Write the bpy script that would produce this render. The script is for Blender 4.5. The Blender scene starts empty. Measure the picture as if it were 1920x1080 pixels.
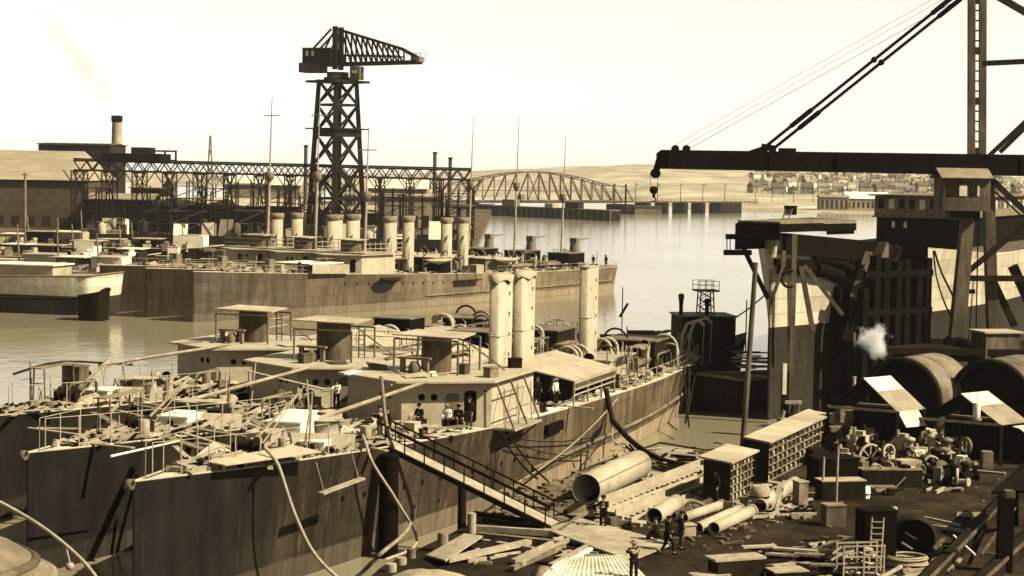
import bpy, math, random
from mathutils import Vector, Matrix
R = math.radians
C = bpy.context.scene.collection
rnd = random.Random(7)

# ------------------------------------------------------------------ camera
F, H = 3500.0, 18.6
PITCH, ROLL = math.atan(220/F), R(1.0)
fw = Vector((0, math.cos(PITCH), -math.sin(PITCH)))
r0, u0 = Vector((1, 0, 0)), Vector((0, math.sin(PITCH), math.cos(PITCH)))
rt = r0*math.cos(ROLL) + u0*math.sin(ROLL)
up = u0*math.cos(ROLL) - r0*math.sin(ROLL)
EYE = Vector((0, 0, H))
cd = bpy.data.cameras.new('camera'); cam = bpy.data.objects.new('camera', cd); C.objects.link(cam)
cd.sensor_width = 36; cd.lens = 36*F/1920; cd.clip_end = 9000; cd.clip_start = 1
cam.matrix_world = Matrix(((rt.x, up.x, -fw.x, 0), (rt.y, up.y, -fw.y, 0), (rt.z, up.z, -fw.z, H), (0, 0, 0, 1)))
bpy.context.scene.camera = cam

def ray(x, y): return fw + rt*((x-960)/F) - up*((y-540)/F)
def W(x, y, z):
    """the place where the thing seen at this spot of the survey photo stands, if its height is z"""
    d = ray(x, y); return EYE + d*((z-H)/d.z)
def D(x, y, d):
    """the same for a thing whose distance is known"""
    r = ray(x, y); return EYE + r*(d/r.y)

# ------------------------------------------------------------------ light
SUN_EL, SUN_AZ = R(43), Vector((0.93, -0.36, 0)).normalized()
w = bpy.data.worlds.new('World'); bpy.context.scene.world = w; w.use_nodes = True
nt = w.node_tree; N = nt.nodes; bg = N['Background']
sky = N.new('ShaderNodeTexSky'); sky.sky_type = 'NISHITA'; sky.sun_disc = False
sky.sun_elevation = SUN_EL; sky.sun_rotation = math.atan2(SUN_AZ.x, SUN_AZ.y)
sky.air_density = 1.2; sky.dust_density = 0.3; sky.ozone_density = 1.0
bw = N.new('ShaderNodeRGBToBW'); mx = N.new('ShaderNodeMix'); mx.data_type = 'RGBA'; mx.blend_type = 'MULTIPLY'
mx.inputs[0].default_value = 1; mx.inputs[7].default_value = (1.0, 0.955, 0.83, 1)
nt.links.new(sky.outputs[0], bw.inputs[0]); nt.links.new(bw.outputs[0], mx.inputs[6]); nt.links.new(mx.outputs[2], bg.inputs[0])
bg.inputs[1].default_value = 0.054
sd = bpy.data.lights.new('sun', 'SUN'); sd.energy = 5.0; sd.angle = R(0.5); sd.color = (1, 0.915, 0.76)
sun = bpy.data.objects.new('sun', sd); C.objects.link(sun)
sv = SUN_AZ*math.cos(SUN_EL) + Vector((0, 0, math.sin(SUN_EL)))
sun.rotation_euler = sv.to_track_quat('Z', 'Y').to_euler()
vs = bpy.context.scene.view_settings; vs.view_transform = 'Standard'; vs.look = 'None'; vs.exposure = 1.75; vs.gamma = 1

# ------------------------------------------------------------------ materials (the whole place is seen in sepia)
def sep(g):
    k = g**.5; g = g*.74; return (g, g*(.67+.32*k), g*(.31+.44*k), 1)
def newmat(name):
    m = bpy.data.materials.new(name); m.use_nodes = True
    return m, m.node_tree, m.node_tree.nodes['Principled BSDF']
def node(t, kind, **kw):
    n = t.nodes.new(kind)
    for k, v in kw.items(): setattr(n, k, v)
    return n
def noise(t, scale, detail=4, vec=None, rough=.6):
    n = node(t, 'ShaderNodeTexNoise'); n.inputs['Scale'].default_value = scale; n.inputs['Detail'].default_value = detail
    n.inputs['Roughness'].default_value = rough
    if vec is not None: t.links.new(vec, n.inputs['Vector'])
    return n
def ramp(t, fac, stops):
    n = node(t, 'ShaderNodeValToRGB'); e = n.color_ramp.elements
    while len(e) < len(stops): e.new(.5)
    for i, (p, c) in enumerate(stops): e[i].position = p; e[i].color = c
    t.links.new(fac, n.inputs[0]); return n.outputs[0]
def mix(t, a, b, fac, blend='MIX'):
    n = node(t, 'ShaderNodeMix', data_type='RGBA', blend_type=blend)
    for i, x in ((0, fac), (6, a), (7, b)):
        if hasattr(x, 'is_linked') or hasattr(x, 'links'): t.links.new(x, n.inputs[i])
        else: n.inputs[i].default_value = x
    return n.outputs[2]
def mapped(t, scale, src='pos'):
    if src == 'pos': v = node(t, 'ShaderNodeNewGeometry').outputs['Position']
    else: v = node(t, 'ShaderNodeTexCoord').outputs['Object']
    m = node(t, 'ShaderNodeMapping'); m.inputs['Scale'].default_value = scale; t.links.new(v, m.inputs['Vector']); return m.outputs[0]

def mat(name, g, var=.35, rough=.75, scale=(1, 1, 1), s=1.4, metal=0., bump=0., spots=.0, src='pos'):
    m, t, b = newmat(name); g = g*.62 if g < .5 else g
    v = mapped(t, scale, src)
    a = noise(t, s, 5, v); c2 = noise(t, s*.17+.03, 3, v); c3 = noise(t, s*9, 2, v)
    col = ramp(t, a.outputs[0], [(.3, sep(g*(1-var))), (.7, sep(min(.95, g*(1+var))))])
    col = mix(t, col, ramp(t, c2.outputs[0], [(.35, (.62, .6, .56, 1)), (.65, (1.15, 1.13, 1.1, 1))]), min(1, var*2), 'MULTIPLY')
    col = mix(t, col, ramp(t, c3.outputs[0], [(.35, (.8, .79, .78, 1)), (.65, (1.12, 1.12, 1.12, 1))]), .7, 'MULTIPLY')
    if spots:
        n = noise(t, s*2.6, 6, v, .7)
        col = mix(t, col, sep(g*.25), ramp(t, n.outputs[0], [(.60-spots*.15, (0, 0, 0, 1)), (.72, (1, 1, 1, 1))]))
    t.links.new(col, b.inputs['Base Color']); b.inputs['Roughness'].default_value = rough; b.inputs['Metallic'].default_value = metal
    b.inputs['Specular IOR Level'].default_value = .02 if g < .03 or rough > .85 else .1
    if bump:
        n = noise(t, s*6, 4, v); bp = node(t, 'ShaderNodeBump'); bp.inputs['Strength'].default_value = bump; bp.inputs['Distance'].default_value = .05
        t.links.new(n.outputs[0], bp.inputs['Height']); t.links.new(bp.outputs[0], b.inputs['Normal'])
    return m

def hull_mat(name, g, boot_z, boot_g, light=0.4, bow_shade=None, stn=1.):
    m, t, b = newmat(name)
    v = mapped(t, (1, 1, 1), 'obj')
    st = noise(t, 1.0, 6, mapped(t, (.9, .9, .07), 'obj'), .7)
    st2 = noise(t, 1.0, 4, mapped(t, (2.3, 2.3, .3), 'obj'), .6)
    bl = noise(t, .16, 4, v)
    col = ramp(t, st.outputs[0], [(.30, sep(g*(1-.55*stn))), (.5, sep(g)), (.68, sep(g*(1+.9*stn)))])
    col = mix(t, col, ramp(t, st2.outputs[0], [(.35, (.6, .58, .55, 1)), (.7, (1.25, 1.2, 1.1, 1))]), .8*stn, 'MULTIPLY')
    col = mix(t, col, ramp(t, bl.outputs[0], [(.35, (.65, .62, .58, 1)), (.62, (1.3, 1.3, 1.25, 1))]), .9*stn, 'MULTIPLY')
    # whitish runs
    wr = noise(t, 1.0, 5, mapped(t, (2.6, 2.6, .09), 'obj'), .75)
    col = mix(t, col, sep(light), ramp(t, wr.outputs[0], [(.61, (0, 0, 0, 1)), (.78, (.8, .8, .8, 1))]))
    # plating: strakes and butts
    sx = node(t, 'ShaderNodeSeparateXYZ'); t.links.new(v, sx.inputs[0])
    cb = node(t, 'ShaderNodeCombineXYZ'); t.links.new(sx.outputs[0], cb.inputs[0]); t.links.new(sx.outputs[2], cb.inputs[1])
    br = node(t, 'ShaderNodeTexBrick'); t.links.new(cb.outputs[0], br.inputs['Vector'])
    br.inputs['Scale'].default_value = 1; br.inputs['Brick Width'].default_value = 4.4; br.inputs['Row Height'].default_value = 1.15
    br.inputs['Mortar Size'].default_value = .022; br.inputs['Color1'].default_value = (1, 1, 1, 1); br.inputs['Color2'].default_value = (.68, .66, .63, 1); br.inputs['Mortar'].default_value = (.36, .34, .31, 1)
    col = mix(t, col, br.outputs[0], .85, 'MULTIPLY')
    # boot-topping paint below its own line
    if boot_z is not None:
        mt = node(t, 'ShaderNodeMath', operation='LESS_THAN'); t.links.new(sx.outputs[2], mt.inputs[0]); mt.inputs[1].default_value = boot_z
        bc = mix(t, sep(boot_g), ramp(t, st2.outputs[0], [(.35, (.72, .69, .62, 1)), (.65, (1.15, 1.15, 1.15, 1))]), 1.0, 'MULTIPLY')
        bc = mix(t, bc, br.outputs[0], .5, 'MULTIPLY')
        col = mix(t, col, bc, mt.outputs[0])
    if bow_shade:     # shade painted into the side colour: dark at the bow, paler aft
        mr = node(t, 'ShaderNodeMapRange'); mr.inputs[1].default_value, mr.inputs[2].default_value, mr.inputs[3].default_value, mr.inputs[4].default_value = bow_shade
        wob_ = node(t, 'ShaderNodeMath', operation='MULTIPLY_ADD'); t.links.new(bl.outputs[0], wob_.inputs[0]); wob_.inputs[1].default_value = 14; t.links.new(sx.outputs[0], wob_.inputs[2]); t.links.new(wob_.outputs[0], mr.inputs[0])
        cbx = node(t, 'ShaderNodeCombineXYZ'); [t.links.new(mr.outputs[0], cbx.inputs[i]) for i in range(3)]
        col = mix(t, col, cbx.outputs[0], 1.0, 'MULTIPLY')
    t.links.new(col, b.inputs['Base Color']); b.inputs['Roughness'].default_value = .62
    b.inputs['Specular IOR Level'].default_value = .12 if g > .02 else .02
    bp = node(t, 'ShaderNodeBump'); bp.inputs['Strength'].default_value = .6; bp.inputs['Distance'].default_value = .07
    dn = noise(t, .9, 3, v); sm = node(t, 'ShaderNodeMath', operation='MULTIPLY_ADD'); t.links.new(br.outputs['Fac'], sm.inputs[0]); sm.inputs[1].default_value = -.35; t.links.new(dn.outputs[0], sm.inputs[2]); t.links.new(sm.outputs[0], bp.inputs['Height']); t.links.new(bp.outputs[0], b.inputs['Normal'])
    return m

def ribbed(name, g, pitch, var=.25, axis='X'):
    """corrugated sheet: ribs every pitch metres"""
    m = mat(name, g, var, .6, s=.9)
    t = m.node_tree; b = t.nodes['Principled BSDF']
    wv = node(t, 'ShaderNodeTexWave', bands_direction=axis); wv.inputs['Scale'].default_value = .314/pitch
    t.links.new(mapped(t, (1, 1, 1), 'obj'), wv.inputs['Vector'])
    bp = node(t, 'ShaderNodeBump'); bp.inputs['Strength'].default_value = .5; bp.inputs['Distance'].default_value = .04
    t.links.new(wv.outputs[0], bp.inputs['Height']); t.links.new(bp.outputs[0], b.inputs['Normal'])
    return m

def boards(name, g, wd, var=.4):
    """planking across the object's own x axis"""
    m = mat(name, g, var, .85, (.35, 3, 3), 1.6, src='obj')
    t = m.node_tree; b = t.nodes['Principled BSDF']
    br = node(t, 'ShaderNodeTexBrick'); t.links.new(mapped(t, (1, 1, 1), 'obj'), br.inputs['Vector'])
    br.inputs['Scale'].default_value = 1; br.inputs['Brick Width'].default_value = wd*18; br.inputs['Row Height'].default_value = wd
    br.inputs['Mortar Size'].default_value = .015; br.inputs['Color1'].default_value = (1, 1, 1, 1); br.inputs['Color2'].default_value = (.66, .65, .62, 1); br.inputs['Mortar'].default_value = (.2, .2, .2, 1)
    old = b.inputs['Base Color'].links[0].from_socket
    t.links.new(mix(t, old, br.outputs[0], .85, 'MULTIPLY'), b.inputs['Base Color'])
    return m

def water_mat():
    m, t, b = newmat('harbour_water')
    b.inputs['Base Color'].default_value = (.125, .106, .062, 1); b.inputs['Roughness'].default_value = .12
    b.inputs['IOR'].default_value = 1.33; b.inputs['Specular IOR Level'].default_value = .6
    a = noise(t, 1.1, 3, mapped(t, (1, .55, 1))); c = noise(t, .22, 3, mapped(t, (1, .6, 1))); e = noise(t, .03, 3, mapped(t, (1, .5, 1)))
    ad = node(t, 'ShaderNodeMath', operation='MULTIPLY_ADD'); t.links.new(c.outputs[0], ad.inputs[0]); ad.inputs[1].default_value = 2.2; t.links.new(a.outputs[0], ad.inputs[2])
    bp = node(t, 'ShaderNodeBump'); bp.inputs['Distance'].default_value = .14
    t.links.new(ramp(t, e.outputs[0], [(.4, (.07, .07, .07, 1)), (.62, (.32, .32, .32, 1))]), bp.inputs['Strength'])
    t.links.new(ad.outputs[0], bp.inputs['Height']); t.links.new(bp.outputs[0], b.inputs['Normal'])
    return m

M = dict(
    water=water_mat(),
    dirt=mat('trodden_dirt', .040, .6, .95, s=.45, bump=1.6, spots=.75),
    bank=mat('rubble_bank', .20, .6, .95, s=.8, bump=1.0, spots=.8),
    grass=mat('winter_grass', .47, .5, .95, (.6, 1, 1), .035, spots=.4),
    yard=mat('yard_ground', .12, .4, .95, s=.12),
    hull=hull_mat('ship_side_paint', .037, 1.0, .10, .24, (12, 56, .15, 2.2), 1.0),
    hull_dark=hull_mat('ship_side_dark_paint', .018, None, .2, .06, None, .6),
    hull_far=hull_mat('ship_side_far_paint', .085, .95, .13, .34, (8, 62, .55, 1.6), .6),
    hull_big=hull_mat('large_ship_primer', .40, 7.05, .020, .42, None, .35),
    hull_black=hull_mat('black_hull_paint', .01, None, .03, .02),
    white_side=hull_mat('white_boat_paint', .50, 2.3, .03, .5, None, .3),
    deck=mat('steel_deck', .52, .45, .8, s=1.1, spots=.45, bump=.3),
    deck_far=mat('steel_deck_weathered', .42, .5, .8, s=.7, spots=.6),
    steel_l=mat('pale_primer_steel', .46, .16, .6, (1, 1, .5), .7, spots=.12),
    steel_w=mat('whitened_steel', .49, .16, .6, (1, 1, .6), 1.2),
    steel_m=mat('grey_steel', .20, .35, .6, (1, 1, .3), 1.3),
    steel_d=mat('dark_steel', .028, .4, .55, s=1.2),
    black=mat('black_iron', .008, .4, .6, s=1.5),
    soot=mat('soot_black', .007, .3, .9, s=1.5),
    rust=mat('rusty_steel', .13, .5, .8, (1, 1, .3), 1.4, spots=.4),
    wood_l=mat('fresh_timber', .40, .28, .85, (2, 2, 2), 1.2),
    wood_m=mat('weathered_timber', .24, .4, .9, (2, 2, 2), 1.2, bump=.3),
    wood_d=mat('tarred_timber', .022, .45, .9, (2, 2, 1), 1.0, bump=.4),
    planks=boards('scaffold_boards', .42, .3, .5),
    canvas=mat('canvas', .47, .2, .95, s=.8),
    white=mat('white_sheet', .58, .10, .8, s=.7),
    roofing=mat('felt_roofing', .46, .22, .9, (.25, 1, 1), .5),
    roof_l=ribbed('pale_corrugated_sheet', .50, .16, .15),
    slate=mat('grey_slate', .36, .2, .9, (.25, 1, 1), .5),
    roof_m=ribbed('grey_corrugated_sheet', .30, .16, .25),
    zinc=mat('zinc_sheet', .50, .38, .6, s=1.3, spots=.25),
    brick=mat('brickwork', .10, .3, .9, s=.6),
    brick_l=mat('pale_masonry', .33, .3, .9, s=.4),
    boiler=mat('boiler_plate', .22, .4, .6, s=.8, spots=.3),
    rope=mat('manila_rope', .30, .3, .95, s=4),
    rope_l=mat('pale_hose', .42, .2, .8, s=4),
    cable=mat('tarred_cable', .02, .3, .7, s=4),
    glass=mat('dim_window_glass', .03, .2, .15, s=1),
    pane=mat('painted_sky_glint_glass', .5, .2, .2, s=1),  # sky reflection painted in as a pale glass colour
    skin=mat('skin', .36, .12, .6, s=3),
    cloth_d=mat('dark_work_cloth', .022, .35, .95, s=5),
    cloth_m=mat('brown_work_cloth', .09, .35, .95, s=5),
    cloth_l=mat('pale_shirt_cloth', .55, .2, .95, s=5),
    concrete=mat('concrete', .42, .25, .9, s=.8),
    leaf=mat('bare_twigs', .07, .4, .95, s=2),
)

# ------------------------------------------------------------------ mesh helpers
def frame(d, hint=Vector((0, 0, 1))):
    d = d.normalized(); x = hint.cross(d)
    if x.length < 1e-4: x = Vector((1, 0, 0)).cross(d)
    x.normalize(); return x, d.cross(x)
class MB:
    def __init__(s): s.v = []; s.f = []; s.s = []; s.m = []
    def mark(s): s.m.append((len(s.v), len(s.f))); return s
    def add(s, vs, fs, smooth=False):
        o = len(s.v); s.v += [tuple(p) for p in vs]; s.f += [tuple(i+o for i in f) for f in fs]; s.s += [smooth]*len(fs); return s
    def box(s, c, d, rz=0., M=None):
        s.mark()
        hx, hy, hz = d[0]/2, d[1]/2, d[2]/2; ca, sa = math.cos(rz), math.sin(rz); vs = []
        for z in (-hz, hz):
            for x, y in ((-hx, -hy), (hx, -hy), (hx, hy), (-hx, hy)):
                p = Vector((x*ca-y*sa, x*sa+y*ca, z)); p = M @ p if M else p
                vs.append(p+Vector(c))
        return s.add(vs, [(3, 2, 1, 0), (4, 5, 6, 7), (0, 1, 5, 4), (1, 2, 6, 5), (2, 3, 7, 6), (3, 0, 4, 7)])
    def beam(s, p, q, w, h=None, w2=None):
        s.mark()
        p, q = Vector(p), Vector(q); h = h or w; x, y = frame(q-p); k = (w2/w) if w2 else 1
        vs = [p+x*a*w/2+y*b*h/2 for a, b in ((-1, -1), (1, -1), (1, 1), (-1, 1))] + [q+x*a*w*k/2+y*b*h*k/2 for a, b in ((-1, -1), (1, -1), (1, 1), (-1, 1))]
        return s.add(vs, [(3, 2, 1, 0), (4, 5, 6, 7), (0, 1, 5, 4), (1, 2, 6, 5), (2, 3, 7, 6), (3, 0, 4, 7)])
    def tube(s, p, q, r, r2=None, n=8, cap=True):
        s.mark()
        p, q = Vector(p), Vector(q); r2 = r if r2 is None else r2; x, y = frame(q-p)
        vs = [o+(x*math.cos(2*math.pi*i/n)+y*math.sin(2*math.pi*i/n))*k for o, k in ((p, r), (q, r2)) for i in range(n)]
        s.add(vs, [(i, (i+1) % n, n+(i+1) % n, n+i) for i in range(n)], n > 5)
        if cap: s.add(vs, [tuple(range(n-1, -1, -1)), tuple(range(n, 2*n))])
        return s
    def ring(s, p, q, r, th, n=20):
        s.mark()
        """open pipe with a wall"""
        p, q = Vector(p), Vector(q); x, y = frame(q-p); vs = []
        for o, k in ((p, r), (q, r), (q, r-th), (p, r-th)):
            vs += [o+(x*math.cos(2*math.pi*i/n)+y*math.sin(2*math.pi*i/n))*k for i in range(n)]
        return s.add(vs, [(a*n+i, a*n+(i+1) % n, ((a+1) % 4)*n+(i+1) % n, ((a+1) % 4)*n+i) for a in range(4) for i in range(n)], True)
    def path(s, pts, r, n=6, r2=None):
        s.mark()
        pts = [Vector(p) for p in pts]; L = len(pts); vs = []
        for k, p in enumerate(pts):
            d = pts[min(k+1, L-1)]-pts[max(k-1, 0)]; x, y = frame(d); rr = r if r2 is None else r+(r2-r)*k/(L-1)
            vs += [p+(x*math.cos(2*math.pi*i/n)+y*math.sin(2*math.pi*i/n))*rr for i in range(n)]
        s.add(vs, [(k*n+i, k*n+(i+1) % n, (k+1)*n+(i+1) % n, (k+1)*n+i) for k in range(L-1) for i in range(n)], True)
        return s.add(vs, [tuple(range(n-1, -1, -1)), tuple(range((L-1)*n, L*n))])
    def lathe(s, prof, n=16, c=(0, 0, 0), sx=1., sy=1., smooth=True, sq=0.):
        s.mark()
        c = Vector(c); ca = lambda v: math.copysign(abs(v)**(1-sq), v); vs = [c+Vector((r*sx*ca(math.cos(2*math.pi*i/n)), r*sy*ca(math.sin(2*math.pi*i/n)), z)) for r, z in prof for i in range(n)]; K = len(prof)
        s.add(vs, [(k*n+i, k*n+(i+1) % n, (k+1)*n+(i+1) % n, (k+1)*n+i) for k in range(K-1) for i in range(n)], smooth)
        return s.add(vs, [tuple(range(n-1, -1, -1)), tuple(range((K-1)*n, K*n))])
    def prism(s, poly, z0, z1):
        s.mark()
        n = len(poly); z0 = z0 if isinstance(z0, (list, tuple)) else [z0]*n; z1 = z1 if isinstance(z1, (list, tuple)) else [z1]*n
        vs = [(p[0], p[1], z) for p, z in zip(poly, z0)]+[(p[0], p[1], z) for p, z in zip(poly, z1)]
        return s.add(vs, [tuple(range(n-1, -1, -1)), tuple(range(n, 2*n))]+[(i, (i+1) % n, n+(i+1) % n, n+i) for i in range(n)])
    def slab(s, a, b, c, d, th):
        s.mark()
        """a sheet through four corners with a thickness"""
        a, b, c, d = map(Vector, (a, b, c, d)); nrm = (b-a).cross(d-a).normalized()*th
        vs = [a, b, c, d, a-nrm, b-nrm, c-nrm, d-nrm]
        return s.add(vs, [(0, 1, 2, 3), (7, 6, 5, 4), (4, 5, 1, 0), (5, 6, 2, 1), (6, 7, 3, 2), (7, 4, 0, 3)])
    def truss(s, a0, a1, b0, b1, n, w, kind='Z', posts=True, chord=None):
        a0, a1, b0, b1 = map(Vector, (a0, a1, b0, b1)); ch = chord or w
        s.beam(a0, a1, ch); s.beam(b0, b1, ch)
        for i in range(n):
            p, q = a0.lerp(a1, i/n), a0.lerp(a1, (i+1)/n); u, v = b0.lerp(b1, i/n), b0.lerp(b1, (i+1)/n)
            if posts: s.beam(p, u, w)
            if kind == 'X': s.beam(p, v, w); s.beam(u, q, w)
            elif kind == 'Z': s.beam(p, v, w)
            else: m = u.lerp(v, .5); s.beam(p, m, w); s.beam(m, q, w)
        if posts: s.beam(a1, b1, w)
        return s
    def build(s, name, m, parent=None, loc=None):
        me = bpy.data.meshes.new(name); 
        if loc is not None: l = Vector(loc); s.v = [tuple(Vector(p)-l) for p in s.v]
        me.from_pydata(s.v, [], s.f); me.polygons.foreach_set('use_smooth', s.s); me.update()
        me.materials.append(M[m] if isinstance(m, str) else m)
        o = bpy.data.objects.new(name, me); C.objects.link(o)
        if parent: o.parent = parent
        if loc is not None: o.location = loc
        return o
def each(mb, name, m, parent):
    """every primitive of the builder becomes a part of its own"""
    mk = mb.m+[(len(mb.v), len(mb.f))]; out = []
    for (v0, f0), (v1, f1) in zip(mk, mk[1:]):
        k = MB(); k.v = mb.v[v0:v1]; k.f = [tuple(i-v0 for i in f) for f in mb.f[f0:f1]]; k.s = mb.s[f0:f1]; out.append(k.build(name, m, parent))
    return out
MB.each = lambda s, name, m, parent=None: each(s, name, m, parent)
def tag(o, label, cat, group=None):
    o['label'] = label; o['category'] = cat
    if group: o['group'] = group
    return o
def thing(name, label, cat, loc=(0, 0, 0), rz=0., group=None):
    o = bpy.data.objects.new(name, None); C.objects.link(o); o.location = loc; o.rotation_euler = (0, 0, rz); o.empty_display_size = .2
    return tag(o, label, cat, group)
def kind(o, k): o['kind'] = k; return o
def dup(o, loc, rz, label=None, parent=None, sc=None):
    c = o.copy(); C.objects.link(c)
    if parent is None:
        c.location = loc; c.rotation_euler = (0, 0, rz)
        if label: c['label'] = label
        if sc: c.scale = sc
    else: c.parent = parent
    for ch in o.children: dup(ch, None, None, None, c)
    return c
def hang(p, q, sag, n=12):
    p, q = Vector(p), Vector(q); return [p.lerp(q, i/n)-Vector((0, 0, sag*4*(i/n)*(1-i/n))) for i in range(n+1)]
def rope(name, label, pts, r, m='rope', cat='rope', n=6, group=None):
    pts = [Vector(p) for p in pts]; return tag(MB().path(pts, r, n).build(name, m, None, pts[0]), label, cat, group)
def smoothpts(pts, k=4):
    pts = [Vector(p) for p in pts]; out = []
    for i in range(len(pts)-1):
        a, b, c, d = pts[max(i-1, 0)], pts[i], pts[i+1], pts[min(i+2, len(pts)-1)]
        for j in range(k):
            t = j/k; out.append(.5*((2*b)+(c-a)*t+(2*a-5*b+4*c-d)*t*t+(3*b-a-3*c+d)*t**3))
    return out+[pts[-1]]
# ------------------------------------------------------------------ setting: water, shores, quay
kind(MB().add([(-3000, -50, 0), (3000, -50, 0), (3000, 6000, 0), (-3000, 6000, 0)], [(0, 1, 2, 3)]).build('water', 'water'), 'structure')
def sheet(name, fn, xs, ys, m):
    vs = [(x, y, fn(x, y)) for y in ys for x in xs]; n = len(xs)
    return kind(MB().add(vs, [(j*n+i, j*n+i+1, (j+1)*n+i+1, (j+1)*n+i) for j in range(len(ys)-1) for i in range(n-1)], True).build(name, m), 'structure')
def wob(x, y): return math.sin(x*.013+y*.007)*.5+math.sin(x*.031-y*.017+2)*.3+math.sin(x*.004+1)*.6
def far_z(x, y):
    shore = 905+.10*x+14*math.sin(x*.012) if x > 80 else 1250-1.6*x
    t = y-shore
    if t < 0: return -2.
    return min(1.5, t*.08)+max(0, t-60)*.0145*(1+.28*wob(x, y)*min(1, t/500))*(1 if t < 1500 else 1500/t)*(.3+.7*min(1, max(0, (x+200)/350)))
sheet('hill', far_z, [-1100+20*i for i in range(0, 121)], [840+18*i for i in range(0, 30)]+[1400+50*i for i in range(0, 40)], 'grass')
def hillp(px, py):
    """where the sight line meets the far hillside"""
    r = ray(px, py); y = 860.
    while y < 3000:
        p = EYE+r*(y/r.y)
        if p.z <= far_z(p.x, p.y): return p
        y += 6
    return None
kind(MB().prism([(-9, 418), (-9, 900), (-900, 900), (-900, 418)], -3, 2.5).build('yard_ground', 'yard'), 'structure')
kind(MB().prism([(-9, 415.5), (-9, 418), (-900, 418), (-900, 415.5)], -3, 2.9).build('yard_bulkhead', 'wood_d'), 'structure')

QZ = 1.6
q = Vector((.40, .917, 0)).normalized(); qr = Vector((q.y, -q.x, 0))          # along the quay, and to its right
edge = [W(560, 1200, QZ), W(716, 1062, QZ), W(845, 1000, QZ), W(985, 930, QZ), W(1110, 872, QZ), W(1238, 828, QZ), W(1320, 842, QZ), W(1392, 838, QZ), W(1440, 806, QZ), W(1545, 775, QZ),
        Vector((31, 142, 0)), Vector((41, 155, 0)), Vector((53, 180, 0)), Vector((72, 230, 0)), Vector((200, 500, 0)), Vector((300, 480, 0)), Vector((300, 20, 0)), Vector((-12, 20, 0))]
kind(MB().prism([(p.x, p.y) for p in edge[::-1]], -3, QZ).build('quay', 'dirt'), 'structure')
# rubble bank and planked apron along the ship
def strip(name, pts, m, z):
    return kind(MB().add([W(x, y, z) for x, y in pts], [tuple(range(len(pts)))]).build(name, m), 'structure')
strip('rubble_bank', [(905, 975), (1000, 1000), (1100, 960), (1095, 905), (1225, 850), (1236, 832), (1110, 876), (985, 934)][::-1], 'bank', QZ+.004)
strip('quay_apron', [(1120, 962), (1330, 960), (1420, 900), (1450, 812), (1392, 842), (1320, 846), (1236, 832), (1225, 852), (1105, 905)], 'planks', QZ+.008)

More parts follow.
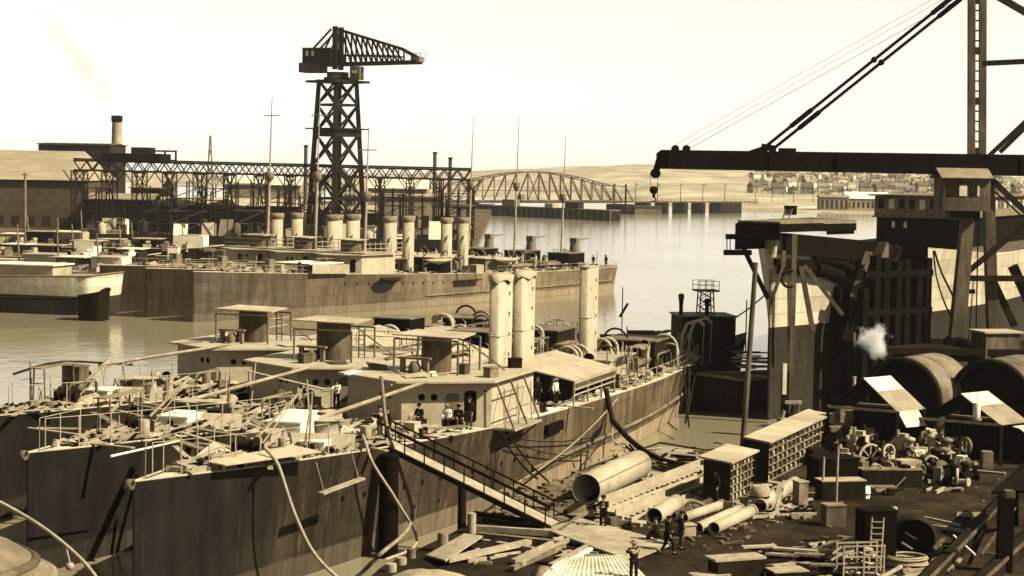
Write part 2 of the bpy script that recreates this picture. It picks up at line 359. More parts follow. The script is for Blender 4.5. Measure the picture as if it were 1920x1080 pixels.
# ------------------------------------------------------------------ destroyers
class Ship:
    def __init__(s, name, label, bow, stern, B=9.2, zb=6.0, zs=3.6, group=None, hull='hull', far=False, zmid=None):
        s.b = Vector((bow[0], bow[1], 0)); e = Vector((stern[0], stern[1], 0))-s.b; s.L = e.length; s.B = B; s.zb = zb; s.zs = zs; s.far = far
        s.a = math.atan2(e.y, e.x); s.root = thing(name, label, 'ship', s.b, s.a, group); s.hullm = hull
        s.u = e.normalized(); s.v = Vector((s.u.y, -s.u.x, 0)); s.make()
    def zd(s, x): t = x/s.L; return s.zs+(s.zb-s.zs)*(1-t)**1.75+.22*t**4
    def hb(s, t, bp=1.8):
        f = 1-(1-min(1, t/.42))**bp if t < .42 else 1.
        if t > .70: f *= 1-.40*((t-.70)/.30)**1.7
        if t > .95: f *= math.sqrt(max(0., 1-((t-.95)/.05)**2))
        return max(.04, f*s.B/2)
    def hw(s, t):
        f = 1-(1-min(1, t/.46))**1.45 if t < .46 else 1.
        if t > .66: f *= 1-.62*((t-.66)/.34)**1.7
        if t > .955: f *= math.sqrt(max(0., 1-((t-.955)/.045)**2))
        return max(.02, f*s.B/2*.97)
    def side(s, x, z):
        """half breadth of the shell at station x and height z"""
        t = x/s.L; k = max(0, min(1, z/s.zd(x))); return s.hw(t)+(s.hb(t)-s.hw(t))*k**1.3
    def at(s, x, p, z): return s.b+s.u*x+s.v*p+Vector((0, 0, z))
    def dk(s, x, p, dz=0.): return s.at(x, p, s.zd(x)+.06*(1-(2*p/s.B)**2)+dz)
    def part(s, mb, name, m, parent=None):
        if name in ('step_bracket', 'seam_band', 'boat_davit', 'torpedo_tubes', 'side_pipe', 'steam_pipe'): return mb.each(name.rstrip('s') if name == 'torpedo_tubes' else name, m, parent or s.root)[0]
        return mb.build(name, m, parent or s.root)
    def make(s):
        ts = [0, .004, .012, .025, .045]+[.07+.03*i for i in range(30)]+[.955, .965, .975, .985, .992, .997, 1.0]; ts = sorted(set(t for t in ts if t <= 1))
        ks = [0, .08, .2, .4, .6, .8, 1]; vs = []; n = len(ks)+1
        for sg in (-1, 1):
            for t in ts:
                x = t*s.L; z1 = s.zd(x); vs.append((x, sg*s.hw(t)*.9, -1.5))
                for k in ks: vs.append((x, sg*s.side(x, z1*k), z1*k))
        m = len(ts); fs = []
        for sd in (0, 1):
            for i in range(m-1):
                for j in range(n-1):
                    f = [sd*m*n+i*n+j, sd*m*n+(i+1)*n+j, sd*m*n+(i+1)*n+j+1, sd*m*n+i*n+j+1]; fs.append(tuple(f if sd == 0 else f[::-1]))
        for j in range(n-1):
            fs.append((j, j+1, m*n+j+1, m*n+j)); fs.append(((m-1)*n+j, m*n+(m-1)*n+j, m*n+(m-1)*n+j+1, (m-1)*n+j+1))
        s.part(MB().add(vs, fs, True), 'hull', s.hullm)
        vs = []; fs = []
        for t in ts:
            x = t*s.L; h = s.hb(t)-.04; z = s.zd(x)-.05; vs += [(x, -h, z), (x, -h*.5, z+.05), (x, 0, z+.08), (x, h*.5, z+.05), (x, h, z)]
        for i in range(m-1): fs += [(i*5+j, (i+1)*5+j, (i+1)*5+j+1, i*5+j+1) for j in range(4)]
        s.part(MB().add(vs, fs, True), 'deck', 'deck_far' if s.far else 'deck')
        g = MB()
        for sg in (-1, 1): g.path([(t*s.L, sg*s.hb(t), s.zd(t*s.L)+.02) for t in ts], .055, 4)
        s.part(g, 'gunwale', 'steel_l')
        g = MB().path([(t*s.L, -s.side(t*s.L, 1.55)-.06, 1.55) for t in [.42+.02*i for i in range(28)]], .13, 6)
        s.part(g, 'rubbing_strake', 'steel_m')
    def ports(s, xs, dz, r=.15):
        for x in xs:
            z = s.zd(x)-dz; p = s.side(x, z); dx = .3; tn = Vector((2*dx, -(s.side(x+dx, z)-s.side(x-dx, z)), 0)).normalized(); nr = Vector((tn.y, -tn.x, -.12)).normalized()
            c = Vector((x, -p, z)); g = MB().tube(c-nr*.1, c+nr*.02, r, n=10); s.part(g, 'porthole', 'soot')
    def funnel(s, x, p, z0, z1, lx, wy, m='steel_l', cap=False, straps=True):
        c = (x, -p, 0); g = MB()
        g.lathe([(.5, z0), (.5, z1), (.46, z1), (.46, z1-.8)], 32, c, lx, wy, True, 0 if s.far else .55)
        f = s.part(g, 'funnel', m)
        if cap:
            k = MB().lathe([(.53, z1-.75), (.60, z1-.5), (.60, z1+.05), (.40, z1+.06)], 20, c, lx, wy); s.part(k, 'funnel_cover', 'wood_m', f)
        if straps:
            k = MB()
            for i in range(int((z1-z0)/1.25)): k.box((x+lx*.12, -p-wy*.5, z1-1.0-i*1.25), (.07, .10, .22))
            s.part(k, 'step_bracket', 'soot', f)
            k = MB()
            for zz in (z1-.06, z0+(z1-z0)*.55): k.lathe([(.505, zz-.06), (.525, zz-.04), (.525, zz+.04), (.505, zz+.06)], 32, c, lx, wy, True, 0 if s.far else .55)
            s.part(k, 'seam_band', m, f)
        return f
    def rail(s, x0, x1, sgn, h=1.0, step=1.9, m='steel_l', wires=2):
        g = MB(); n = max(1, int((x1-x0)/step))
        P = [(x0+(x1-x0)*i/n) for i in range(n+1)]
        for x in P: g.tube((x, sgn*(s.hb(x/s.L)-.12), s.zd(x)-.03), (x, sgn*(s.hb(x/s.L)-.12), s.zd(x)+h), .03, n=5)
        for k in range(wires):
            z = h*(k+1)/wires-.02; g.path([(x, sgn*(s.hb(x/s.L)-.12), s.zd(x)+z) for x in P], .018, 4)
        s.part(g, 'guard_rail', m)
    def mast(s, x, z1, p=0., yard=None, r=.2, m='wood_l'):
        rake = .035; z0 = s.zd(x); zm = z0+(z1-z0)*.55; tp = lambda z: (x+(z-z0)*rake, -p, z)
        g = MB().tube(tp(z0), tp(zm), r, r*.72, n=8).tube(tp(zm-1.2), tp(z1), r*.62, r*.22, n=6)
        k = s.part(g, 'mast', m)
        s.part(MB().lathe([(r*.8, 0), (r*2.6, .5), (r*2.6, 1.35), (r*2.3, 1.4)], 8, tp(zm-1.2)), 'crow_nest', 'steel_m', k)
        if yard: s.part(MB().tube(Vector(tp(yard))-Vector((.3, 1.7, 0)), Vector(tp(yard))+Vector((.3, 1.7, 0)), .07, n=5), 'yard', m, k)
    def block(s, name, x, p, lx, wy, h, m, roof=None, over=.12, rz=0.):
        z = s.zd(x)-.05; b = s.part(MB().box((x, -p, z+h/2), (lx, wy, h), rz), name, m)
        if roof: s.part(MB().box((x, -p, z+h+.05), (lx+2*over, wy+2*over, .1), rz), 'roof', roof, b)
        return b
    def bridge(s, x0, hw, length, h, chart=(.85, 2.0), rich=True, roof='steel_w'):
        z0 = s.zd(x0+1.5)-.12; z1 = z0+h; ap = 2.4
        poly = [(x0, 0), (x0+ap, -hw), (x0+length, -hw), (x0+length, hw), (x0+ap, hw)]
        b = s.part(MB().prism(poly, z0, z1), 'bridge_house', 'steel_w')
        o = .38; rp = [(x0-.75, 0), (x0+ap-.5, -hw-o), (x0+length+.6, -hw-o), (x0+length+.6, hw+o), (x0+ap-.5, hw+o)]
        s.part(MB().prism(rp, z1+.003, z1+.12), 'roof', roof, b)
        fd = Vector((ap, -hw, 0)); fl = fd.length; fd.normalize(); fn = Vector((fd.y, -fd.x, 0)); fn = fn if fn.x < 0 else -fn
        A = Vector((x0, 0, z0))
        for sg in ((1,) if not rich else (1, -1)):
            d = Vector((fd.x, fd.y*sg, 0)); nn = Vector((fn.x, fn.y*sg, 0))
            for k in (.22, .36):
                c = A+d*fl*k+Vector((0, 0, h*.68)); s.part(MB().tube(c-nn*.1, c+nn*.02, .19, n=14), 'porthole', 'soot', b)
        def plate(k, w, zb, zt, m, name, par, pr):
            c = A+fd*fl*k; r = w/2; g = MB(); pts = []
            for i in range(24):
                a = 2*math.pi*i/24; cx, cz = math.cos(a), math.sin(a); q_ = .28*w
                px = (w/2-q_)*(1 if cx > 0 else -1)+q_*cx; pz = ((zt-zb)/2-q_)*(1 if cz > 0 else -1)+q_*cz
                pts.append(c+fd*px+Vector((0, 0, (zb+zt)/2+pz)))
            vs = [p_-fn*.05 for p_ in pts]+[p_+fn*pr for p_ in pts]; n = 24
            g.add(vs, [tuple(range(n, 2*n)), tuple(range(n-1, -1, -1))]+[(i, (i+1) % n, n+(i+1) % n, n+i) for i in range(n)])
            return s.part(g, name, m, par)
        if rich:
            plate(.765, .86, .28, 2.16, 'steel_w', 'door_frame', b, .03); plate(.765, .68, .36, 2.08, 'soot', 'doorway', b, .045)
            plate(.565, .7, .5, 1.95, 'steel_m', 'hatch_door', b, .03)
            c = A+fd*fl*.93+Vector((0, 0, 2.05)); s.part(MB().tube(c-fn*.1, c+fn*.03, .07, n=8), 'porthole', 'soot', b)
            # wing platform hung outside the shell, with struts
            g = MB().box((x0+ap+2.0, -hw-.75, z0+.04), (4.6, 1.5, .12))
            wp = s.part(g, 'wing_platform', 'wood_l')
            g = MB()
            for k in (0, 2.2, 4.4):
                xx = x0+ap-.2+k; g.beam((xx, -hw-1.4, z0+.1), (xx, -hw-.35, z1), .08); g.beam((xx, -hw-1.4, z0), (xx, -hw, z0-1.2), .09)
                g.beam((xx, -hw-.9, z0+.1), (xx+1.2, -hw-.4, z1-.5), .06)
            for zz in (.95, 1.9): g.beam((x0+ap, -hw-1.0+zz*.3, z0+zz), (x0+ap+4.2, -hw-1.0+zz*.3, z0+zz), .05)
            s.part(g, 'strut', 'steel_m', wp)
        else: plate(.75, .7, .3, 2.0, 'soot', 'doorway', b, .02)
        r, ch = chart; cx = x0+5.0
        g = MB().lathe([(r, 0), (r, ch)], 20, (cx, 0, z1+.12)); c = s.part(g, 'chart_house', 'rust')
        zc = z1+.12+ch; s.part(MB().slab((cx-1.3, -2.0, zc-.02), (cx+1.5, -1.8, zc+.06), (cx+1.3, 1.7, zc+.14), (cx-1.5, 2.1, zc+.05), -.07), 'roof', 'canvas', c)
        if rich:
            g = MB()
            for yy in (-1, 1):
                for xx in (-1.6, 1.9): g.tube((cx+xx, yy*1.9, z1+.1), (cx+xx, yy*1.9, z1+2.0), .07, n=6)
            g.beam((cx-1.6, -1.9, z1+2.0), (cx-1.6, 1.9, z1+2.0), .1); g.beam((cx+1.9, -1.9, z1+2.0), (cx+1.9, 1.9, z1+2.0), .1)
            g.beam((cx+.6, -1.3, z1+2.0), (cx+2.2, -3.3, z1+.15), .1)
            s.part(g, 'awning_post', 'steel_m', c)
            g = MB().beam((cx+1.3, -1.5, z1+.1), (cx+1.3, -1.5, z1+2.0), .06).beam((cx+1.3, -1.1, z1+.1), (cx+1.3, -1.1, z1+2.0), .06)
            for i in range(6): g.beam((cx+1.3, -1.5, z1+.35+i*.3), (cx+1.3, -1.1, z1+.35+i*.3), .04)
            s.part(g, 'ladder', 'steel_m', c)
            # binnacle frame left open on the roof
            g = MB().box((cx-2.0, -.2, z1+.55), (.25, .25, .9)).box((cx-2.0, 1.2, z1+.55), (.25, .25, .9)).box((cx-2.0, .5, z1+1.0), (.3, 1.9, .12)).lathe([(.3, 0), (.36, .4), (.2, .7)], 10, (cx-2.0, .5, z1+.12))
            s.part(g, 'binnacle_stand', 'wood_m', c)
        return b
    def vent(s, x, p, h, r, m='steel_l', face=-1):
        z = s.zd(x); g = MB().path([(x, -p, z), (x, -p, z+h*.7), (x+face*r*.3, -p, z+h*.9), (x+face*r*1.3, -p, z+h)], r, 10, r*1.7)
        v_ = s.part(g, 'ventilator', m); e = Vector((x+face*r*1.3, -p, z+h)); s.part(MB().tube(e-Vector((face*.1, 0, 0)), e+Vector((face*.02, 0, .004)), r*1.45, n=10), 'mouth', 'soot', v_)
    def hoop(s, x, p, w, h, r, m='steel_l'):
        z = s.zd(x); pts = [(x, -p, z)]+[(x, -p-w/2+w/2*math.cos(a), z+h-w/2+w/2*math.sin(a)) for a in [math.pi*i/8 for i in range(9)]]+[(x, -p-w, z)]
        s.part(MB().path(pts, r, 8), 'steam_pipe', m)
    def bollard(s, x, p):
        z = s.zd(x)-.03; g = MB()
        for k in (-.3, .3): g.lathe([(.16, 0), (.12, .1), (.12, .42), (.17, .5), (.12, .55)], 8, (x+k, -p, z))
        g.box((x, -p, z+.03), (1.0, .4, .06)); s.part(g, 'bollard', 'steel_d')
    def drum(s, x, p, r=.4, w=.9):
        z = s.zd(x); g = MB().tube((x, -p-w/2, z+.7), (x, -p+w/2, z+.7), r*.6, n=12)
        for k in (-w/2, w/2-.08): g.tube((x, -p+k, z+.7), (x, -p+k+.08, z+.7), r, n=14)
        g.box((x, -p-w*.7, z+.4), (.5, .12, .8)).box((x, -p+w*.7, z+.4), (.5, .12, .8)); s.part(g, 'winch', 'steel_d')

BOW1, ST1 = (-14.9, 73.5), (13.5, 155.0)
off = Vector((28.4, 81.5, 0)).normalized(); vv = Vector((off.y, -off.x, 0))
def mate(n, s0): p = Vector((BOW1[0], BOW1[1], 0))-vv*9.4*n+off*s0; e = p+off*86.3; return (p.x, p.y), (e.x, e.y)
near_group = 'unfinished destroyers lying side by side at the quay'
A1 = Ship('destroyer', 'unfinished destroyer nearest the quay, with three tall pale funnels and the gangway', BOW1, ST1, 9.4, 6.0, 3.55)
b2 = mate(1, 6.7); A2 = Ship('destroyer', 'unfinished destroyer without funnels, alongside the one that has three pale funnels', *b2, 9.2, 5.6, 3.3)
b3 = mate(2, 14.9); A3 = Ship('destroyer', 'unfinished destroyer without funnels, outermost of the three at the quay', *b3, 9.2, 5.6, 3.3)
for s_ in (A1, A2, A3): s_.root['group'] = near_group

# the ship at the quay
A1.ports([14.5+1.9*i for i in range(13)], 2.15); A1.ports([19+2.6*i for i in range(4)], 3.35, .11)
A1.bridge(27.6, 4.25, 9.5, 2.55)
A1.funnel(43.0, .1, 4.2, 12.1, 2.5, .85, cap=False); A1.funnel(47.4, .1, 4.2, 12.15, 2.5, .85); A1.funnel(61.5, .1, 4.0, 12.0, 2.5, .85)
for x in (43.0, 47.4):   # rags of canvas tied over the two forward funnel tops
    g = MB(); n = 16; pr = [(.92, .0, 12.13), (.95, .0, 12.22), (.5, 0, 12.34), (.02, 0, 12.38)]
    vs = []
    for k, (r, _, z) in enumerate(pr):
        for i in range(n):
            a = 2*math.pi*i/n; dz = -.35*abs(math.sin(a*2.5+x)) if k == 0 else 0; vs.append((x+r*1.55*math.cos(a)*(1.05 if k < 2 else 1), -.1+r*.68*math.sin(a), z+dz-.02))
    g.add(vs, [(k*n+i, k*n+(i+1) % n, (k+1)*n+(i+1) % n, (k+1)*n+i) for k in range(3) for i in range(n)], True)
    A1.part(g, 'funnel_canvas', 'canvas')
# pitched awning over the galley, open towards the bow
zA = A1.zd(48); g = MB()
def awning(S, x0, x1, pe, ze, pr_, zr, m='canvas'):
    z = S.zd((x0+x1)/2); g = MB().slab((x0, -pe, z+ze), (x1, -pe, z+ze), (x1+.3, -pr_, z+zr), (x0-.3, -pr_, z+zr), .08).slab((x0-.3, -pr_, z+zr), (x1+.3, -pr_, z+zr), (x1, pe*.8, z+ze), (x0, pe*.8, z+ze), .08)
    a = S.part(g, 'awning', m)
    g = MB()
    n = 9
    for i in range(n+1):
        x = x0+.1+(x1-x0-.2)*i/n
        if i % 3 == 0: g.beam((x, -pe+.08, z-.05), (x, -pe+.08, z+ze-.1), .09)
    for i in range(18):       # lightened frame: a girder with round holes, drawn as twin flats and webs
        x = x0+.1+(x1-x0-.2)*i/17; g.beam((x, -pe+.06, z+ze-.55), (x, -pe+.06, z+ze-.1), .16, .05)
    g.beam((x0, -pe+.06, z+ze-.14), (x1, -pe+.06, z+ze-.14), .12); g.beam((x0, -pe+.06, z+ze-.56), (x1, -pe+.06, z+ze-.56), .1)
    g.beam((x0, -pe+.06, z+.75), (x1, -pe+.06, z+.75), .07)
    S.part(g, 'awning_frame', 'steel_l', a)
    return a
awning(A1, 44.4, 53.5, 4.5, 1.65, .2, 2.55, 'steel_l')
A1.block('casing', 49.5, .2, 8, 5.6, 1.5, 'soot'); A1.block('casing', 64.5, 0, 6.5, 3.6, 1.5, 'steel_l', 'steel_l')
A1.block('deckhouse', 73.5, .4, 5.0, 4.2, 2.2, 'steel_d', 'steel_m')
for x in (57.5, 58.6, 59.7, 66, 67.2): A1.hoop(x, -1.0+.3*rnd.random(), 1.5, 2.6, .13)
for x, p in ((56.5, 1.8), (69, -1.6), (70.5, 1.9), (79.5, .6)): A1.vent(x, p, 2.0, .26)
for x in (5.2, 12.6, 23, 40, 68, 80): A1.bollard(x, A1.hb(x/A1.L)-.8)
A1.drum(9.2, .3); A1.drum(76.8, -1.2, .6, 1.1)
A1.rail(1.2, 13, -1, 1.5, 1.6, wires=1); A1.rail(1.2, 22, 1, 1.5, 2.2, wires=1); A1.rail(56, 84, -1, 1.0, 2.0); A1.rail(40, 84, 1, 1.0, 2.2)
# anchor chains' bow fairlead, breakwater, gun platform forward
A1.part(MB().ring((-.32, -.16, 5.95), (-.32, .12, 5.95), .23, .09, 16), 'fairlead', 'rust')
g = MB().slab((13.2, 0, 5.55), (15.4, -2.7, 5.35), (15.5, -2.7, 6.1), (13.3, 0, 6.3), .06).slab((13.3, 0, 6.3), (15.5, 2.7, 6.1), (15.4, 2.7, 5.35), (13.2, 0, 5.55), .06); A1.part(g, 'breakwater', 'steel_l')
A1.part(MB().lathe([(1.0, 0), (.75, .25), (.7, 1.0), (.9, 1.05)], 14, (18.0, 0, 5.3)), 'gun_pedestal', 'steel_l')
A1.part(MB().slab((4.5, -1.7, 6.15), (10.5, -3.3, 6.0), (10.5, -1.9, 6.2), (4.5, -.7, 6.25), .05), 'deck_plate', 'steel_w')
g = MB()
for a, b_ in (((10.6, -.4), (14.6, -.9)), ((10.9, .4), (14.6, -.9)), ((9.8, -.1), (14.6, -.9))): g.tube((a[0]-1, a[1], 5.75), (b_[0]-1.6, b_[1], 8.15), .07 if a[0] > 10.7 else .035, n=6)
A1.part(g, 'sheer_legs', 'wood_l')
# torpedo-tube mount and after gun
for x, p in ((68.5, .9), ):
    g = MB()
    for k in range(3): g.tube((x-2.6, -p-.55*k, 4.55), (x+2.6, -p-.55*k, 4.55), .26, n=10)
    g.lathe([(.8, 0), (.8, .5)], 12, (x, -p-.5, 3.75)); A1.part(g, 'torpedo_tubes', 'steel_m')
g = MB().tube((79.2, 0, 5.3), (82.4, -.4, 5.45), .12, .08, n=8).box((79.3, 0, 5.2), (.8, .9, .7)).lathe([(.7, 0), (.5, .3), (.45, 1.2)], 12, (79.3, 0, 3.75)); A1.part(g, 'stern_gun', 'steel_m')
g = MB()
for x in (77.0, 79.6): g.path([(x, -2.9, 3.7), (x, -3.1, 6.0), (x+.2, -3.4, 6.9), (x+.4, -4.3, 7.2), (x+.5, -4.7, 6.8)], .13, 8)
for x in (77.0, 79.6): g.tube((x+.5, -4.7, 6.8), (x+.5, -4.6, 3.7), .03, n=4)
A1.part(g, 'boat_davit', 'steel_l')
g = MB()   # hawser ring of doubling plate at the shell and dark scupper box
A1.part(MB().box((39.5, -4.75, 3.55), (3.0, .35, .55)), 'side_box', 'soot')
A1.part(MB().box((45.6, -4.62, 1.2), (.12, .1, 4.4)).box((75.0, -4.2, 2.1), (.10, .1, 3.2)), 'side_pipe', 'rust')

rd = random.Random(41)
def fittings(S, xa, xb, n):
    for i in range(n):
        x = rd.uniform(xa, xb); p = rd.uniform(-.75, .75)*S.hb(x/S.L); z = S.zd(x); k = i % 6 if x > 26 else 1+i % 5; m = rd.choice(('steel_l', 'steel_m', 'rust', 'steel_d'))
        if k == 0: S.hoop(x, p-.5, 1.0+rd.random(), 1.6+1.4*rd.random(), .07+.05*rd.random(), m)
        elif k == 1: S.part(MB().tube((x, -p, z-.1), (x, -p, z+1.2+1.6*rd.random()), .05, n=5), 'upright', m)
        elif k == 2: S.vent(x, p, 1.1+.8*rd.random(), .16+.1*rd.random(), m, rd.choice((-1, 1)))
        elif k == 3: h = .5+.6*rd.random(); b_ = S.part(MB().box((x, -p, z+h/2), (1.2+rd.random(), 1.0+rd.random()*.6, h)), 'hatch_coaming', m); S.part(MB().box((x, -p, z+h+.04), (1.4, 1.2, .08)), 'hatch_cover', 'steel_l', b_)
        elif k == 4: l = 2+3*rd.random(); S.part(MB().path([(x, -p, z+.1), (x, -p, z+1.1), (x+.2, -p, z+1.3), (x+l, -p, z+1.3), (x+l+.2, -p, z+1.1), (x+l+.2, -p, z-.1)], .09, 7), 'deck_pipe', m)
        else:
            g = MB(); h = 1.8+.7*rd.random(); l = 2+1.5*rd.random()
            for dx in (0, l):
                for dy in (-.4, .4): g.beam((x+dx, -p+dy, z-.05), (x+dx, -p+dy*.8, z+h), .07)
                g.beam((x+dx, -p-.4, z+h*.6), (x+dx, -p+.4, z+h*.6), .06)
            g.box((x+l/2, -p, z+h), (l+.8, .7, .06)); S.part(g, 'work_trestle', 'wood_m')
fittings(A1, 54, 82, 40)
# the two outboard ships
for k, S in enumerate((A2, A3)):
    S.bridge(27.6-.6*k, 4.2, 9.5, 2.5, (1.05, 2.3) if k == 0 else (.95, 2.1))
    S.block('casing', 46.5, -.4, 13, 4.6, 1.9, 'steel_m', 'canvas', .3)
    awning(S, 41.5, 52, 4.3, 1.8, .4, 2.7, 'canvas')
    S.block('casing', 63.5, .2, 6.5, 3.4, 1.8, 'steel_d', 'steel_l')
    S.block('deckhouse', 73.5, 0, 5, 4.0, 2.3, 'steel_d', 'steel_m'); S.block('engine_casing', 56.6, .3, 3.2, 3.0, 3.2, 'soot', 'steel_m')
    for x in (53.6, 54.5, 59.4, 60.3, 61.2, 67.5, 68.6): S.hoop(x, -2.0+2.6*rnd.random(), 1.4+.5*rnd.random(), 2.4+.6*rnd.random(), .14)
    for x, p in ((39.5, 2.2), (53, 2.4), (58.5, -2.2), (66, 2), (70, -1.7)): S.vent(x, p, 2.2, .3)
    for x in (5.2, 12.6, 23, 40, 68): S.bollard(x, S.hb(x/S.L)-.8)
    S.drum(9.2, .3); S.rail(1.2, 24, -1, 1.5, 2.0, wires=1); S.rail(1.2, 24, 1, 1.5, 2.3, wires=1); S.rail(39, 84, -1, 1.05, 1.7); S.rail(39, 84, 1, 1.05, 2.0)
    S.part(MB().ring((-.32, -.16, 5.55), (-.32, .12, 5.55), .23, .09, 16), 'fairlead', 'rust')
    S.part(MB().slab((13.2, 0, 5.1), (15.4, -2.7, 4.9), (15.5, -2.7, 5.7), (13.3, 0, 5.9), .06).slab((13.3, 0, 5.9), (15.5, 2.7, 5.7), (15.4, 2.7, 4.9), (13.2, 0, 5.1), .06), 'breakwater', 'steel_l')
    S.part(MB().lathe([(1.0, 0), (.75, .25), (.7, 1.0), (.9, 1.05)], 14, (18.0, 0, 4.85)), 'gun_pedestal', 'steel_w')
    g = MB()
    for a, b_ in (((10.6, -.4), (14.6, -.9)), ((10.9, .4), (14.6, -.9)), ((9.8, -.1), (14.6, -.9))): g.tube((a[0]-1, a[1], 5.3), (b_[0]-1.6, b_[1], 7.7), .08 if a[0] > 10.7 else .035, n=6)
    S.part(g, 'sheer_legs', 'wood_l')
    S.part(MB().box((64.5, -3.9, 3.9), (7.5, .08, 1.0)), 'screen_plate', 'steel_l')
    fittings(S, 38, 82, 54); fittings(S, 7, 25, 9)
    g = MB()                                                 # raised signal platform with a railing abaft the bridge
    for x in (38.6, 41.4):
        for y in (-1.6, 1.6): g.beam((x, y, S.zd(40)), (x, y, S.zd(40)+2.7), .12)
    g.box((40, 0, S.zd(40)+2.75), (3.6, 4.2, .1)); pf = S.part(g, 'signal_platform', 'steel_m'); g = MB()
    for x in (38.3, 39.4, 40.5, 41.7):
        for y in (-2.0, 2.0): g.beam((x, y, S.zd(40)+2.8), (x, y, S.zd(40)+3.8), .05)
    for y in (-2.0, 2.0):
        for z in (3.25, 3.8): g.beam((38.3, y, S.zd(40)+z), (41.7, y, S.zd(40)+z), .05)
    for x in (38.3, 41.7): g.beam((x, -2, S.zd(40)+3.8), (x, 2, S.zd(40)+3.8), .05)
    S.part(g, 'railing', 'steel_l', pf)

# the far tier across the basin
FB, FS = Vector((-37.8, 220.7, 0)), Vector((16.1, 300, 0)); fu = (FS-FB).normalized(); fv = Vector((fu.y, -fu.x, 0))
far_group = 'completed destroyers in the tier across the basin'
labels = ['four-funnelled destroyer broadside across the basin, its whole long side in view', 'destroyer just behind the broadside one, its dark bow showing between two other bows', 'destroyer with its dark bow next to the white-sided lighter']
FAR = []
for k in range(3):
    b_ = FB-fv*8.7*k+fu*(.8*k); e_ = b_+fu*95.5
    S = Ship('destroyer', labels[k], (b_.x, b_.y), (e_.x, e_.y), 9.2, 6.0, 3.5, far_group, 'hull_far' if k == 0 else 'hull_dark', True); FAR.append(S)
    if k == 0: S.ports([24+2.2*i for i in range(11)], 1.2, .16)
    S.bridge(24.5, 3.9, 9, 2.5, (1.4, 1.7), False)
    S.part(MB().slab((27, -4.3, S.zd(28)+2.75), (33, -4.3, S.zd(28)+2.75), (33, 4.3, S.zd(28)+2.75), (27, 4.3, S.zd(28)+2.75), .1), 'bridge_deck', 'canvas')
    g = MB()
    for zz in (3.3, 3.9): g.beam((27, -4.2, S.zd(28)+zz), (35, -4.2, S.zd(28)+zz), .07); g.beam((27, -4.2, S.zd(28)+zz), (27, 4.2, S.zd(28)+zz), .07)
    for i in range(8): g.beam((27+i*1.14, -4.2, S.zd(28)+2.8), (27+i*1.14, -4.2, S.zd(28)+4.2), .08)
    S.part(g, 'bridge_rail', 'steel_l')
    if k == 0:
        S.part(MB().slab((17.5, -3.6, 5.3), (24, -4.2, 5.1), (24, -4.2, 6.3), (17.5, -3.6, 6.5), .06), 'wind_screen', 'canvas'); S.part(MB().box((20.8, 0, 6.45), (6.6, 6.4, .12)), 'awning', 'white')
    for j, x in enumerate([v_-2.3*k for v_ in (37.6, 41.8, 50.6, 54.6)]):
        S.funnel(x, 0, 3.4, 12.1 if j < 2 else 11.8, 1.75, 1.5, 'steel_l', True, False)
        S.part(MB().path([(x-.9, -.9, 3.4), (x-1.0, -.9, 8.6), (x-.6, -.8, 9.4)], .16, 6), 'steam_pipe', 'steel_w')
    S.mast(32.2-.65*k, 28.6-.2*k+(0 if k else -4.6), 0, 25.6 if k else 21.0, .24); S.mast(80.5-.9*k, 24.2+2.9*min(k, 1), 0, None, .2)
    S.block('deckhouse', 46.2, 0, 4, 5.2, 2.2, 'soot', 'canvas', .3); S.block('galley', 59.5, .3, 6, 4.6, 2.0, 'steel_m', 'steel_l', .3); S.block('after_house', 82, 0, 4.6, 3.8, 2.4, 'soot', 'steel_m')
    for x in (63.8, 65.4, 70.5, 71.9): S.vent(x, rnd.choice((-1.6, 1.7)), 2.1, .34)
    for x in (66.0, 73.5): g = MB(); [g.tube((x-2.8, -1.2-.6*i, 4.7), (x+2.8, -1.2-.6*i, 4.7), .28, n=8) for i in range(3)]; g.lathe([(.8, 0), (.8, .7)], 10, (x, -1.8, 3.6)); S.part(g, 'torpedo_tubes', 'steel_m')
    g = MB().tube((84.5, 0, 8.0), (88, -.3, 8.2), .13, .09, n=6).box((84.4, 0, 7.9), (1.0, 1.2, .8)).lathe([(.9, 0), (.7, 1.4)], 10, (84.4, 0, 6.1)); S.part(g, 'stern_gun', 'steel_m')
    g = MB().tube((9.5, 0, 6.9), (13, 0, 6.7), .09, .13, n=6).box((13.2, 0, 6.6), (1.0, 1.4, 1.0)).lathe([(.9, 0), (.7, 1.1)], 10, (13.2, 0, 5.3)); S.part(g, 'bow_gun', 'steel_m')
    for x in (44.0, 60.5):
        w_ = MB().lathe([(.05, -.02), (.75, .35), (.95, .7), (.85, .7), (.05, .3)], 12, (x, -3.6, S.zd(x)+1.3), 3.4, .95); S.part(w_, 'ship_boat', 'steel_l')
        g = MB()
        for dx in (-2, 2): g.path([(x+dx, -2.4, S.zd(x)), (x+dx, -2.5, S.zd(x)+2.4), (x+dx, -3.3, S.zd(x)+3.1), (x+dx, -3.7, S.zd(x)+2.8)], .1, 6)
        S.part(g, 'boat_davit', 'steel_m')
    fittings(S, 15, 90, 40)
    S.rail(2, 24, -1, 1.0, 2.4); S.rail(57, 94, -1, 1.0, 2.4)
FAR[0].part(MB().box((49.0, -5.0, 3.3), (5.6, .8, .14)).beam((46.8, -4.9, 3.4), (46.8, -4.4, 5.4), .08).beam((51.2, -4.9, 3.4), (51.2, -4.4, 5.4), .08), 'side_stage', 'wood_d')
FAR[0].part(MB().lathe([(.05, -.02), (.6, .3), (.8, .75), (.7, .75), (.05, .3)], 12, (31.5, -5.1, 3.6), 3.0, .95), 'lowered_boat', 'steel_d')
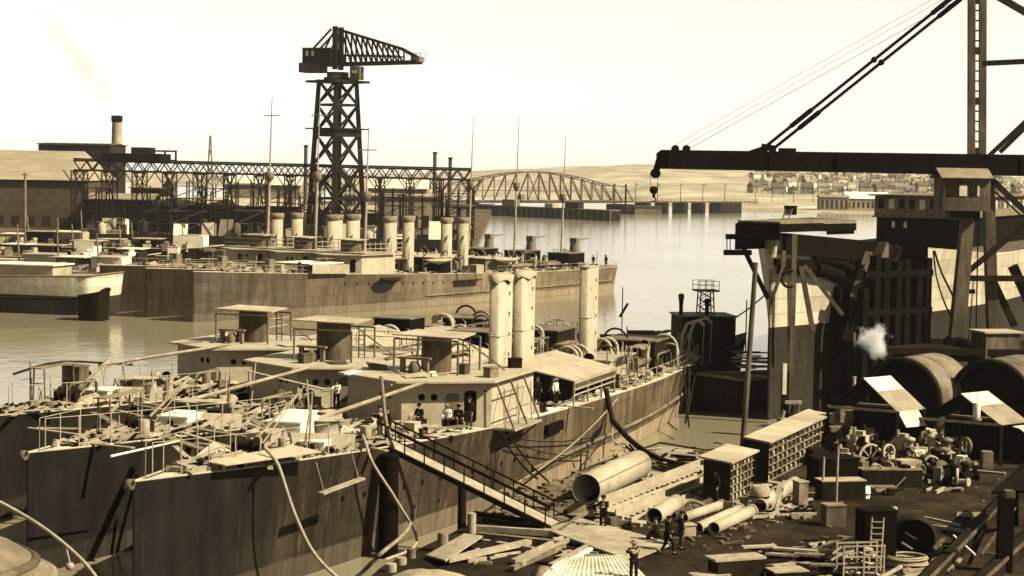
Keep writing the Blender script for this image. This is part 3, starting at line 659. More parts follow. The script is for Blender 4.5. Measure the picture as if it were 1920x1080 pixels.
# ------------------------------------------------------------------ far yard: hammerhead crane
def one(mb, name, m, label, cat, loc, group=None): o = mb.build(name, m); o.location = loc; return tag(o, label, cat, group)
cr = thing('hammerhead_crane', 'tall dark hammerhead crane on a braced tower, jib pointing right', 'crane', D(630, 432, 432).xy.to_3d()+Vector((0, 0, 2.5)), R(-18))
s45 = math.sqrt(.5)
def tw(z): k = 6.6+(4.3-6.6)*z/36.0; return k
g = MB(); cs = [(1, 0), (0, 1), (-1, 0), (0, -1)]; ra = R(18)
def tp(i, z): a = math.pi/2*i+ra; return Vector((tw(z)*math.cos(a), tw(z)*math.sin(a), z))
for i in range(4): g.beam(tp(i, -1), tp(i, 36.3), 1.15, 1.15, .95)
cr_t = g.each('tower_leg', 'steel_d', cr)
g = MB(); lv = [0.5, 9, 16.5, 24, 30.5, 36]
for i in range(4):
    for k in range(5):
        a, b, c_, d_ = tp(i, lv[k]), tp((i+1) % 4, lv[k]), tp(i, lv[k+1]), tp((i+1) % 4, lv[k+1])
        g.beam(a, d_, .42); g.beam(b, c_, .42); g.beam(c_, d_, .5 if k != 2 else 1.5)
g.build('bracing', 'steel_d', cr); g = MB()
g.box((0, 0, 25.0), (10.5, 10.5, .3), R(18+45)).box((0, 0, 35.8), (10.5, 10.5, .5), R(18+45)); g.build('platform', 'steel_d', cr)
g = MB().lathe([(3.2, 0), (3.2, .8), (2.5, .9), (2.5, 2.0)], 16, (0, 0, 36)); g.build('slewing_ring', 'steel_d', cr)
jib = MB()
for y in (-1.7, 1.7):
    top = [(1.2, 45.6), (6, 44.3), (11, 43.0), (15.5, 41.5), (19.5, 40.2)]; 
    jib.beam((0, y, 47.8), (15.5, y, 43.4), .5); jib.beam((15.5, y, 43.4), (19.5, y, 41.4), .4); jib.beam((-8, y, 39.6), (20, y, 40.3), .75); jib.beam((0, y, 38.6), (0, y, 48.4), 1.0); jib.beam((-1, y, 47.8), (-7, y, 41.8), .4); jib.beam((0, y, 47.8), (-4.4, y, 40), .35)
    for i in range(6):
        x0, x1 = i*2.6, (i+1)*2.6; zt = lambda x: 47.8-4.4*x/15.5
        jib.beam((x0, y, zt(x0)), (x1, y, 40), .38); jib.beam((x1, y, zt(x1)), (x1, y, 40), .32)
    jib.beam((0, y, 41.9), (15.5, y, 41.6), .3)
for i in range(8): jib.beam((i*2.6, -1.7, 40), (i*2.6, 1.7, 40), .3); 
for i in range(6): jib.beam((i*2.6, -1.7, 47.8-4.4*i*2.6/15.5), (i*2.6, 1.7, 47.8-4.4*i*2.6/15.5), .25)
for i in range(7): jib.beam((i*2.6, -1.7, 40), ((i+1)*2.6, 1.7, 40), .22)
jib.build('jib', 'steel_d', cr)
MB().box((-4.2, 0, 41.6), (7.2, 5.2, 3.3)).build('machinery_house', 'steel_d', cr); MB().box((-4.2, 0, 43.4), (7.6, 5.6, .2)).build('roof', 'steel_m', cr)
MB().box((-6.2, 0, 39.0), (5.2, 4.6, 2.2)).build('counterweight', 'rust', cr)
for x in (-6.6, -5.2): MB().box((x, -2.62, 42.2), (.6, .06, 1.2)).build('window', 'pane', cr)
MB().box((5.4, -1.6, 37.7), (2.4, 2.6, 3.0)).build('operator_cab', 'rust', cr); MB().box((5.4, -2.92, 38.0), (1.2, .06, .6)).build('window', 'pane', cr)
MB().box((19.6, 0, 40.9), (2.0, 3.6, 1.2)).build('jib_head', 'steel_m', cr)
g = MB()
for y in (-1.9, 1.9):
    g.beam((17.6, y, 42.3), (20.8, y, 42.3), .08)
    for x in (17.6, 18.6, 19.7, 20.8): g.beam((x, y, 41.4), (x, y, 42.3), .08)
g.build('handrail', 'steel_d', cr)

# elevated crane runway on braced bents
gr = thing('crane_runway', 'long elevated crane runway on braced steel bents across the far yard', 'runway', (-102, 430, 2.5))
g = MB(); X0, X1 = D(138, 297, 430).x+102, D(881, 320, 430).x+102
for y in (0, 12):
    g.truss((X0, y, 16.7), (X1, y, 16.0), (X0, y, 14.5), (X1, y, 13.8), 30, .26, 'W', False, .42); g.beam((X0, y, 17.1), (X1, y, 16.4), .55, .35)
g.build('girder', 'steel_d', gr)
nb = 13
for i in range(nb+1):
    x = X0+(X1-X0)*i/nb; zt = 14.5-.7*i/nb; g = MB()
    for y in (0, 12):
        g.truss((x-.55, y, -.1), (x-.55, y, zt), (x+.55, y, -.1), (x+.55, y, zt), 9, .13, 'X', False, .26)
        g.beam((x, y, zt-3.4), (x-2.4, y, zt), .22); g.beam((x, y, zt-3.4), (x+2.4, y, zt), .22)
    g.beam((x, 0, zt-.3), (x, 12, zt-.3), .4); g.beam((x, 0, 7), (x, 12, zt-.4), .25); g.beam((x, 12, 7), (x, 0, zt-.4), .25)
    g.build('bent', 'steel_d', gr)
# dark travelling crane on the runway
t = thing('gantry_trolley', 'dark flat travelling crane standing on the elevated runway', 'crane', (-102+D(250, 290, 432).x+102, 436, 19.2))
MB().box((0, 0, .9), (13.5, 13, 1.9)).build('bridge_girder', 'soot', t); MB().box((1.5, 0, 2.4), (4.5, 6, 1.8)).build('hoist_house', 'steel_d', t); g = MB()
for x in (5.0, 7.5, 10): g.beam((x, -5, 0), (x, -5, 2.6), .4)
g.beam((4.0, -5, 2.5), (10.2, -5, 2.5), .4).beam((4.0, -5, .3), (10.2, -5, .3), .5); g.build('frame', 'steel_d', t)

# sheds of the far yard: px left, px right of the eave, eave y, ridge y, ground y, distance
def gable(name, label, cat, x0, x1, ye, yr, d, depth, wall, roof, hip=0., base=2.5, windows=0, wz=(.25, .5), group=None):
    a, b = D(x0, ye, d), D(x1, ye, d); e = (a.z+b.z)/2; rz_ = D((x0+x1)/2, yr, d+depth/2).z; L = b.x-a.x
    t = thing(name, label, cat, ((a.x+b.x)/2, d+depth/2, base)); h = e-base; r = max(.25, rz_-base)
    w_ = MB().prism([(-L/2, -depth/2), (L/2, -depth/2), (L/2, depth/2), (-L/2, depth/2)], -2, h); w_.add([(-L/2+hip, -depth/2, h), (-L/2+hip, depth/2, h), (-L/2+hip, 0, r-.1), (L/2-hip, -depth/2, h), (L/2-hip, depth/2, h), (L/2-hip, 0, r-.1)], [(0, 1, 2), (4, 3, 5)])
    w_.build('wall', wall, t); o = .5; th = .22
    g = MB().slab((-L/2-o, -depth/2-o, h-.15), (L/2+o, -depth/2-o, h-.15), (L/2+o-hip, 0, r), (-L/2-o+hip, 0, r), th).slab((-L/2-o+hip, 0, r), (L/2+o-hip, 0, r), (L/2+o, depth/2+o, h-.15), (-L/2-o, depth/2+o, h-.15), th)
    if hip:
        g.slab((L/2+o, -depth/2-o, h-.15), (L/2+o, depth/2+o, h-.15), (L/2+o-hip, .01, r), (L/2+o-hip, -.01, r), th)
        g.slab((-L/2-o, depth/2+o, h-.15), (-L/2-o, -depth/2-o, h-.15), (-L/2-o+hip, -.01, r), (-L/2-o+hip, .01, r), th)
    g.build('roof', roof, t)
    for i in range(windows):
        x = -L/2+L*(i+.5)/windows; MB().box((x, -depth/2-.02, h*sum(wz)/2), (L/windows*.5, .08, h*(wz[1]-wz[0]))).build('window', 'glass', t)
    return t
gable('machine_shop', 'big brick hall with a pale hipped roof at the left edge', 'building', -160, 160, 335, 281, 455, 34, 'brick', 'slate', 4.6, 2.5, 11, (.06, .24)); MB().box((0, -17.52, 11.6), (41.8, .16, .5)).build('fascia', 'soot', bpy.data.objects['machine_shop'])
gable('plate_shop', 'grey flat-roofed shop behind the big brick hall, left of the chimney', 'building', 72, 205, 269, 268, 520, 22, 'steel_d', 'rust', 0, 2.5, 9, (.55, .8))
gable('storehouse', 'small dark storehouse with a light roof under the runway at its left', 'building', 245, 300, 350, 330, 470, 16, 'wood_d', 'roofing', 0, 2.5)
gable('storehouse', 'wide shed with a whitish roof seen through the runway left of the crane', 'building', 425, 562, 345, 326, 500, 18, 'brick_l', 'roof_l', 0, 2.5, 8)
gable('storehouse', 'shed with a pale roof between the crane legs and the grey masonry block', 'building', 690, 800, 352, 332, 500, 18, 'brick_l', 'roof_l', 0, 2.5)
gable('office_block', 'plain grey masonry block right of the tall crane', 'building', 640, 832, 366, 363, 455, 14, 'brick_l', 'roofing', 0, 2.5, 9, (.2, .5))
gable('workshop', 'long low workshop with a bright strip roof left of the crane foot', 'building', 300, 560, 384, 371, 447, 8, 'wood_d', 'canvas', 0, 2.5)
gable('workshop', 'low workshop with a bright strip roof right of the crane foot', 'building', 575, 705, 397, 384, 445, 8, 'wood_d', 'canvas', 0, 2.5)
gable('workshop', 'dark open workshop beside the big brick hall', 'building', 165, 285, 372, 362, 450, 10, 'soot', 'roof_m', 0, 2.5, 5, (.2, .5))
ch = thing('chimney', 'round factory chimney with a dark rim, smoking', 'chimney', D(219, 275, 560).xy.to_3d()+Vector((0, 0, 2.5)))
MB().lathe([(2.1, 0), (1.45, 28.5)], 16).build('shaft', 'concrete', ch); MB().lathe([(1.52, 28.5), (1.7, 29.0), (1.7, 30.4), (1.1, 30.5)], 16).build('rim', 'soot', ch)
# scaffold towers, bent posts and dark slipway frames of the far yard
for i, (x, y0, y1, d) in enumerate([(350, 335, 400, 424), (395, 340, 400, 425), (470, 330, 400, 424), (520, 345, 410, 426), (560, 350, 410, 428), (735, 352, 420, 424), (770, 355, 425, 425), (835, 355, 425, 422), (858, 350, 425, 426), (180, 340, 410, 424), (300, 340, 400, 426)]):
    p = D(x, y1, d); z1 = D(x, y0, d).z-2.5; t = thing('slipway_scaffold', 'dark timber scaffold tower standing under the crane runway', 'scaffold', (p.x, d, 2.5), 0, 'scaffold towers on the far slipways'); g = MB(); g2 = MB()
    wx = 2.2+rnd.random()*1.5
    for a in (-wx, 0, wx):
        for b in (0, 3): g.beam((a, b, -.1), (a, b, z1*(.8+.2*rnd.random())), .28)
    for k in range(1, 5):
        z = z1*k/4.6; g2.box((0, 1.5, z), (wx*2+1.4, 3.4, .18)); 
        g2.beam((-wx, -.1, z-z1/4.6), (wx, -.1, z), .2)
    g.each('post', 'wood_d', t); g2.build('stage', 'wood_d' if i % 2 else 'rust', t)
t = thing('skeleton_building', 'open steel building frame at the right end of the runway', 'building', (D(845, 400, 424).x, 424, 2.5)); g = MB()
for x in (-4, -1, 2, 4.6):
    for y in (0, 6): g.beam((x, y, -.1), (x, y, 8.2), .3)
g.each('column', 'steel_d', t); MB().box((.3, 3, 8.0), (9.6, 7, .3)).box((.3, 3, 4.2), (9.6, 7, .25)).build('floor_stage', 'steel_m', t)
one(MB().tube((0, 0, 0), (0, 0, 13.6), .35, .3, n=8).beam((-.9, 0, 13.2), (.9, 0, 13.2), .2), 'yard_pole', 'wood_m', 'thick pole standing in front of the big brick hall', 'pole', (D(47, 430, 440).x, 440, 2.5))
for k, (x, yt, yb) in enumerate(((1003-12*0, 0, 0),)): pass
for x, yt, d in ((815, 288, 470), (844, 298, 472), (573, 275, 472)):
    z = D(x, yt, d).z-2.5; t = thing('steel_stack', 'thin dark stack rising behind the runway', 'stack', (D(x, 330, d).x, d, 2.5), 0, 'thin stacks behind the runway')
    MB().tube((0, 0, 0), (0, 0, z), .55, .45, n=8).build('pipe', 'rust', t); MB().tube((0, 0, z), (0, 0, z+.4), .6, n=8).build('cap', 'soot', t)
t = thing('radio_tower', 'spindly lattice tower far behind the yard roofs', 'tower', (D(394, 300, 700).x, 700, 2.5)); g = MB(); z = D(394, 254, 700).z-2.5
for i in range(4):
    a = R(45+90*i); b = R(135+90*i); g.beam((2*math.cos(a), 2*math.sin(a), 0), (.2*math.cos(a), .2*math.sin(a), z), .3)
    for k in range(6): f0, f1 = 2-1.8*k/6, 2-1.8*(k+1)/6; g.beam((f0*math.cos(a), f0*math.sin(a), z*k/6), (f1*math.cos(b), f1*math.sin(b), z*(k+1)/6), .16)
g.build('lattice', 'steel_m', t)

ry = random.Random(67); YG = 'stock and frames standing in the far yard'
for i in range(64):
    x = ry.uniform(165, 880); d = ry.uniform(419, 429); k = i % 5; p = D(x, 400, d); h = ry.uniform(1.5, 4.5); g = MB(); az = ry.uniform(-.3, .3); m = ry.choice(('steel_l', 'canvas', 'rust', 'wood_m', 'steel_m', 'white', 'steel_d'))
    if k == 0: g.box((0, 0, h*.4), (ry.uniform(2, 5), 1.5, h*.8)).box((.2, 0, h*.82), (ry.uniform(2, 4.5), 1.8, .15)); nm, lb = 'yard_shanty', 'low shanty among the gear of the far yard'
    elif k == 1: g.slab((-1.6, 0, 0), (1.6, 0, 0), (1.6, 1.2, h), (-1.6, 1.2, h), .1); nm, lb, m = 'leaning_plate', 'ship plate leaning in the far yard', ry.choice(('steel_l', 'canvas', 'white'))
    elif k == 2:
        h *= 2; [g.beam((a, 0, 0), (a, 0, h), .22) for a in (-1.4, 1.4)]; g.beam((-1.8, 0, h), (1.8, 0, h), .25).beam((-1.4, 0, h*.5), (1.4, 0, h*.9), .14); nm, lb, m = 'timber_gallows', 'upright timber frame in the far yard', 'wood_d'
    elif k == 3: g.lathe([(.9, 0), (.9, h), (.2, h+.5)], 12); nm, lb = 'yard_tank', 'upright round tank in the far yard'
    else: g.beam((-2.5, 0, .3), (2.5, 0, .5), .4).beam((-2.4, .5, .6), (2.3, .4, .8), .4).beam((-2, .2, 1.1), (2.6, .2, 1.1), .35); nm, lb = 'girder_stack', 'stacked girders in the far yard'
    one(g, nm, m, lb, nm.replace('_', ' '), (p.x, d, 2.5), YG+', '+nm.replace('_', ' ')).rotation_euler.z = az
# bare trees behind the left roofs
def bare_tree(label, loc, h, seed, group=None, lv=4):
    r_ = random.Random(seed); t = thing('bare_tree', label, 'tree', loc, 0, group); tr = MB(); tw_ = MB()
    def grow(p, d, l, r, n):
        e = p+d*l; (tr if n > 1 else tw_).tube(p, e, r, r*.65, n=5 if n > 1 else 3, cap=False)
        if n == 0: return
        for k in range(3 if n > 1 else 4):
            dd = (d+Vector((r_.uniform(-1, 1), r_.uniform(-1, 1), r_.uniform(-.2, .7)))*.75).normalized(); grow(p.lerp(e, r_.uniform(.55, 1)), dd, l*r_.uniform(.55, .8), r*.55, n-1)
    grow(Vector((0, 0, -.2)), Vector((0, 0, 1)), h*.36, h*.022, lv)
    tr.build('trunk', 'leaf', t); tw_.build('crown', 'leaf', t); return t
TR = 'bare trees behind the yard roofs'
for i, (x, d, h) in enumerate(((12, 640, 15), (-14, 650, 16), (140, 640, 15), (168, 650, 14), (190, 640, 12))):
    bare_tree('leafless tree rising behind the yard roofs', (D(x, 300, d).x, d, 2.5+8), h, i, TR)
for i, x in enumerate((405, 425)): bare_tree('leafless tree beside the spindly lattice tower', (D(x, 300, 680).x, 680, 6), 14, 20+i, 'bare trees by the lattice tower')

# ------------------------------------------------------------------ road bridge with trestle, fender pier
P0, P1 = Vector((-30, 760, 0)), Vector((118, 904, 0)); bd = (P1-P0).normalized(); bl = (P1-P0).length
br_ = thing('truss_bridge', 'steel truss bridge with an arched top over the channel', 'bridge', P0, math.atan2(bd.y, bd.x))
g = MB(); n = 16; x0, x1 = 4.0, 110.0
def ht(i): return 5.8+(0 if i in (0, n) else 6.4+6.0*math.sin(math.pi*min(1, max(0, (i-.5)/(n-1))))**1.2)
for y in (0, 7):
    P = [x0+(x1-x0)*i/n for i in range(n+1)]
    g.beam((x0, y, 5.8), (x1, y, 5.8), .55, .8)
    for i in range(n):
        g.beam((P[i], y, ht(i)), (P[i+1], y, ht(i+1)), .5)
        if i: g.beam((P[i], y, 5.8), (P[i], y, ht(i)), .3)
        if i < n-1 and i > 0: g.beam((P[i], y, ht(i)), (P[i+1], y, 5.8), .35) if i >= n/2 else g.beam((P[i], y, 5.8), (P[i+1], y, ht(i+1)), .35)
    g.beam((P[1], y, 10.2), (P[n-1], y, 10.2), .2)
for i in range(1, n): g.beam((P[i], 0, ht(i)), (P[i], 7, ht(i)), .25); g.beam((P[i], 0, ht(i)-.1), (P[min(n-1, i+1)], 7, ht(min(n-1, i+1))-.1), .18)
g.build('truss', 'rust', br_); MB().box((x0/2+x1/2, 3.5, 5.3), (x1-x0, 7.6, .6)).build('roadway', 'steel_d', br_)
MB().box((46, -.6, 7.4), (2.4, 2, 2.6)).build('operator_hut', 'wood_m', br_)
g = MB(); 
for y in (0, 7): g.beam((x1+2, y, 2), (x1+2, y, 13.5), .6); g.beam((x1+2, y, 12), (x1+7, y, 5.6), .35)
g.beam((x1+2, 0, 12.5), (x1+2, 7, 12.5), .4); g.build('gate_tower', 'steel_d', br_)
MB().box((x1+3, 3.5, 1.2), (7, 12, 6.5)).build('end_pier', 'wood_d', br_)
tr_ = thing('road_trestle', 'low road trestle running on from the truss bridge to the far shore', 'bridge', P0+bd*(x1+6.5), math.atan2(bd.y, bd.x))
TL = bl-x1-6.5; MB().box((TL/2, 3.5, 5.5), (TL, 7.4, .5)).build('roadway', 'rust', tr_)
g = MB().beam((0, 0, 6.9), (TL, 0, 6.9), .15)
for i in range(28): g.beam((TL*i/27, 0, 5.6), (TL*i/27, 0, 6.9), .15)
g.build('railing', 'wood_m', tr_)
for x, w_ in ((11, 3.2), (24, 2.0), (37, 3.2), (50, 2.2), (70, 16)): MB().box((x, 3.5, 2.2), (w_, 7, 6.3)).build('pier', 'wood_d', tr_)
one(MB().box((0, 0, 1.3), (12, 5, 5)).box((0, -2.7, 3.9), (12.6, .6, .3)), 'timber_dolphin', 'wood_m', 'pale timber fender block right of the truss bridge end', 'dolphin', P0+bd*(x1+13)-Vector((-2, 9, 0)))
fp = thing('fender_pier', 'long dark timber fender pier below the truss bridge', 'pier', (-26, 796, 0), math.atan2(714-796, 39+26))
L_ = math.hypot(65, 82); MB().box((L_/2, 0, 1.4), (L_, 5, 5.2)).build('sheeting', 'wood_d', fp); MB().box((L_/2, 0, 4.1), (L_+.5, 5.6, .3)).build('deck', 'wood_m', fp)
g = MB()
for i in range(30): g.box((L_*i/29, -2.62, 1.4), (.5, .3, 5.4))
g.each('fender_pile', 'wood_m', fp)
for i, (x, h) in enumerate(((14, 2.2), (40, 2.6), (66, 1.6), (80, 2.4))):
    MB().box((x, .2, 4.25+h/2), (5+3*(i % 2), 3, h)).build('deck_hut', ('white', 'wood_m', 'canvas', 'steel_d')[i], fp)
LG = 'lamp posts along the road trestle'
for i, t_ in enumerate((2, 17, 33, 49, 65)):
    p = P0+bd*(x1+6.5+t_)+Vector((0, 0, 5.75)); t = thing('lamp_post', 'thin lamp post standing on the road trestle', 'lamp post', p, math.atan2(bd.y, bd.x), LG)
    MB().tube((0, 0, 0), (0, 0, 8.2), .18, .12, n=6).build('pole', 'steel_d', t); MB().beam((-1, 0, 8.1), (1, 0, 8.1), .12).lathe([(.1, 7.9), (.35, 7.6), (.2, 7.3)], 6, (1, 0, 0)).build('lamp_arm', 'steel_d', t)
PG = 'power poles on the far shore'
for i, (x, y) in enumerate(((1416, 385), (1447, 380), (1488, 381), (1524, 380), (1551, 381), (1677, 384), (1855, 384))):
    p = hillp(x, y)
    if p is None: continue
    t = thing('power_pole', 'thin power pole on the far shore beyond the trestle', 'pole', p, 0, PG); MB().tube((0, 0, -.2), (0, 0, 10.5+(5 if i == 5 else 0)), .2, .14, n=6).build('pole', 'wood_d', t); MB().beam((-1.2, 0, 9.7), (1.2, 0, 9.7), .18).build('crossarm', 'wood_d', t)
gable('boat_shed', 'long white-roofed shed with a dark gable on the far shore', 'building', 1588, 1668, 372, 360, 960, 16, 'concrete', 'white', 0, 1.4, 9, (.2, .7))
gable('shore_cottage', 'low cottage with a veranda beside the long white-roofed shed', 'building', 1538, 1592, 369, 365, 955, 9, 'brick_l', 'roof_m', 0, 1.4, 6, (.1, .75))
HG, hp = 'small houses scattered over the far hillside', []
def house(kind_, L, Wd, h, r, wall, roof):
    t = thing('hillside_house', '', 'house', (0, -500, -100), 0, HG); MB().prism([(-L/2, -Wd/2), (L/2, -Wd/2), (L/2, Wd/2), (-L/2, Wd/2)], -1.5, h).build('wall', wall, t)
    MB().slab((-L/2-.4, -Wd/2-.4, h-.1), (L/2+.4, -Wd/2-.4, h-.1), (L/2+.4, 0, h+r), (-L/2-.4, 0, h+r), .2).slab((-L/2-.4, 0, h+r), (L/2+.4, 0, h+r), (L/2+.4, Wd/2+.4, h-.1), (-L/2-.4, Wd/2+.4, h-.1), .2).build('roof', roof, t)
    MB().box((L*.2, 0, h+r), (.9, .9, 1.8)).build('chimney', 'brick', t); return t
protos = [house(0, 9, 7, 4.2, 2.6, 'white', 'roof_m'), house(1, 12, 7, 3.2, 2.2, 'wood_m', 'steel_m'), house(2, 8, 8, 4.6, 3, 'concrete', 'rust')]
hl = ('white-walled cottage scattered on the far hillside', 'brown-walled cottage scattered on the far hillside', 'pale-walled cottage scattered on the far hillside')
used = [0, 0, 0]; rh = random.Random(11)
for i in range(110):
    x = rh.uniform(1415, 1915); y = 326+rh.random()**1.3*38+max(0, (1560-x))*.03; p = hillp(x, y); k = rh.choice((0, 0, 1, 2, 2))
    if p is None or any((p-q_).length < 13 for q_ in hp): continue
    hp.append(p); o = protos[k]
    if used[k]: o = dup(protos[k], p, rh.uniform(-.6, .6), hl[k])
    used[k] = 1; o.location = p; o.rotation_euler = (0, 0, rh.uniform(-.6, .6)); o['label'] = hl[k]; o['group'] = HG+', '+hl[k].split(' ')[0]
bush = bare_tree('leafless tree on the far hillside among the cottages', (0, -500, -100), 9, 77, 'trees on the far hillside', 3); first = True
for i in range(170):
    x = rh.uniform(1405, 1918); y = 326+rh.random()**1.4*44; p = hillp(x, y)
    if p is None: continue
    if first: bush.location = p; first = False; continue
    s_ = rh.uniform(.7, 1.5); dup(bush, p, rh.uniform(0, 6), None, None, (s_, s_, s_*.8))

t = thing('dark_bush', 'dark bush on the far hillside among the cottages', 'bush', (0, -500, -100), 0, 'dark bushes on the far hillside'); g = MB()
for i in range(90): a = Vector((rh.gauss(0, 1.5), rh.gauss(0, 1.5), 1.6+rh.gauss(0, .9))); e, f = Vector((rh.uniform(-1, 1), rh.uniform(-1, 1), rh.uniform(-1, 1)))*.6, Vector((rh.uniform(-1, 1), rh.uniform(-1, 1), rh.uniform(-1, 1)))*.6; g.add([a, a+e, a+e+f, a+f], [(0, 1, 2, 3)])
g.build('crown', 'leaf', t); MB().tube((0, 0, -.3), (0, 0, 1.4), .2, n=5).build('trunk', 'leaf', t); k = 0
for i in range(130):
    x = rh.uniform(1400, 1918); y = 325+rh.random()**1.2*42; p = hillp(x, y)
    if p is None: continue
    s_ = rh.uniform(.5, 1.5)
    if k: dup(t, p, rh.uniform(0, 6), None, None, (s_*1.5, s_, s_*.8))
    else: t.location = p
    k = 1
# ------------------------------------------------------------------ craft at the left of the basin
def barge(name, label, cat, p0, p1, beam_, h, hm, dk='wood_m', top=None, bowk=.2, group=None):
    a, b = Vector(p0), Vector(p1); e = b-a; L = e.length; t = thing(name, label, cat, (a.x, a.y, 0), math.atan2(e.y, e.x), group); w2 = beam_/2; n = 10
    o = [(L*bowk*(1-math.cos(math.pi/2*i/n)), -w2*math.sin(math.pi/2*i/n)) for i in range(n+1)]+[(L*.9, -w2), (L, -w2*.7), (L, w2*.7), (L*.9, w2)]+[(L*bowk*(1-math.cos(math.pi/2*i/n)), w2*math.sin(math.pi/2*i/n)) for i in range(n, 0, -1)]
    lo = [(x*.97+L*.02, y*.9) for x, y in o]; m_ = len(o); zz = [h+.9*max(0, 1-x/(L*.4))**2 for x, y in o]
    g = MB().add([(x, y, -.8) for x, y in lo]+[(x, y, z) for (x, y), z in zip(o, zz)], [(i, (i+1) % m_, m_+(i+1) % m_, m_+i) for i in range(m_)], True); g.build('hull', hm, t)
    MB().add([(x*.99+.05, y*.97, z-.12) for (x, y), z in zip(o, zz)], [tuple(range(m_))]).build('deck', dk, t)
    g = MB().path([(x, y, z+.02) for (x, y), z in zip(o+o[:1], zz+zz[:1])], .12, 5); g.build('bulwark_rail', 'steel_l' if top is None else top, t); t['L'] = L; return t
lw = barge('lighter', 'white-sided lighter with a dark lower side left of the destroyer bows', 'boat', (D(190, 560, 222).x, 231, 0), (D(-260, 560, 222).x, 238, 0), 9, 4.2, 'white_side', 'deck_far', 'steel_m', .08)
MB().box((12, 0, 5.0), (9, 5, 1.6)).build('deckhouse', 'canvas', lw); MB().box((12, 0, 5.9), (9.6, 5.6, .15)).build('roof', 'white', lw)
MB().path([(2, 4.55, 2.2), (10, 4.62, 1.9), (30, 4.62, 1.9)], .18, 6).build('fender_rail', 'wood_d', lw)
ft = barge('float_barge', 'black box float lying at the dark end of the white-sided lighter', 'barge', (D(190, 590, 218).x, 221, 0), (D(140, 590, 218).x, 221.5, 0), 3.2, 2.9, 'hull_black', 'wood_d', 'wood_d', .1)
for i, (xa, xb, y, d, h, lab, hm) in enumerate(((-40, 250, 478, 262, 3.2, 'low barge with canvas roofs behind the white-sided lighter', 'hull_dark'), (-40, 300, 455, 300, 3.4, 'dark barge heaped with gear, second behind the white-sided lighter', 'hull_black'), (60, 420, 440, 345, 3.0, 'long dark barge lying below the brick hall', 'hull_dark'), (-60, 160, 445, 350, 3.0, 'pale barge at the left edge below the brick hall', 'white_side'))):
    b_ = barge('barge', lab, 'barge', (D(xb, y, d).x, d, 0), (D(xa, y, d).x, d+4, 0), 8, h, hm, 'deck_far'); L = b_['L']; rb = random.Random(i+3)
    for k in range(4):
        x = L*(.14+.22*k+.05*rb.random()); hh = 1.4+1.6*rb.random(); c_ = MB().box((x, rb.uniform(-.8, .8), h+hh/2), (2.5+3.4*rb.random(), 3.6, hh)).build('deckhouse', rb.choice(('steel_m', 'canvas', 'steel_d', 'wood_m', 'white')), b_)
        MB().box((x, 0, h+hh+.06), (4+2.4*rb.random(), 4.4, .14)).build('roof', rb.choice(('canvas', 'roofing', 'white')), c_)
    for k in range(3): MB().tube((L*(.2+.27*k), 1.5, h), (L*(.2+.27*k)+.4, 1.5, h+4.5+2.5*rb.random()), .16, .1, n=6).each('derrick_post', 'wood_m', b_)
    for k in range(9):
        x = L*rb.uniform(.06, .95); one(MB().box((0, 0, .5), (1.2+rb.random()*1.4, 1.1, 1.0+.5*rb.random()), rb.random()*2).box((.2, -.1, 1.45), (.8, .7, .4), rb.random()), 'deck_gear', rb.choice(('steel_l', 'steel_d', 'wood_m', 'rust', 'canvas', 'white')), 'stack of cased gear on a barge deck left in the basin', 'crate', b_.matrix_basis @ Vector((x, 3.2, h-.1)), 'cased gear on the left barges')
    gb_ = [MB(), MB(), MB()]
    for k in range(240): s_ = rb.uniform(.1, .35); gb_[k % 3].box((L*rb.uniform(.05, .97), rb.uniform(-3.6, 3.6), h+rb.uniform(0, .5)), (s_*rb.uniform(1, 9), s_*rb.uniform(1, 3), s_*rb.uniform(1, 4)), rb.uniform(-.4, .4))
    for g, nm, m in zip(gb_, ('loose_timber', 'loose_iron', 'loose_plate'), ('wood_l', 'soot', 'steel_m')): kind(g.build(nm, m, b_), 'stuff')
t = thing('oil_tank', 'white upright box tank among the barges left in the basin', 'tank', (D(326, 462, 300).x, 300, 3.2)); MB().box((0, 0, 1.1), (1.7, 1.5, 2.2)).build('body', 'white', t); MB().box((0, 0, 2.25), (1.8, 1.6, .12)).tube((.3, 0, 2.2), (.3, 0, 2.6), .25).build('lid', 'steel_l', t)

# ------------------------------------------------------------------ black dredger and the lumber barge beyond the stern
dg = thing('dredger', 'black dredger with a railed lattice tower on its deckhouse, beyond the stern', 'ship', W(1150, 735, 0)+Vector((-1, 4, 0)), R(8))
o_ = dg.location; Lg = D(1398, 640, 165).x-o_.x
g = MB(); st = [(0, 3.4, 3.3), (.5, 3.6, 3.3), (.75, 3.5, 3.5), (.9, 2.6, 4.0), (.97, 1.3, 4.5), (1.0, .15, 4.8)]; vs = []
for x, hb_, z in st: vs += [(Lg*(x if x < .9 else .9+(x-.9)*.45), -hb_*.55, -.8), (Lg*(x if x < .9 else .9+(x-.9)*.7), -hb_*.8, z*.5), (Lg*x, -hb_, z), (Lg*x, hb_, z), (Lg*(x if x < .9 else .9+(x-.9)*.7), hb_*.8, z*.5), (Lg*(x if x < .9 else .9+(x-.9)*.45), hb_*.55, -.8)]
g.add(vs, [(i*6+j, (i+1)*6+j, (i+1)*6+j+1, i*6+j+1) for i in range(5) for j in range(5)]+[(0, 1, 2, 3, 4, 5), (35, 34, 33, 32, 31, 30)]); g.build('hull', 'hull_black', dg)
hx = D(1313, 600, 165).x-o_.x
dh = MB().box((hx, -.5, 4.8), (4.7, 4.4, 3.0)).build('deckhouse', 'black', dg); MB().box((hx, -.5, 6.36), (5.0, 4.7, .12)).build('roof', 'steel_m', dh)
g = MB(); tx, tz = hx+.3, 6.4
for a in (-.55, .55):
    for b in (-.55, .55): g.beam((tx+a*1.2, b, tz), (tx+a, b, tz+2.0), .1)
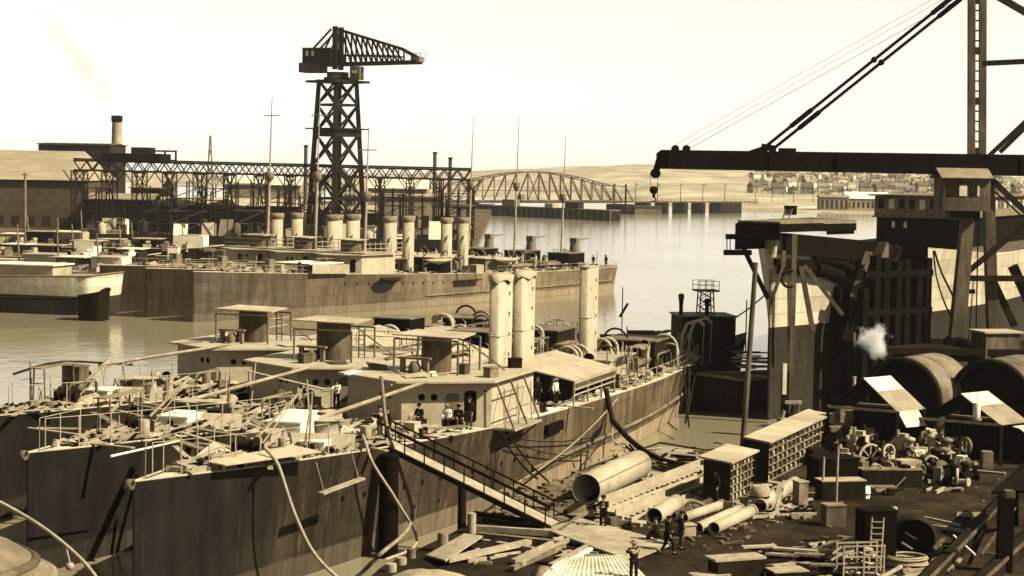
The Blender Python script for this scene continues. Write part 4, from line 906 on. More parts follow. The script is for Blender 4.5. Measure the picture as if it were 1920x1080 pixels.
for k in range(3):
    z0, z1 = tz+k*.66, tz+(k+1)*.66
    for b in (-.6, .6): g.beam((tx-.6, b, z0), (tx+.6, b, z1), .06); g.beam((tx+.6, b, z0), (tx-.6, b, z1), .06)
g.box((tx, 0, tz+2.05), (2.0, 2.0, .14))
for a in (-.95, -.3, .3, .95):
    for b in (-.95, .95): g.beam((tx+a, b, tz+2.1), (tx+a, b, tz+2.9), .05)
for b in (-.95, .95):
    for z in (2.5, 2.9): g.beam((tx-.95, b, tz+z), (tx+.95, b, tz+z), .05)
g.build('lattice_tower', 'steel_d', dg)
for x, h in ((-2.1, 1.6), (.2, 1.2)): MB().path([(hx+x-.2, -1.8, 6.3), (hx+x-.2, -1.8, 6.3+h), (hx+x-.25, -2.0, 6.5+h)], .2, 8, .28).build('exhaust_pipe', 'black', dg)
MB().tube((hx+4.0, 0, 3), (hx+4.0, 0, 7.6), .06, n=5).build('flagstaff', 'steel_d', dg); MB().tube((hx-6.9, 1, 3), (hx-6.9, 1, 8.6), .05, n=5).tube((hx-7.1, 1, 6), (hx-6.5, .6, 7.2), .12).build('flagstaff', 'steel_d', dg)
for i, dx in enumerate((-8.8, -7.8)): MB().box((hx+dx, -1, 3.9), (.9, 1.2, 1.4)).build('hatch', 'soot', dg)
MB().tube((hx-5.5, -1.4, 4.0), (hx-5.5, -1.2, 4.0+.01), .1).box((hx-5.4, -1.0, 4.1), (2.4, 2.6, 1.6)).build('winch_house', 'soot', dg)
lb = barge('lumber_barge', 'dark flat barge stacked with pale lumber ahead of the huge hull', 'barge', W(1316, 772, 0), W(1452, 768, 0)+Vector((3, 8, 0)), 6, 2.0, 'hull_black', 'wood_m', 'wood_l', .05)
rl = random.Random(5)
for k in range(26):
    p = W(rl.uniform(1385, 1445), rl.uniform(655, 712), 2.0); p.y = min(p.y, 166); a = rl.uniform(-.5, .5); l = rl.uniform(1.6, 3.2); z = 2.0+k*.085
    p = D(rl.uniform(1388, 1446), 690, 149+rl.uniform(0, 4)); p.z = z
    one(MB().box((0, 0, 0), (l, .45, .08), a), 'plank', rl.choice(('wood_l', 'canvas', 'white', 'wood_m')), 'pale plank in the heap on the lumber barge', 'plank', p, 'lumber heaped on the barge')

# ------------------------------------------------------------------ the huge hull on the right
bw0, wd = Vector((19.6, 141.2, 0)), Vector((.42, .907, 0)).normalized(); wp_ = Vector((wd.y, -wd.x, 0))
big = thing('large_ship', 'huge unfinished ship with a pale side over a dark lower hull, bow towards the basin', 'ship', bw0, math.atan2(wd.y, wd.x))
def hbk(x, z):
    lo = 9.6*(1-(1-min(1, x/52))**1.75)                                  # at the waterline
    hi = 9.9*(1-(1-min(1, (x+.6)/42))**2.1)                             # flared deck edge
    return max(.12, lo+(hi-lo)*max(0, (z-6)/8.3)**1.1)
xs = [0, .25, .7, 1.5, 3, 5, 7.5, 10, 13, 16, 20, 25, 31, 38, 46, 56, 68, 84, 100]; zs = [-1.5, 0, 2, 4, 6, 7.05, 8.2, 9.5, 10.8, 12, 13.2, 14.3]
zt = lambda x: 14.3-2.6*min(1, x/40)**.8
vs, fs = [], []; nz = len(zs)
for sg in (-1, 1):
    for x in xs:
        for z in zs: zz = z if z <= 7.05 else 7.05+(z-7.05)*(zt(x)-7.05)/7.25; vs.append((x, sg*hbk(x, zz), zz))
for sd in (0, 1):
    for i in range(len(xs)-1):
        for j in range(nz-1):
            f = [sd*len(xs)*nz+i*nz+j, sd*len(xs)*nz+(i+1)*nz+j, sd*len(xs)*nz+(i+1)*nz+j+1, sd*len(xs)*nz+i*nz+j+1]; fs.append(tuple(f if sd == 0 else f[::-1]))
for j in range(nz-1): fs.append((j, j+1, len(xs)*nz+j+1, len(xs)*nz+j)); k = (len(xs)-1)*nz; fs.append((k+j, len(xs)*nz+k+j, len(xs)*nz+k+j+1, k+j+1))
MB().add(vs, fs, True).build('hull', 'hull_big', big)
vs = []
for x in xs: vs += [(x, -hbk(x, zt(x))+.02, zt(x)-.1), (x, hbk(x, zt(x))-.02, zt(x)-.1)]
MB().add(vs, [(2*i, 2*i+2, 2*i+3, 2*i+1) for i in range(len(xs)-1)]).build('deck', 'rust', big)
sx_ = 49; sw = 4.3; sp = MB().box((sx_+22, 0, 13.0), (44, 2*sw-.4, 3.4)).build('superstructure', 'soot', big)
MB().box((sx_+22, 0, 15.7), (44.6, 2*sw, 2.0)).build('upper_house', 'wood_m', sp); MB().box((sx_+22, 0, 16.8), (46, 2*sw+1, .16)).build('roof', 'steel_m', sp); MB().box((sx_+22, 0, 14.66), (45, 2*sw+.4, .12)).build('promenade_edge', 'steel_m', sp)
for i in range(24): MB().box((sx_+1.2+i*1.7, -sw-.02, 15.9), (.62, .06, .9)).build('window', 'pane' if (i*7) % 5 < 2 else 'glass', sp)
for i in range(8): MB().box((sx_-.32, -3.6+i*1.03, 15.95), (.06, .55, .95)).build('window', 'pane' if i in (1, 3, 6) else 'glass', sp)
for i in (-2.4, -1.2): MB().box((sx_-.03, i*-1, 13.9), (.08, .3, .6)).build('porthole', 'pane', sp)
# staging round the bow
sg_ = thing('bow_staging', 'dark timber staging hung round the bow of the huge ship', 'staging', bw0, math.atan2(wd.y, wd.x))
def lp(v): return Vector(((v-bw0).dot(wd), -(v-bw0).dot(wp_), v.z))         # world to staging frame
g = MB(); a, b, c_, d_ = D(1383, 418, 141), D(1462, 418, 139.5), D(1606, 418, 149), D(1520, 418, 156)
pl = [lp(v) for v in (a, b, c_, d_)]
g.prism([(p.x, p.y) for p in pl], 14.95, 15.15); g.build('top_stage', 'wood_m', sg_)
def skirt(x0, d0, x1, d1, yt, yb, name, m='soot', th=.25):
    p, q_ = lp(D(x0, yt, d0)), lp(D(x1, yt, d1)); z1 = (p.z+q_.z)/2; z0 = lp(D(x0, yb, d0)).z
    return MB().slab((p.x, p.y, z0), (q_.x, q_.y, z0), (q_.x, q_.y, z1), (p.x, p.y, z1), th).build(name, m, sg_)
skirt(1384, 140.6, 1462, 139.2, 418, 448, 'skirt_board'); skirt(1384, 140.9, 1440, 144, 418, 468, 'skirt_board'); skirt(1462, 139.2, 1545, 144.8, 419, 436, 'skirt_board'); skirt(1545, 145, 1606, 149, 419, 434, 'skirt_board'); skirt(1555, 146, 1602, 149.2, 432, 440, 'skirt_board')
g = MB()
for y, xa, xb in ((440, 1362, 1392), (470, 1358, 1410)):
    p, q_ = lp(D(xa, y, 141)), lp(D(xb, y, 142)); g.slab((p.x, p.y, p.z), (q_.x, q_.y, q_.z), (q_.x+1.6, q_.y+.6, q_.z), (p.x+1.6, p.y+.6, p.z), .35)
for x in (1363, 1369, 1384): g.beam(lp(D(x, 440, 141.2)), lp(D(x, 472, 141.2)), .07)
g.beam(lp(D(1384, 445, 141.2)), lp(D(1440, 560, 141)), .35); g.build('outrigger_stage', 'soot', sg_)
lo = thing('side_staging', 'heavy dark timber gallery and props along the bow of the huge ship', 'staging', bw0, math.atan2(wd.y, wd.x)); g = MB()
def sbeam(gg, x0, y0, d0, x1, y1, d1, w_, h_=None): gg.beam(lp(D(x0, y0, d0)), lp(D(x1, y1, d1)), w_, h_ or w_)
gg = MB(); A_, B_ = lp(D(1474, 437, 141)), lp(D(1740, 462, 154)); A2_, B2_ = lp(D(1474, 470, 141)), lp(D(1740, 497, 154))
gg.slab((A2_.x, A2_.y, A2_.z), (B2_.x, B2_.y, B2_.z), (B_.x, B_.y, B_.z), (A_.x, A_.y, A_.z), .3); nrm = Vector((.12, .99, 0))*.9
gg.slab(A_, B_, B_+nrm, A_+nrm, .2).slab(A2_, B2_, B2_+nrm, A2_+nrm, .2); gg.build('gallery', 'soot', lo)
gg = MB(); sbeam(gg, 1466, 472, 140.8, 1640, 478, 149, .16); gg.build('ledge_board', 'wood_l', lo)
gg = MB(); sbeam(gg, 1454, 491, 140.8, 1525, 493, 144, .35, .5); sbeam(gg, 1462, 508, 140.9, 1560, 517, 146, .45, .35); sbeam(gg, 1462, 500, 140.9, 1530, 503, 144, .3, .3); gg.build('walkway', 'soot', lo)
gg = MB(); pts = [lp(D(x, y, d)) for x, y, d in ((1530, 505, 144.2), (1550, 508, 145.3), (1572, 517, 146.4), (1592, 533, 147.4), (1604, 552, 148))]
gg.path(pts, .55, 8); pts = [lp(D(x, y, d)) for x, y, d in ((1525, 484, 144), (1550, 487, 145.3), (1577, 494, 146.6), (1600, 508, 147.6), (1616, 530, 148.4))]; gg.path(pts, .42, 8); gg.each('curved_rib', 'soot', lo)
gg = MB()
for x0, y0, x1, y1, d, w_ in ((1490, 440, 1482, 752, 139, .36), (1502, 500, 1524, 620, 140.5, .36), (1470, 495, 1444, 572, 139.9, .24), (1508, 498, 1580, 590, 142, .3), (1470, 470, 1468, 500, 139, .3)): sbeam(gg, x0, y0, d, x1, y1, d, w_)
gg.each('prop', 'rust', lo)
gg = MB()
for x0, y0, x1, y1, d, w_ in ((1660, 458, 1592, 640, 149, .9), (1680, 462, 1640, 660, 149.5, .8), (1630, 475, 1600, 560, 148, .5)): sbeam(gg, x0, y0, d, x1, y1, d-3, w_)
gg.each('raking_shore', 'rust', lo)
# dark cribbed fender tower against the side
ft_ = thing('fender_tower', 'tall black timber tower standing against the side of the huge ship', 'tower', D(1655, 690, 149).xy.to_3d(), R(40)); g = MB(); g2 = MB(); hh = 12.6
for x in (-4.5, -3.2, -1.9, -.6, .7, 2.0, 3.4):
    for y in (-1.5, 1.4): g.beam((x, y, 0), (x+.15*math.sin(x*7), y, hh-.6*abs(math.sin(x*3))-(2.2 if x < -4 else 0)), .66)
g.each('post', 'soot', ft_)
for x, w_, z in ((-3.9, 1.0, hh-3), (-2.5, 1.6, hh-.9), (-.1, 2.0, hh-.4), (1.4, 1.0, hh-1.2), (2.7, 1.5, hh-.7)): g2.box((x, -.2+.1*math.sin(x), z/2), (w_, .2, z))
for z in (2, 5, 8, 11): g2.box((-.5, -1.75, z), (8.4, .25, .5)); g2.box((-.5, 1.6, z), (8.4, .25, .5))
g2.build('sheathing', 'soot', ft_)
def loop(name, label, pts, r=.05, m='cable'): return rope(name, label, smoothpts(pts), r, m, 'rope' if m != 'cable' else 'cable')
loop('hanging_cable', 'slack cable hanging down the pale side of the huge ship, nearer the crane leg', [D(1752, 470, 156), D(1765, 510, 156), D(1782, 545, 155.5), D(1796, 575, 155)], .09)
loop('hanging_cable', 'slack cable hanging down the pale side of the huge ship, nearer the timber tower', [D(1750, 470, 156), D(1756, 520, 156), D(1770, 565, 155.5), D(1786, 600, 155)], .07)
loop('mooring_line', 'line led from the dredger to the stem of the huge ship', [D(1362, 606, 163), D(1402, 580, 152), D(1440, 548, 141.6)], .06)
t = thing('lifting_shackle', 'big curved iron shackle hanging under the bow gallery', 'shackle', D(1480, 515, 138.4)); MB().path([(.0+.55*math.cos(a), 0, -.3+.62*math.sin(a)) for a in [R(60+20*i) for i in range(13)]], .12, 8).build('bow', 'steel_d', t); MB().beam((-.1, 0, .3), (-.1, 0, 1.3), .12).build('link', 'steel_d', t)
t = thing('tool_chest', 'black box propped up by a short ladder on top of the bow staging', 'box', D(1482, 401, 146)); MB().box((0, 0, .25), (.75, .7, .65), .3).build('body', 'soot', t); MB().box((0, 0, .6), (.85, .8, .08), .3).build('lid', 'black', t)
t = thing('ladder', 'short ladder leaning on the black box on top of the bow staging', 'ladder', D(1469, 414, 145)); g = MB()
for y in (0, .5): g.beam((-.15+y, 0, 0), (.2+y, .2, .95), .07)
t_r = g.build('rail', 'wood_m', t); g = MB()
for i in range(4): g.beam((-.1+.08*i, .05*i, .2+.2*i), (.42+.08*i, .05*i, .2+.2*i), .05)
g.build('rung', 'wood_m', t)

# ------------------------------------------------------------------ black derrick crane on its portal
CD = 150.0; k_ = CD/F
def cx(x): return D(x, 400, CD).x
def cz(x, y): return D(x, y, CD).z
dc = thing('derrick_crane', 'black derrick crane with a long level boom and stay rods, on a steel portal', 'crane', (cx(1828), CD, 5.3)); o_ = Vector(dc.location)
def cl(x, y, dy=0.): p = D(x, y, CD); p.y = CD+dy; return p-o_
g = MB(); zb_, zt_ = cz(1500, 321)-o_.z, cz(1500, 285)-o_.z; xl, xr = cx(1229)-o_.x, cx(2120)-o_.x
g.prism([(xl+.35, -.65), (xr, -.8), (xr, .8), (xl+.35, .65)], [zb_, zb_-.1, zb_-.1, zb_], [zt_-.02, zt_+.12, zt_+.12, zt_-.02]); g.prism([(xl, -.55), (xl+.36, -.66), (xl+.36, .66), (xl, .55)], [zb_+.05]*4, [zt_-.3, zt_-.02, zt_-.02, zt_-.3])
bm_ = g.build('boom', 'black', dc)
g = MB(); 
for x in (xl+.9, xl+9.0, xl+14.3, xl+22, xl+29): g.box((x, -.70-.004*(x-xl), (zb_+zt_)/2), (.1, .12, zt_-zb_-.2))
g.each('stiffener', 'black', bm_)
g = MB().slab(cl(1393, 287, -.5), cl(1437, 272, -.5), cl(1437, 288, -.5), cl(1394, 289, -.5), .2).slab(cl(1393, 287, .7), cl(1437, 272, .7), cl(1437, 288, .7), cl(1394, 289, .7), .2).beam(cl(1428, 275), cl(1455, 279), .5).box(cl(1476, 282), (1.3, .9, .35)); g.build('stay_bracket', 'black', bm_)
for i, (dy, ox, oy) in enumerate(((-.7, 0, 0), (.7, 20, 3))):
    p, q_ = cl(1432+ox, 276+oy, dy), cl(1792+ox, -12+oy, dy); g = MB().tube(p, q_, .13, n=8)
    for f0, f1, r_ in ((.13, .24, .2), (.86, .98, .2)): g.tube(p.lerp(q_, f0), p.lerp(q_, f0+.01), .13, r_, n=8).tube(p.lerp(q_, f0+.01), p.lerp(q_, f1), r_, n=8).tube(p.lerp(q_, f1), p.lerp(q_, f1+.01), r_, .13, n=8)
    g.tube(p.lerp(q_, .555), p.lerp(q_, .562), .13, .24, n=8).tube(p.lerp(q_, .562), p.lerp(q_, .572), .24, n=8).tube(p.lerp(q_, .572), p.lerp(q_, .58), .24, .13, n=8)
    g.build('stay_rod', 'black', dc)
for x in (1266, 1287):
    p = cl(x, 279); g = MB().tube(p-Vector((0, .3, 0)), p+Vector((0, .3, 0)), .3, n=16); sh = g.build('sheave', 'black', dc); MB().beam(p+Vector((-.1, 0, 0)), p+Vector((-.7, 0, -.45)), .14).build('bracket', 'black', sh)
for i, (x0, y0, x1, y1, dy) in enumerate(((1262, 274, 1745, 0, -.2), (1283, 274, 1752, 8, .1), (1290, 280, 1760, 20, .3))): MB().tube(cl(x0, y0, dy), cl(x0, y0, dy).lerp(cl(x1, y1, dy), 1.14), .014 if i < 2 else .02, n=4).build('hoist_wire', 'steel_m', dc)
p = cl(1229, 325); g = MB().tube(p-Vector((0, .28, 0)), p+Vector((0, .28, 0)), .40, n=16).beam(p, cl(1236, 300), .5); g.build('head_sheave', 'black', dc)
hb0 = cl(1226, 356); g = MB().tube(cl(1219, 326, .1), hb0+Vector((-.25, .1, 0)), .018, n=4).tube(cl(1234, 326, -.1), hb0+Vector((.25, -.1, 0)), .018, n=4); g.each('fall_wire', 'black', dc)
hk = MB().lathe([(.05, .30), (.28, .22), (.36, 0), (.28, -.22), (.12, -.36)], 12, hb0, 1, .6).tube(hb0-Vector((0, 0, .3)), hb0-Vector((0, 0, .6)), .12, n=8); bk = hk.build('hook_block', 'black', dc)
MB().path([hb0+Vector((.16*math.cos(a), 0, -.78+.17*math.sin(a))) for a in [R(100-25*i) for i in range(11)]], .06, 6).build('hook', 'black', bk)
# mast: two channels laced together
g = MB(); tpz = 40-o_.z
for x in (1817, 1838): g.beam(cl(x+4, 292, 0), Vector((cl(x-1, 0).x+.02, 0, tpz)), .44 if x < 1830 else .36, .55)
ms = g.build('mast', 'rust', dc); g = MB()
for i in range(26): z = zt_+.3+i*.8; g.box((cl(1829, 200).x+.02, 0, z), (.75, .12, .12 if i % 5 else .6))
g.each('lacing_bar', 'steel_m', ms)
g = MB().beam(cl(1990, 318, 0), Vector((cl(1990, 0).x, 0, cz(1990, -8)-o_.z)), .6).beam(cl(1842, 119), cl(1990, 112), .42).beam(cl(1872, -6), cl(1990, 62), .5).beam(cl(1850, 292, -.8), cl(1990, 160, -.8), .32).beam(cl(1880, 285, .8), cl(1990, 178, .8), .32); g.each('back_brace', 'steel_d', dc)
# portal
g = MB()
g.beam(cl(1812, 392, -.6), cl(1790, 636, -.6), 1.0, .9, 1.25); g.beam(cl(1854, 322, .4), cl(1864, 640, .4), 1.0, .8); g.beam(cl(1990, 322, -.3), cl(1996, 640, -.3), 1.0, .9).beam(cl(1960, 610, 1), cl(1962, 640, 1), .7); g.each('portal_leg', 'rust', dc)
g = MB().beam(cl(1838, 322, -.3), cl(1990, 327, -.3), .6, .5).beam(cl(1806, 521, -.5), cl(1990, 522, -.5), .45).beam(cl(1842, 322, -.3), cl(1990, 462, -.3), .42).beam(cl(1806, 514, -.5), cl(1990, 360, -.5), .40).beam(cl(1868, 360, .4), cl(1990, 470, .4), .12).beam(cl(1866, 530, .4), cl(1905, 612, .4), .5).beam(cl(1905, 500, 1), cl(1960, 620, 1), .7).box(cl(1914, 422, -.45), (1.1, .3, .9)); g.each('portal_brace', 'steel_d', dc)
g = MB().tube(cl(1820, 515, -1), cl(1810, 640, -1), .05, n=5).tube(cl(1829, 400, -1), cl(1824, 640, -1), .06, n=5).box(cl(1816, 545, -1), (.5, .3, .35)); g.each('chain', 'black', dc)
cb_, ct_ = cz(1790, 394)-o_.z, cz(1790, 332)-o_.z; x0, x1 = cx(1752)-o_.x, cx(1838)-o_.x
cab = MB().box(((x0+x1)/2, -1.2, (cb_+ct_)/2), (x1-x0, 3.4, ct_-cb_)).build('operator_cab', 'rust', dc)
g = MB().slab((x0-.25, -3.2, ct_-.05), (x1+.2, -3.2, ct_-.05), (x1+.2, -1.2, ct_+.72), (x0-.25, -1.2, ct_+.72), .1).slab((x0-.25, -1.2, ct_+.72), (x1+.2, -1.2, ct_+.72), (x1+.2, .8, ct_-.05), (x0-.25, .8, ct_-.05), .1); g.build('roof', 'roof_m', cab)
for dx, w_, m_ in ((.9, .55, 'glass'), (1.55, .6, 'pane'), (2.35, .5, 'glass'), (2.75, .18, 'pane'), (.45, .25, 'glass')): MB().box((x0+dx, -2.92, ct_-1.05), (w_, .06, .85)).build('window', m_, cab)
MB().box((x1+.02, -1.6, ct_-1.0), (.06, .7, .8)).build('window', 'glass', cab); MB().box((x1+.012, -1.2, (cb_+ct_)/2), (.03, 3.3, ct_-cb_-.1)).build('painted_sunlit_side', 'steel_l', cab)  # pale sheet paints the sunlit tone onto the cab's right side
MB().box(((x0+x1)/2+.2, -1.0, cb_-.3), (2.4, 1.6, .6)).build('cab_seat_frame', 'steel_d', cab)
g = MB().lathe([(1.9, 0), (1.9, .5), (1.2, .7), (1.0, 1.6), (.6, 1.9)], 16, cl(1788, 672, -.6)); g.build('pivot_base', 'soot', dc)
tb = thing('timber_trestle', 'dark timber trestle carrying the crane behind the boiler shells', 'trestle', (cx(1850), CD, QZ)); g = MB()
for x in (-9, -6, -3, 0, 3, 6, 9, 12):
    for y in (-3.5, 0, 3.5): g.beam((x+3, y, -2), (x+3, y, 3.2), .45)
g.each('pile', 'wood_d', tb); MB().box((4, 0, 3.45), (26, 9, .5)).build('deck', 'wood_d', tb)
hu = thing('tool_hut', 'small hut with a pale flat roof beside the crane foot', 'hut', D(1866, 664, 147)); hz = hu.location.z; MB().box((0, 0, .75), (3.0, 2.4, 2.0), .25).build('wall', 'rust', hu); MB().box((0, 0, 1.82), (3.4, 2.8, .14), .25).build('roof', 'roofing', hu)
# ------------------------------------------------------------------ people
def skinned(name, m, pts, edges, parent, sub=1):
    me = bpy.data.meshes.new(name); me.from_pydata([p[:3] for p in pts], edges, []); o = bpy.data.objects.new(name, me); C.objects.link(o)
    md = o.modifiers.new('skin', 'SKIN')
    for v_, p in zip(me.skin_vertices[0].data, pts): v_.radius = (p[3], p[4] if len(p) > 4 else p[3]); v_.use_root = False
    me.skin_vertices[0].data[0].use_root = True
    if sub: o.modifiers.new('sub', 'SUBSURF').levels = sub; o.modifiers['sub'].render_levels = sub
    dg_ = bpy.context.evaluated_depsgraph_get(); nm = bpy.data.meshes.new_from_object(o.evaluated_get(dg_)); o.modifiers.clear(); o.data = nm; bpy.data.meshes.remove(me)
    nm.materials.clear(); nm.materials.append(M[m]); nm.polygons.foreach_set('use_smooth', [True]*len(nm.polygons)); o.parent = parent; return o
def pose(kind_):
    """joints, x to the right, y ahead, z up"""
    J = dict(pel=(0, 0, .93), che=(0, .02, 1.27), nek=(0, .02, 1.48), hd=(0, .04, 1.60), top=(0, .04, 1.70))
    for s_, k in (('r', 1), ('l', -1)):
        J.update({'sh'+s_: (.185*k, .0, 1.41), 'el'+s_: (.24*k, -.03, 1.13), 'wr'+s_: (.25*k, .09, .90), 'hp'+s_: (.10*k, 0, .90), 'kn'+s_: (.115*k, .03, .49), 'an'+s_: (.12*k, -.02, .09), 'to'+s_: (.13*k, .15, .04)})
    if kind_ == 'walk': J.update(knr=(.11, .20, .52), anr=(.11, .22, .09), tor=(.12, .38, .05), knl=(-.11, -.06, .49), anl=(-.11, -.34, .12), tol=(-.12, -.20, .04), elr=(.24, -.17, 1.15), wrr=(.22, -.06, .93), ell=(-.24, .08, 1.14), wrl=(-.21, .28, 1.0))
    if kind_ == 'bend':
        J.update(che=(0, .26, 1.16), nek=(0, .42, 1.25), hd=(0, .53, 1.30), top=(0, .62, 1.34))
        for s_, k in (('r', 1), ('l', -1)): J.update({'sh'+s_: (.18*k, .36, 1.22), 'el'+s_: (.22*k, .46, .94), 'wr'+s_: (.15*k, .60, .76)})
    if kind_ == 'reach':
        for s_, k in (('r', 1), ('l', -1)): J.update({'el'+s_: (.23*k, .20, 1.22), 'wr'+s_: (.14*k, .44, 1.26)})
    if kind_ == 'sit':
        dz = -.47
        for n in ('pel', 'che', 'nek', 'hd', 'top'): J[n] = (J[n][0], J[n][1]+(.06 if n != 'pel' else 0), J[n][2]+dz)
        for s_, k in (('r', 1), ('l', -1)): J.update({'sh'+s_: (.185*k, .06, .94), 'el'+s_: (.25*k, .10, .68), 'wr'+s_: (.14*k, .36, .60), 'hp'+s_: (.10*k, 0, .44), 'kn'+s_: (.13*k, .43, .47), 'an'+s_: (.13*k, .40, .09), 'to'+s_: (.13*k, .57, .04)})
    return J
bodies = {}
def person(label, loc, rz, kind_='stand', coat='cloth_d', legs='cloth_d', hat='cap', group=None):
    key = (kind_, coat, legs, hat); loc = Vector(loc)
    if key in bodies: return dup(bodies[key], loc, rz, label)
    t = thing('person', label, 'person', loc, rz, group); bodies[key] = t; J = pose(kind_); P = []; idx = {}
    def ad(n, r, p=None): idx[n] = len(P); p = p or J[n]; P.append((*p, r)); return idx[n]
    E = []
    ad('pel', .115); ad('che', .145); ad('nek', .058); ad('hd', .098); ad('top', .078); E += [(0, 1), (1, 2), (2, 3), (3, 4)]
    for s_ in 'rl':
        k = 1 if s_ == 'r' else -1
        a = ad('sh'+s_, .062); b = ad('el'+s_, .045); c_ = ad('wr'+s_, .031); E += [(1, a), (a, b), (b, c_)]
        a = ad('hp'+s_, .088); b = ad('kn'+s_, .058); c_ = ad('an'+s_, .04); d_ = ad('to'+s_, .036); E += [(0, a), (a, b), (b, c_), (c_, d_)]
    body = skinned('body', 'skin', P, E, t)
    # palms, fingers, face added to the same surface mesh
    g = MB(); hd, tp_ = Vector(J['hd']), Vector(J['top']); upv = (tp_-hd).normalized(); f_ = Vector((1, 0, 0)).cross(upv)*-1; f_ = f_ if f_.y > -.2 else -f_
    g.path([hd+f_*.088+upv*.05, hd+f_*.118+upv*.012, hd+f_*.095+upv*.0], .014, 5)
    for k in (-1, 1): g.box(hd+Vector((k*.098, 0, 0))+upv*.02, (.02, .045, .06)); g.box(hd+Vector((k*.035, 0, 0))+f_*.092+upv*.045, (.022, .012, .010))
    g.box(hd+f_*.094-upv*.035, (.045, .012, .010))
    for s_ in 'rl':
        k = 1 if s_ == 'r' else -1; wv, ev = Vector(J['wr'+s_]), Vector(J['el'+s_]); d_ = (wv-ev).normalized(); sd_ = Vector((0, 1, 0))-d_*d_.y; sd_.normalize(); pn = d_.cross(sd_)*k
        g.path([wv-d_*.01, wv+d_*.04, wv+d_*.09], .030, 6, .034)
        for j, (o, l) in enumerate(((-.028, .066), (-.009, .078), (.010, .072), (.027, .056))): b_ = wv+d_*.085+sd_*o; g.path([b_, b_+d_*l*.5+pn*.008, b_+d_*l*.85+pn*.035], .0095, 5, .007)
        b_ = wv+d_*.03+sd_*.028; g.path([b_, b_+d_*.03+sd_*.025, b_+d_*.065+sd_*.03+pn*.01], .012, 5, .009)
    me = body.data; vs = [tuple(v_.co) for v_ in me.vertices]+g.v; o_n = len(me.vertices); fs = [tuple(p.vertices) for p in me.polygons]+[tuple(i+o_n for i in f) for f in g.f]
    me.clear_geometry(); me.from_pydata(vs, [], fs); me.polygons.foreach_set('use_smooth', [True]*len(fs)); me.update()
    pv, cv, nv = Vector(J['pel']), Vector(J['che']), Vector(J['nek']); hem = pv+(pv-cv)*.28+Vector((0, .02, 0))
    P = [(*hem, .19, .14), (*pv, .178, .135), (*cv, .20, .15), (*nv.lerp(cv, .2), .10, .085)]; E = [(0, 1), (1, 2), (2, 3)]
    for s_ in 'rl': n = len(P); P += [(*J['sh'+s_], .085), (*J['el'+s_], .068), (*Vector(J['wr'+s_]).lerp(Vector(J['el'+s_]), .12), .05)]; E += [(2, n), (n, n+1), (n+1, n+2)]
    skinned('coat', coat, P, E, t)
    P = [(*pv, .15, .125)]; E = []
    for s_ in 'rl': n = len(P); P += [(*J['hp'+s_], .108), (*J['kn'+s_], .085), (*Vector(J['an'+s_]).lerp(Vector(J['kn'+s_]), .1), .068)]; E += [(0, n), (n, n+1), (n+1, n+2)]
    skinned('trousers', legs, P, E, t)
    for s_ in 'rl': MB().path([Vector(J['an'+s_])+Vector((0, -.05, -.03)), Vector(J['an'+s_])+Vector((0, .03, -.035)), Vector(J['to'+s_])+Vector((0, 0, .0))], .058, 8, .045).build('boot', 'black', t)
    g = MB(); rot = Vector((0, 0, 1)).rotation_difference(upv).to_matrix()
    pr = [(.108, .0), (.128, .05), (.118, .085), (.03, .105)] if hat == 'cap' else [(.18, .0), (.175, .012), (.11, .016), (.105, .10), (.03, .12)]
    b0 = hd+upv*.055; n = 12; vs = [b0+rot @ Vector((r*math.cos(2*math.pi*i/n), r*1.05*math.sin(2*math.pi*i/n), z)) for r, z in pr for i in range(n)]; K = len(pr)
    g.add(vs, [(k*n+i, k*n+(i+1) % n, (k+1)*n+(i+1) % n, (k+1)*n+i) for k in range(K-1) for i in range(n)]+[tuple(range(n-1, -1, -1)), tuple(range((K-1)*n, K*n))], True)
    if hat == 'cap': g.slab(b0+f_*.19+Vector((-.07, 0, 0)), b0+f_*.19+Vector((.07, 0, 0)), b0+f_*.09+Vector((.09, 0, 0)), b0+f_*.09+Vector((-.09, 0, 0)), .012)
    g.build('cap' if hat == 'cap' else 'hat', 'cloth_d' if hat == 'cap' else 'wood_m', t); return t

PZ = QZ+.01
person('man in dark clothes standing at the foot of the gangway, beside the big pipe', W(1131, 997, PZ), R(160), 'reach', 'cloth_d', 'cloth_d')
person('man in dark clothes walking by the long pipes, nearer the quay road of the pair', W(1252, 1040, PZ), R(-60), 'walk')
person('man in a dark cap bending beside a walking man near the long pipes', W(1276, 1030, PZ), R(-80), 'stand', 'cloth_d', 'cloth_m')
person('man in a dark coat with pale sleeves at the bottom edge beside the white sheets', W(1188, 1092, PZ), R(20), 'reach', 'cloth_d', 'cloth_d', 'hat')
person('man crouching low over the timbers by the walking pair', W(1232, 1022, PZ), R(70), 'sit', 'cloth_d', 'cloth_d')
person('man in dark clothes standing by the end of the pigeonhole rack', W(1342, 945, PZ), R(120), 'stand')
def seat_box(p, rz): one(MB().box((0, -.08, .20), (.5, .42, .40)).box((0, -.08, .41), (.54, .46, .03)), 'seat_crate', 'wood_d', 'dark box used as a seat before the bridge house', 'crate', p, 'boxes used as seats').rotation_euler.z = rz
dk = A1.dk
def on1(x, p, dz=0.): return A1.dk(x, p, dz)
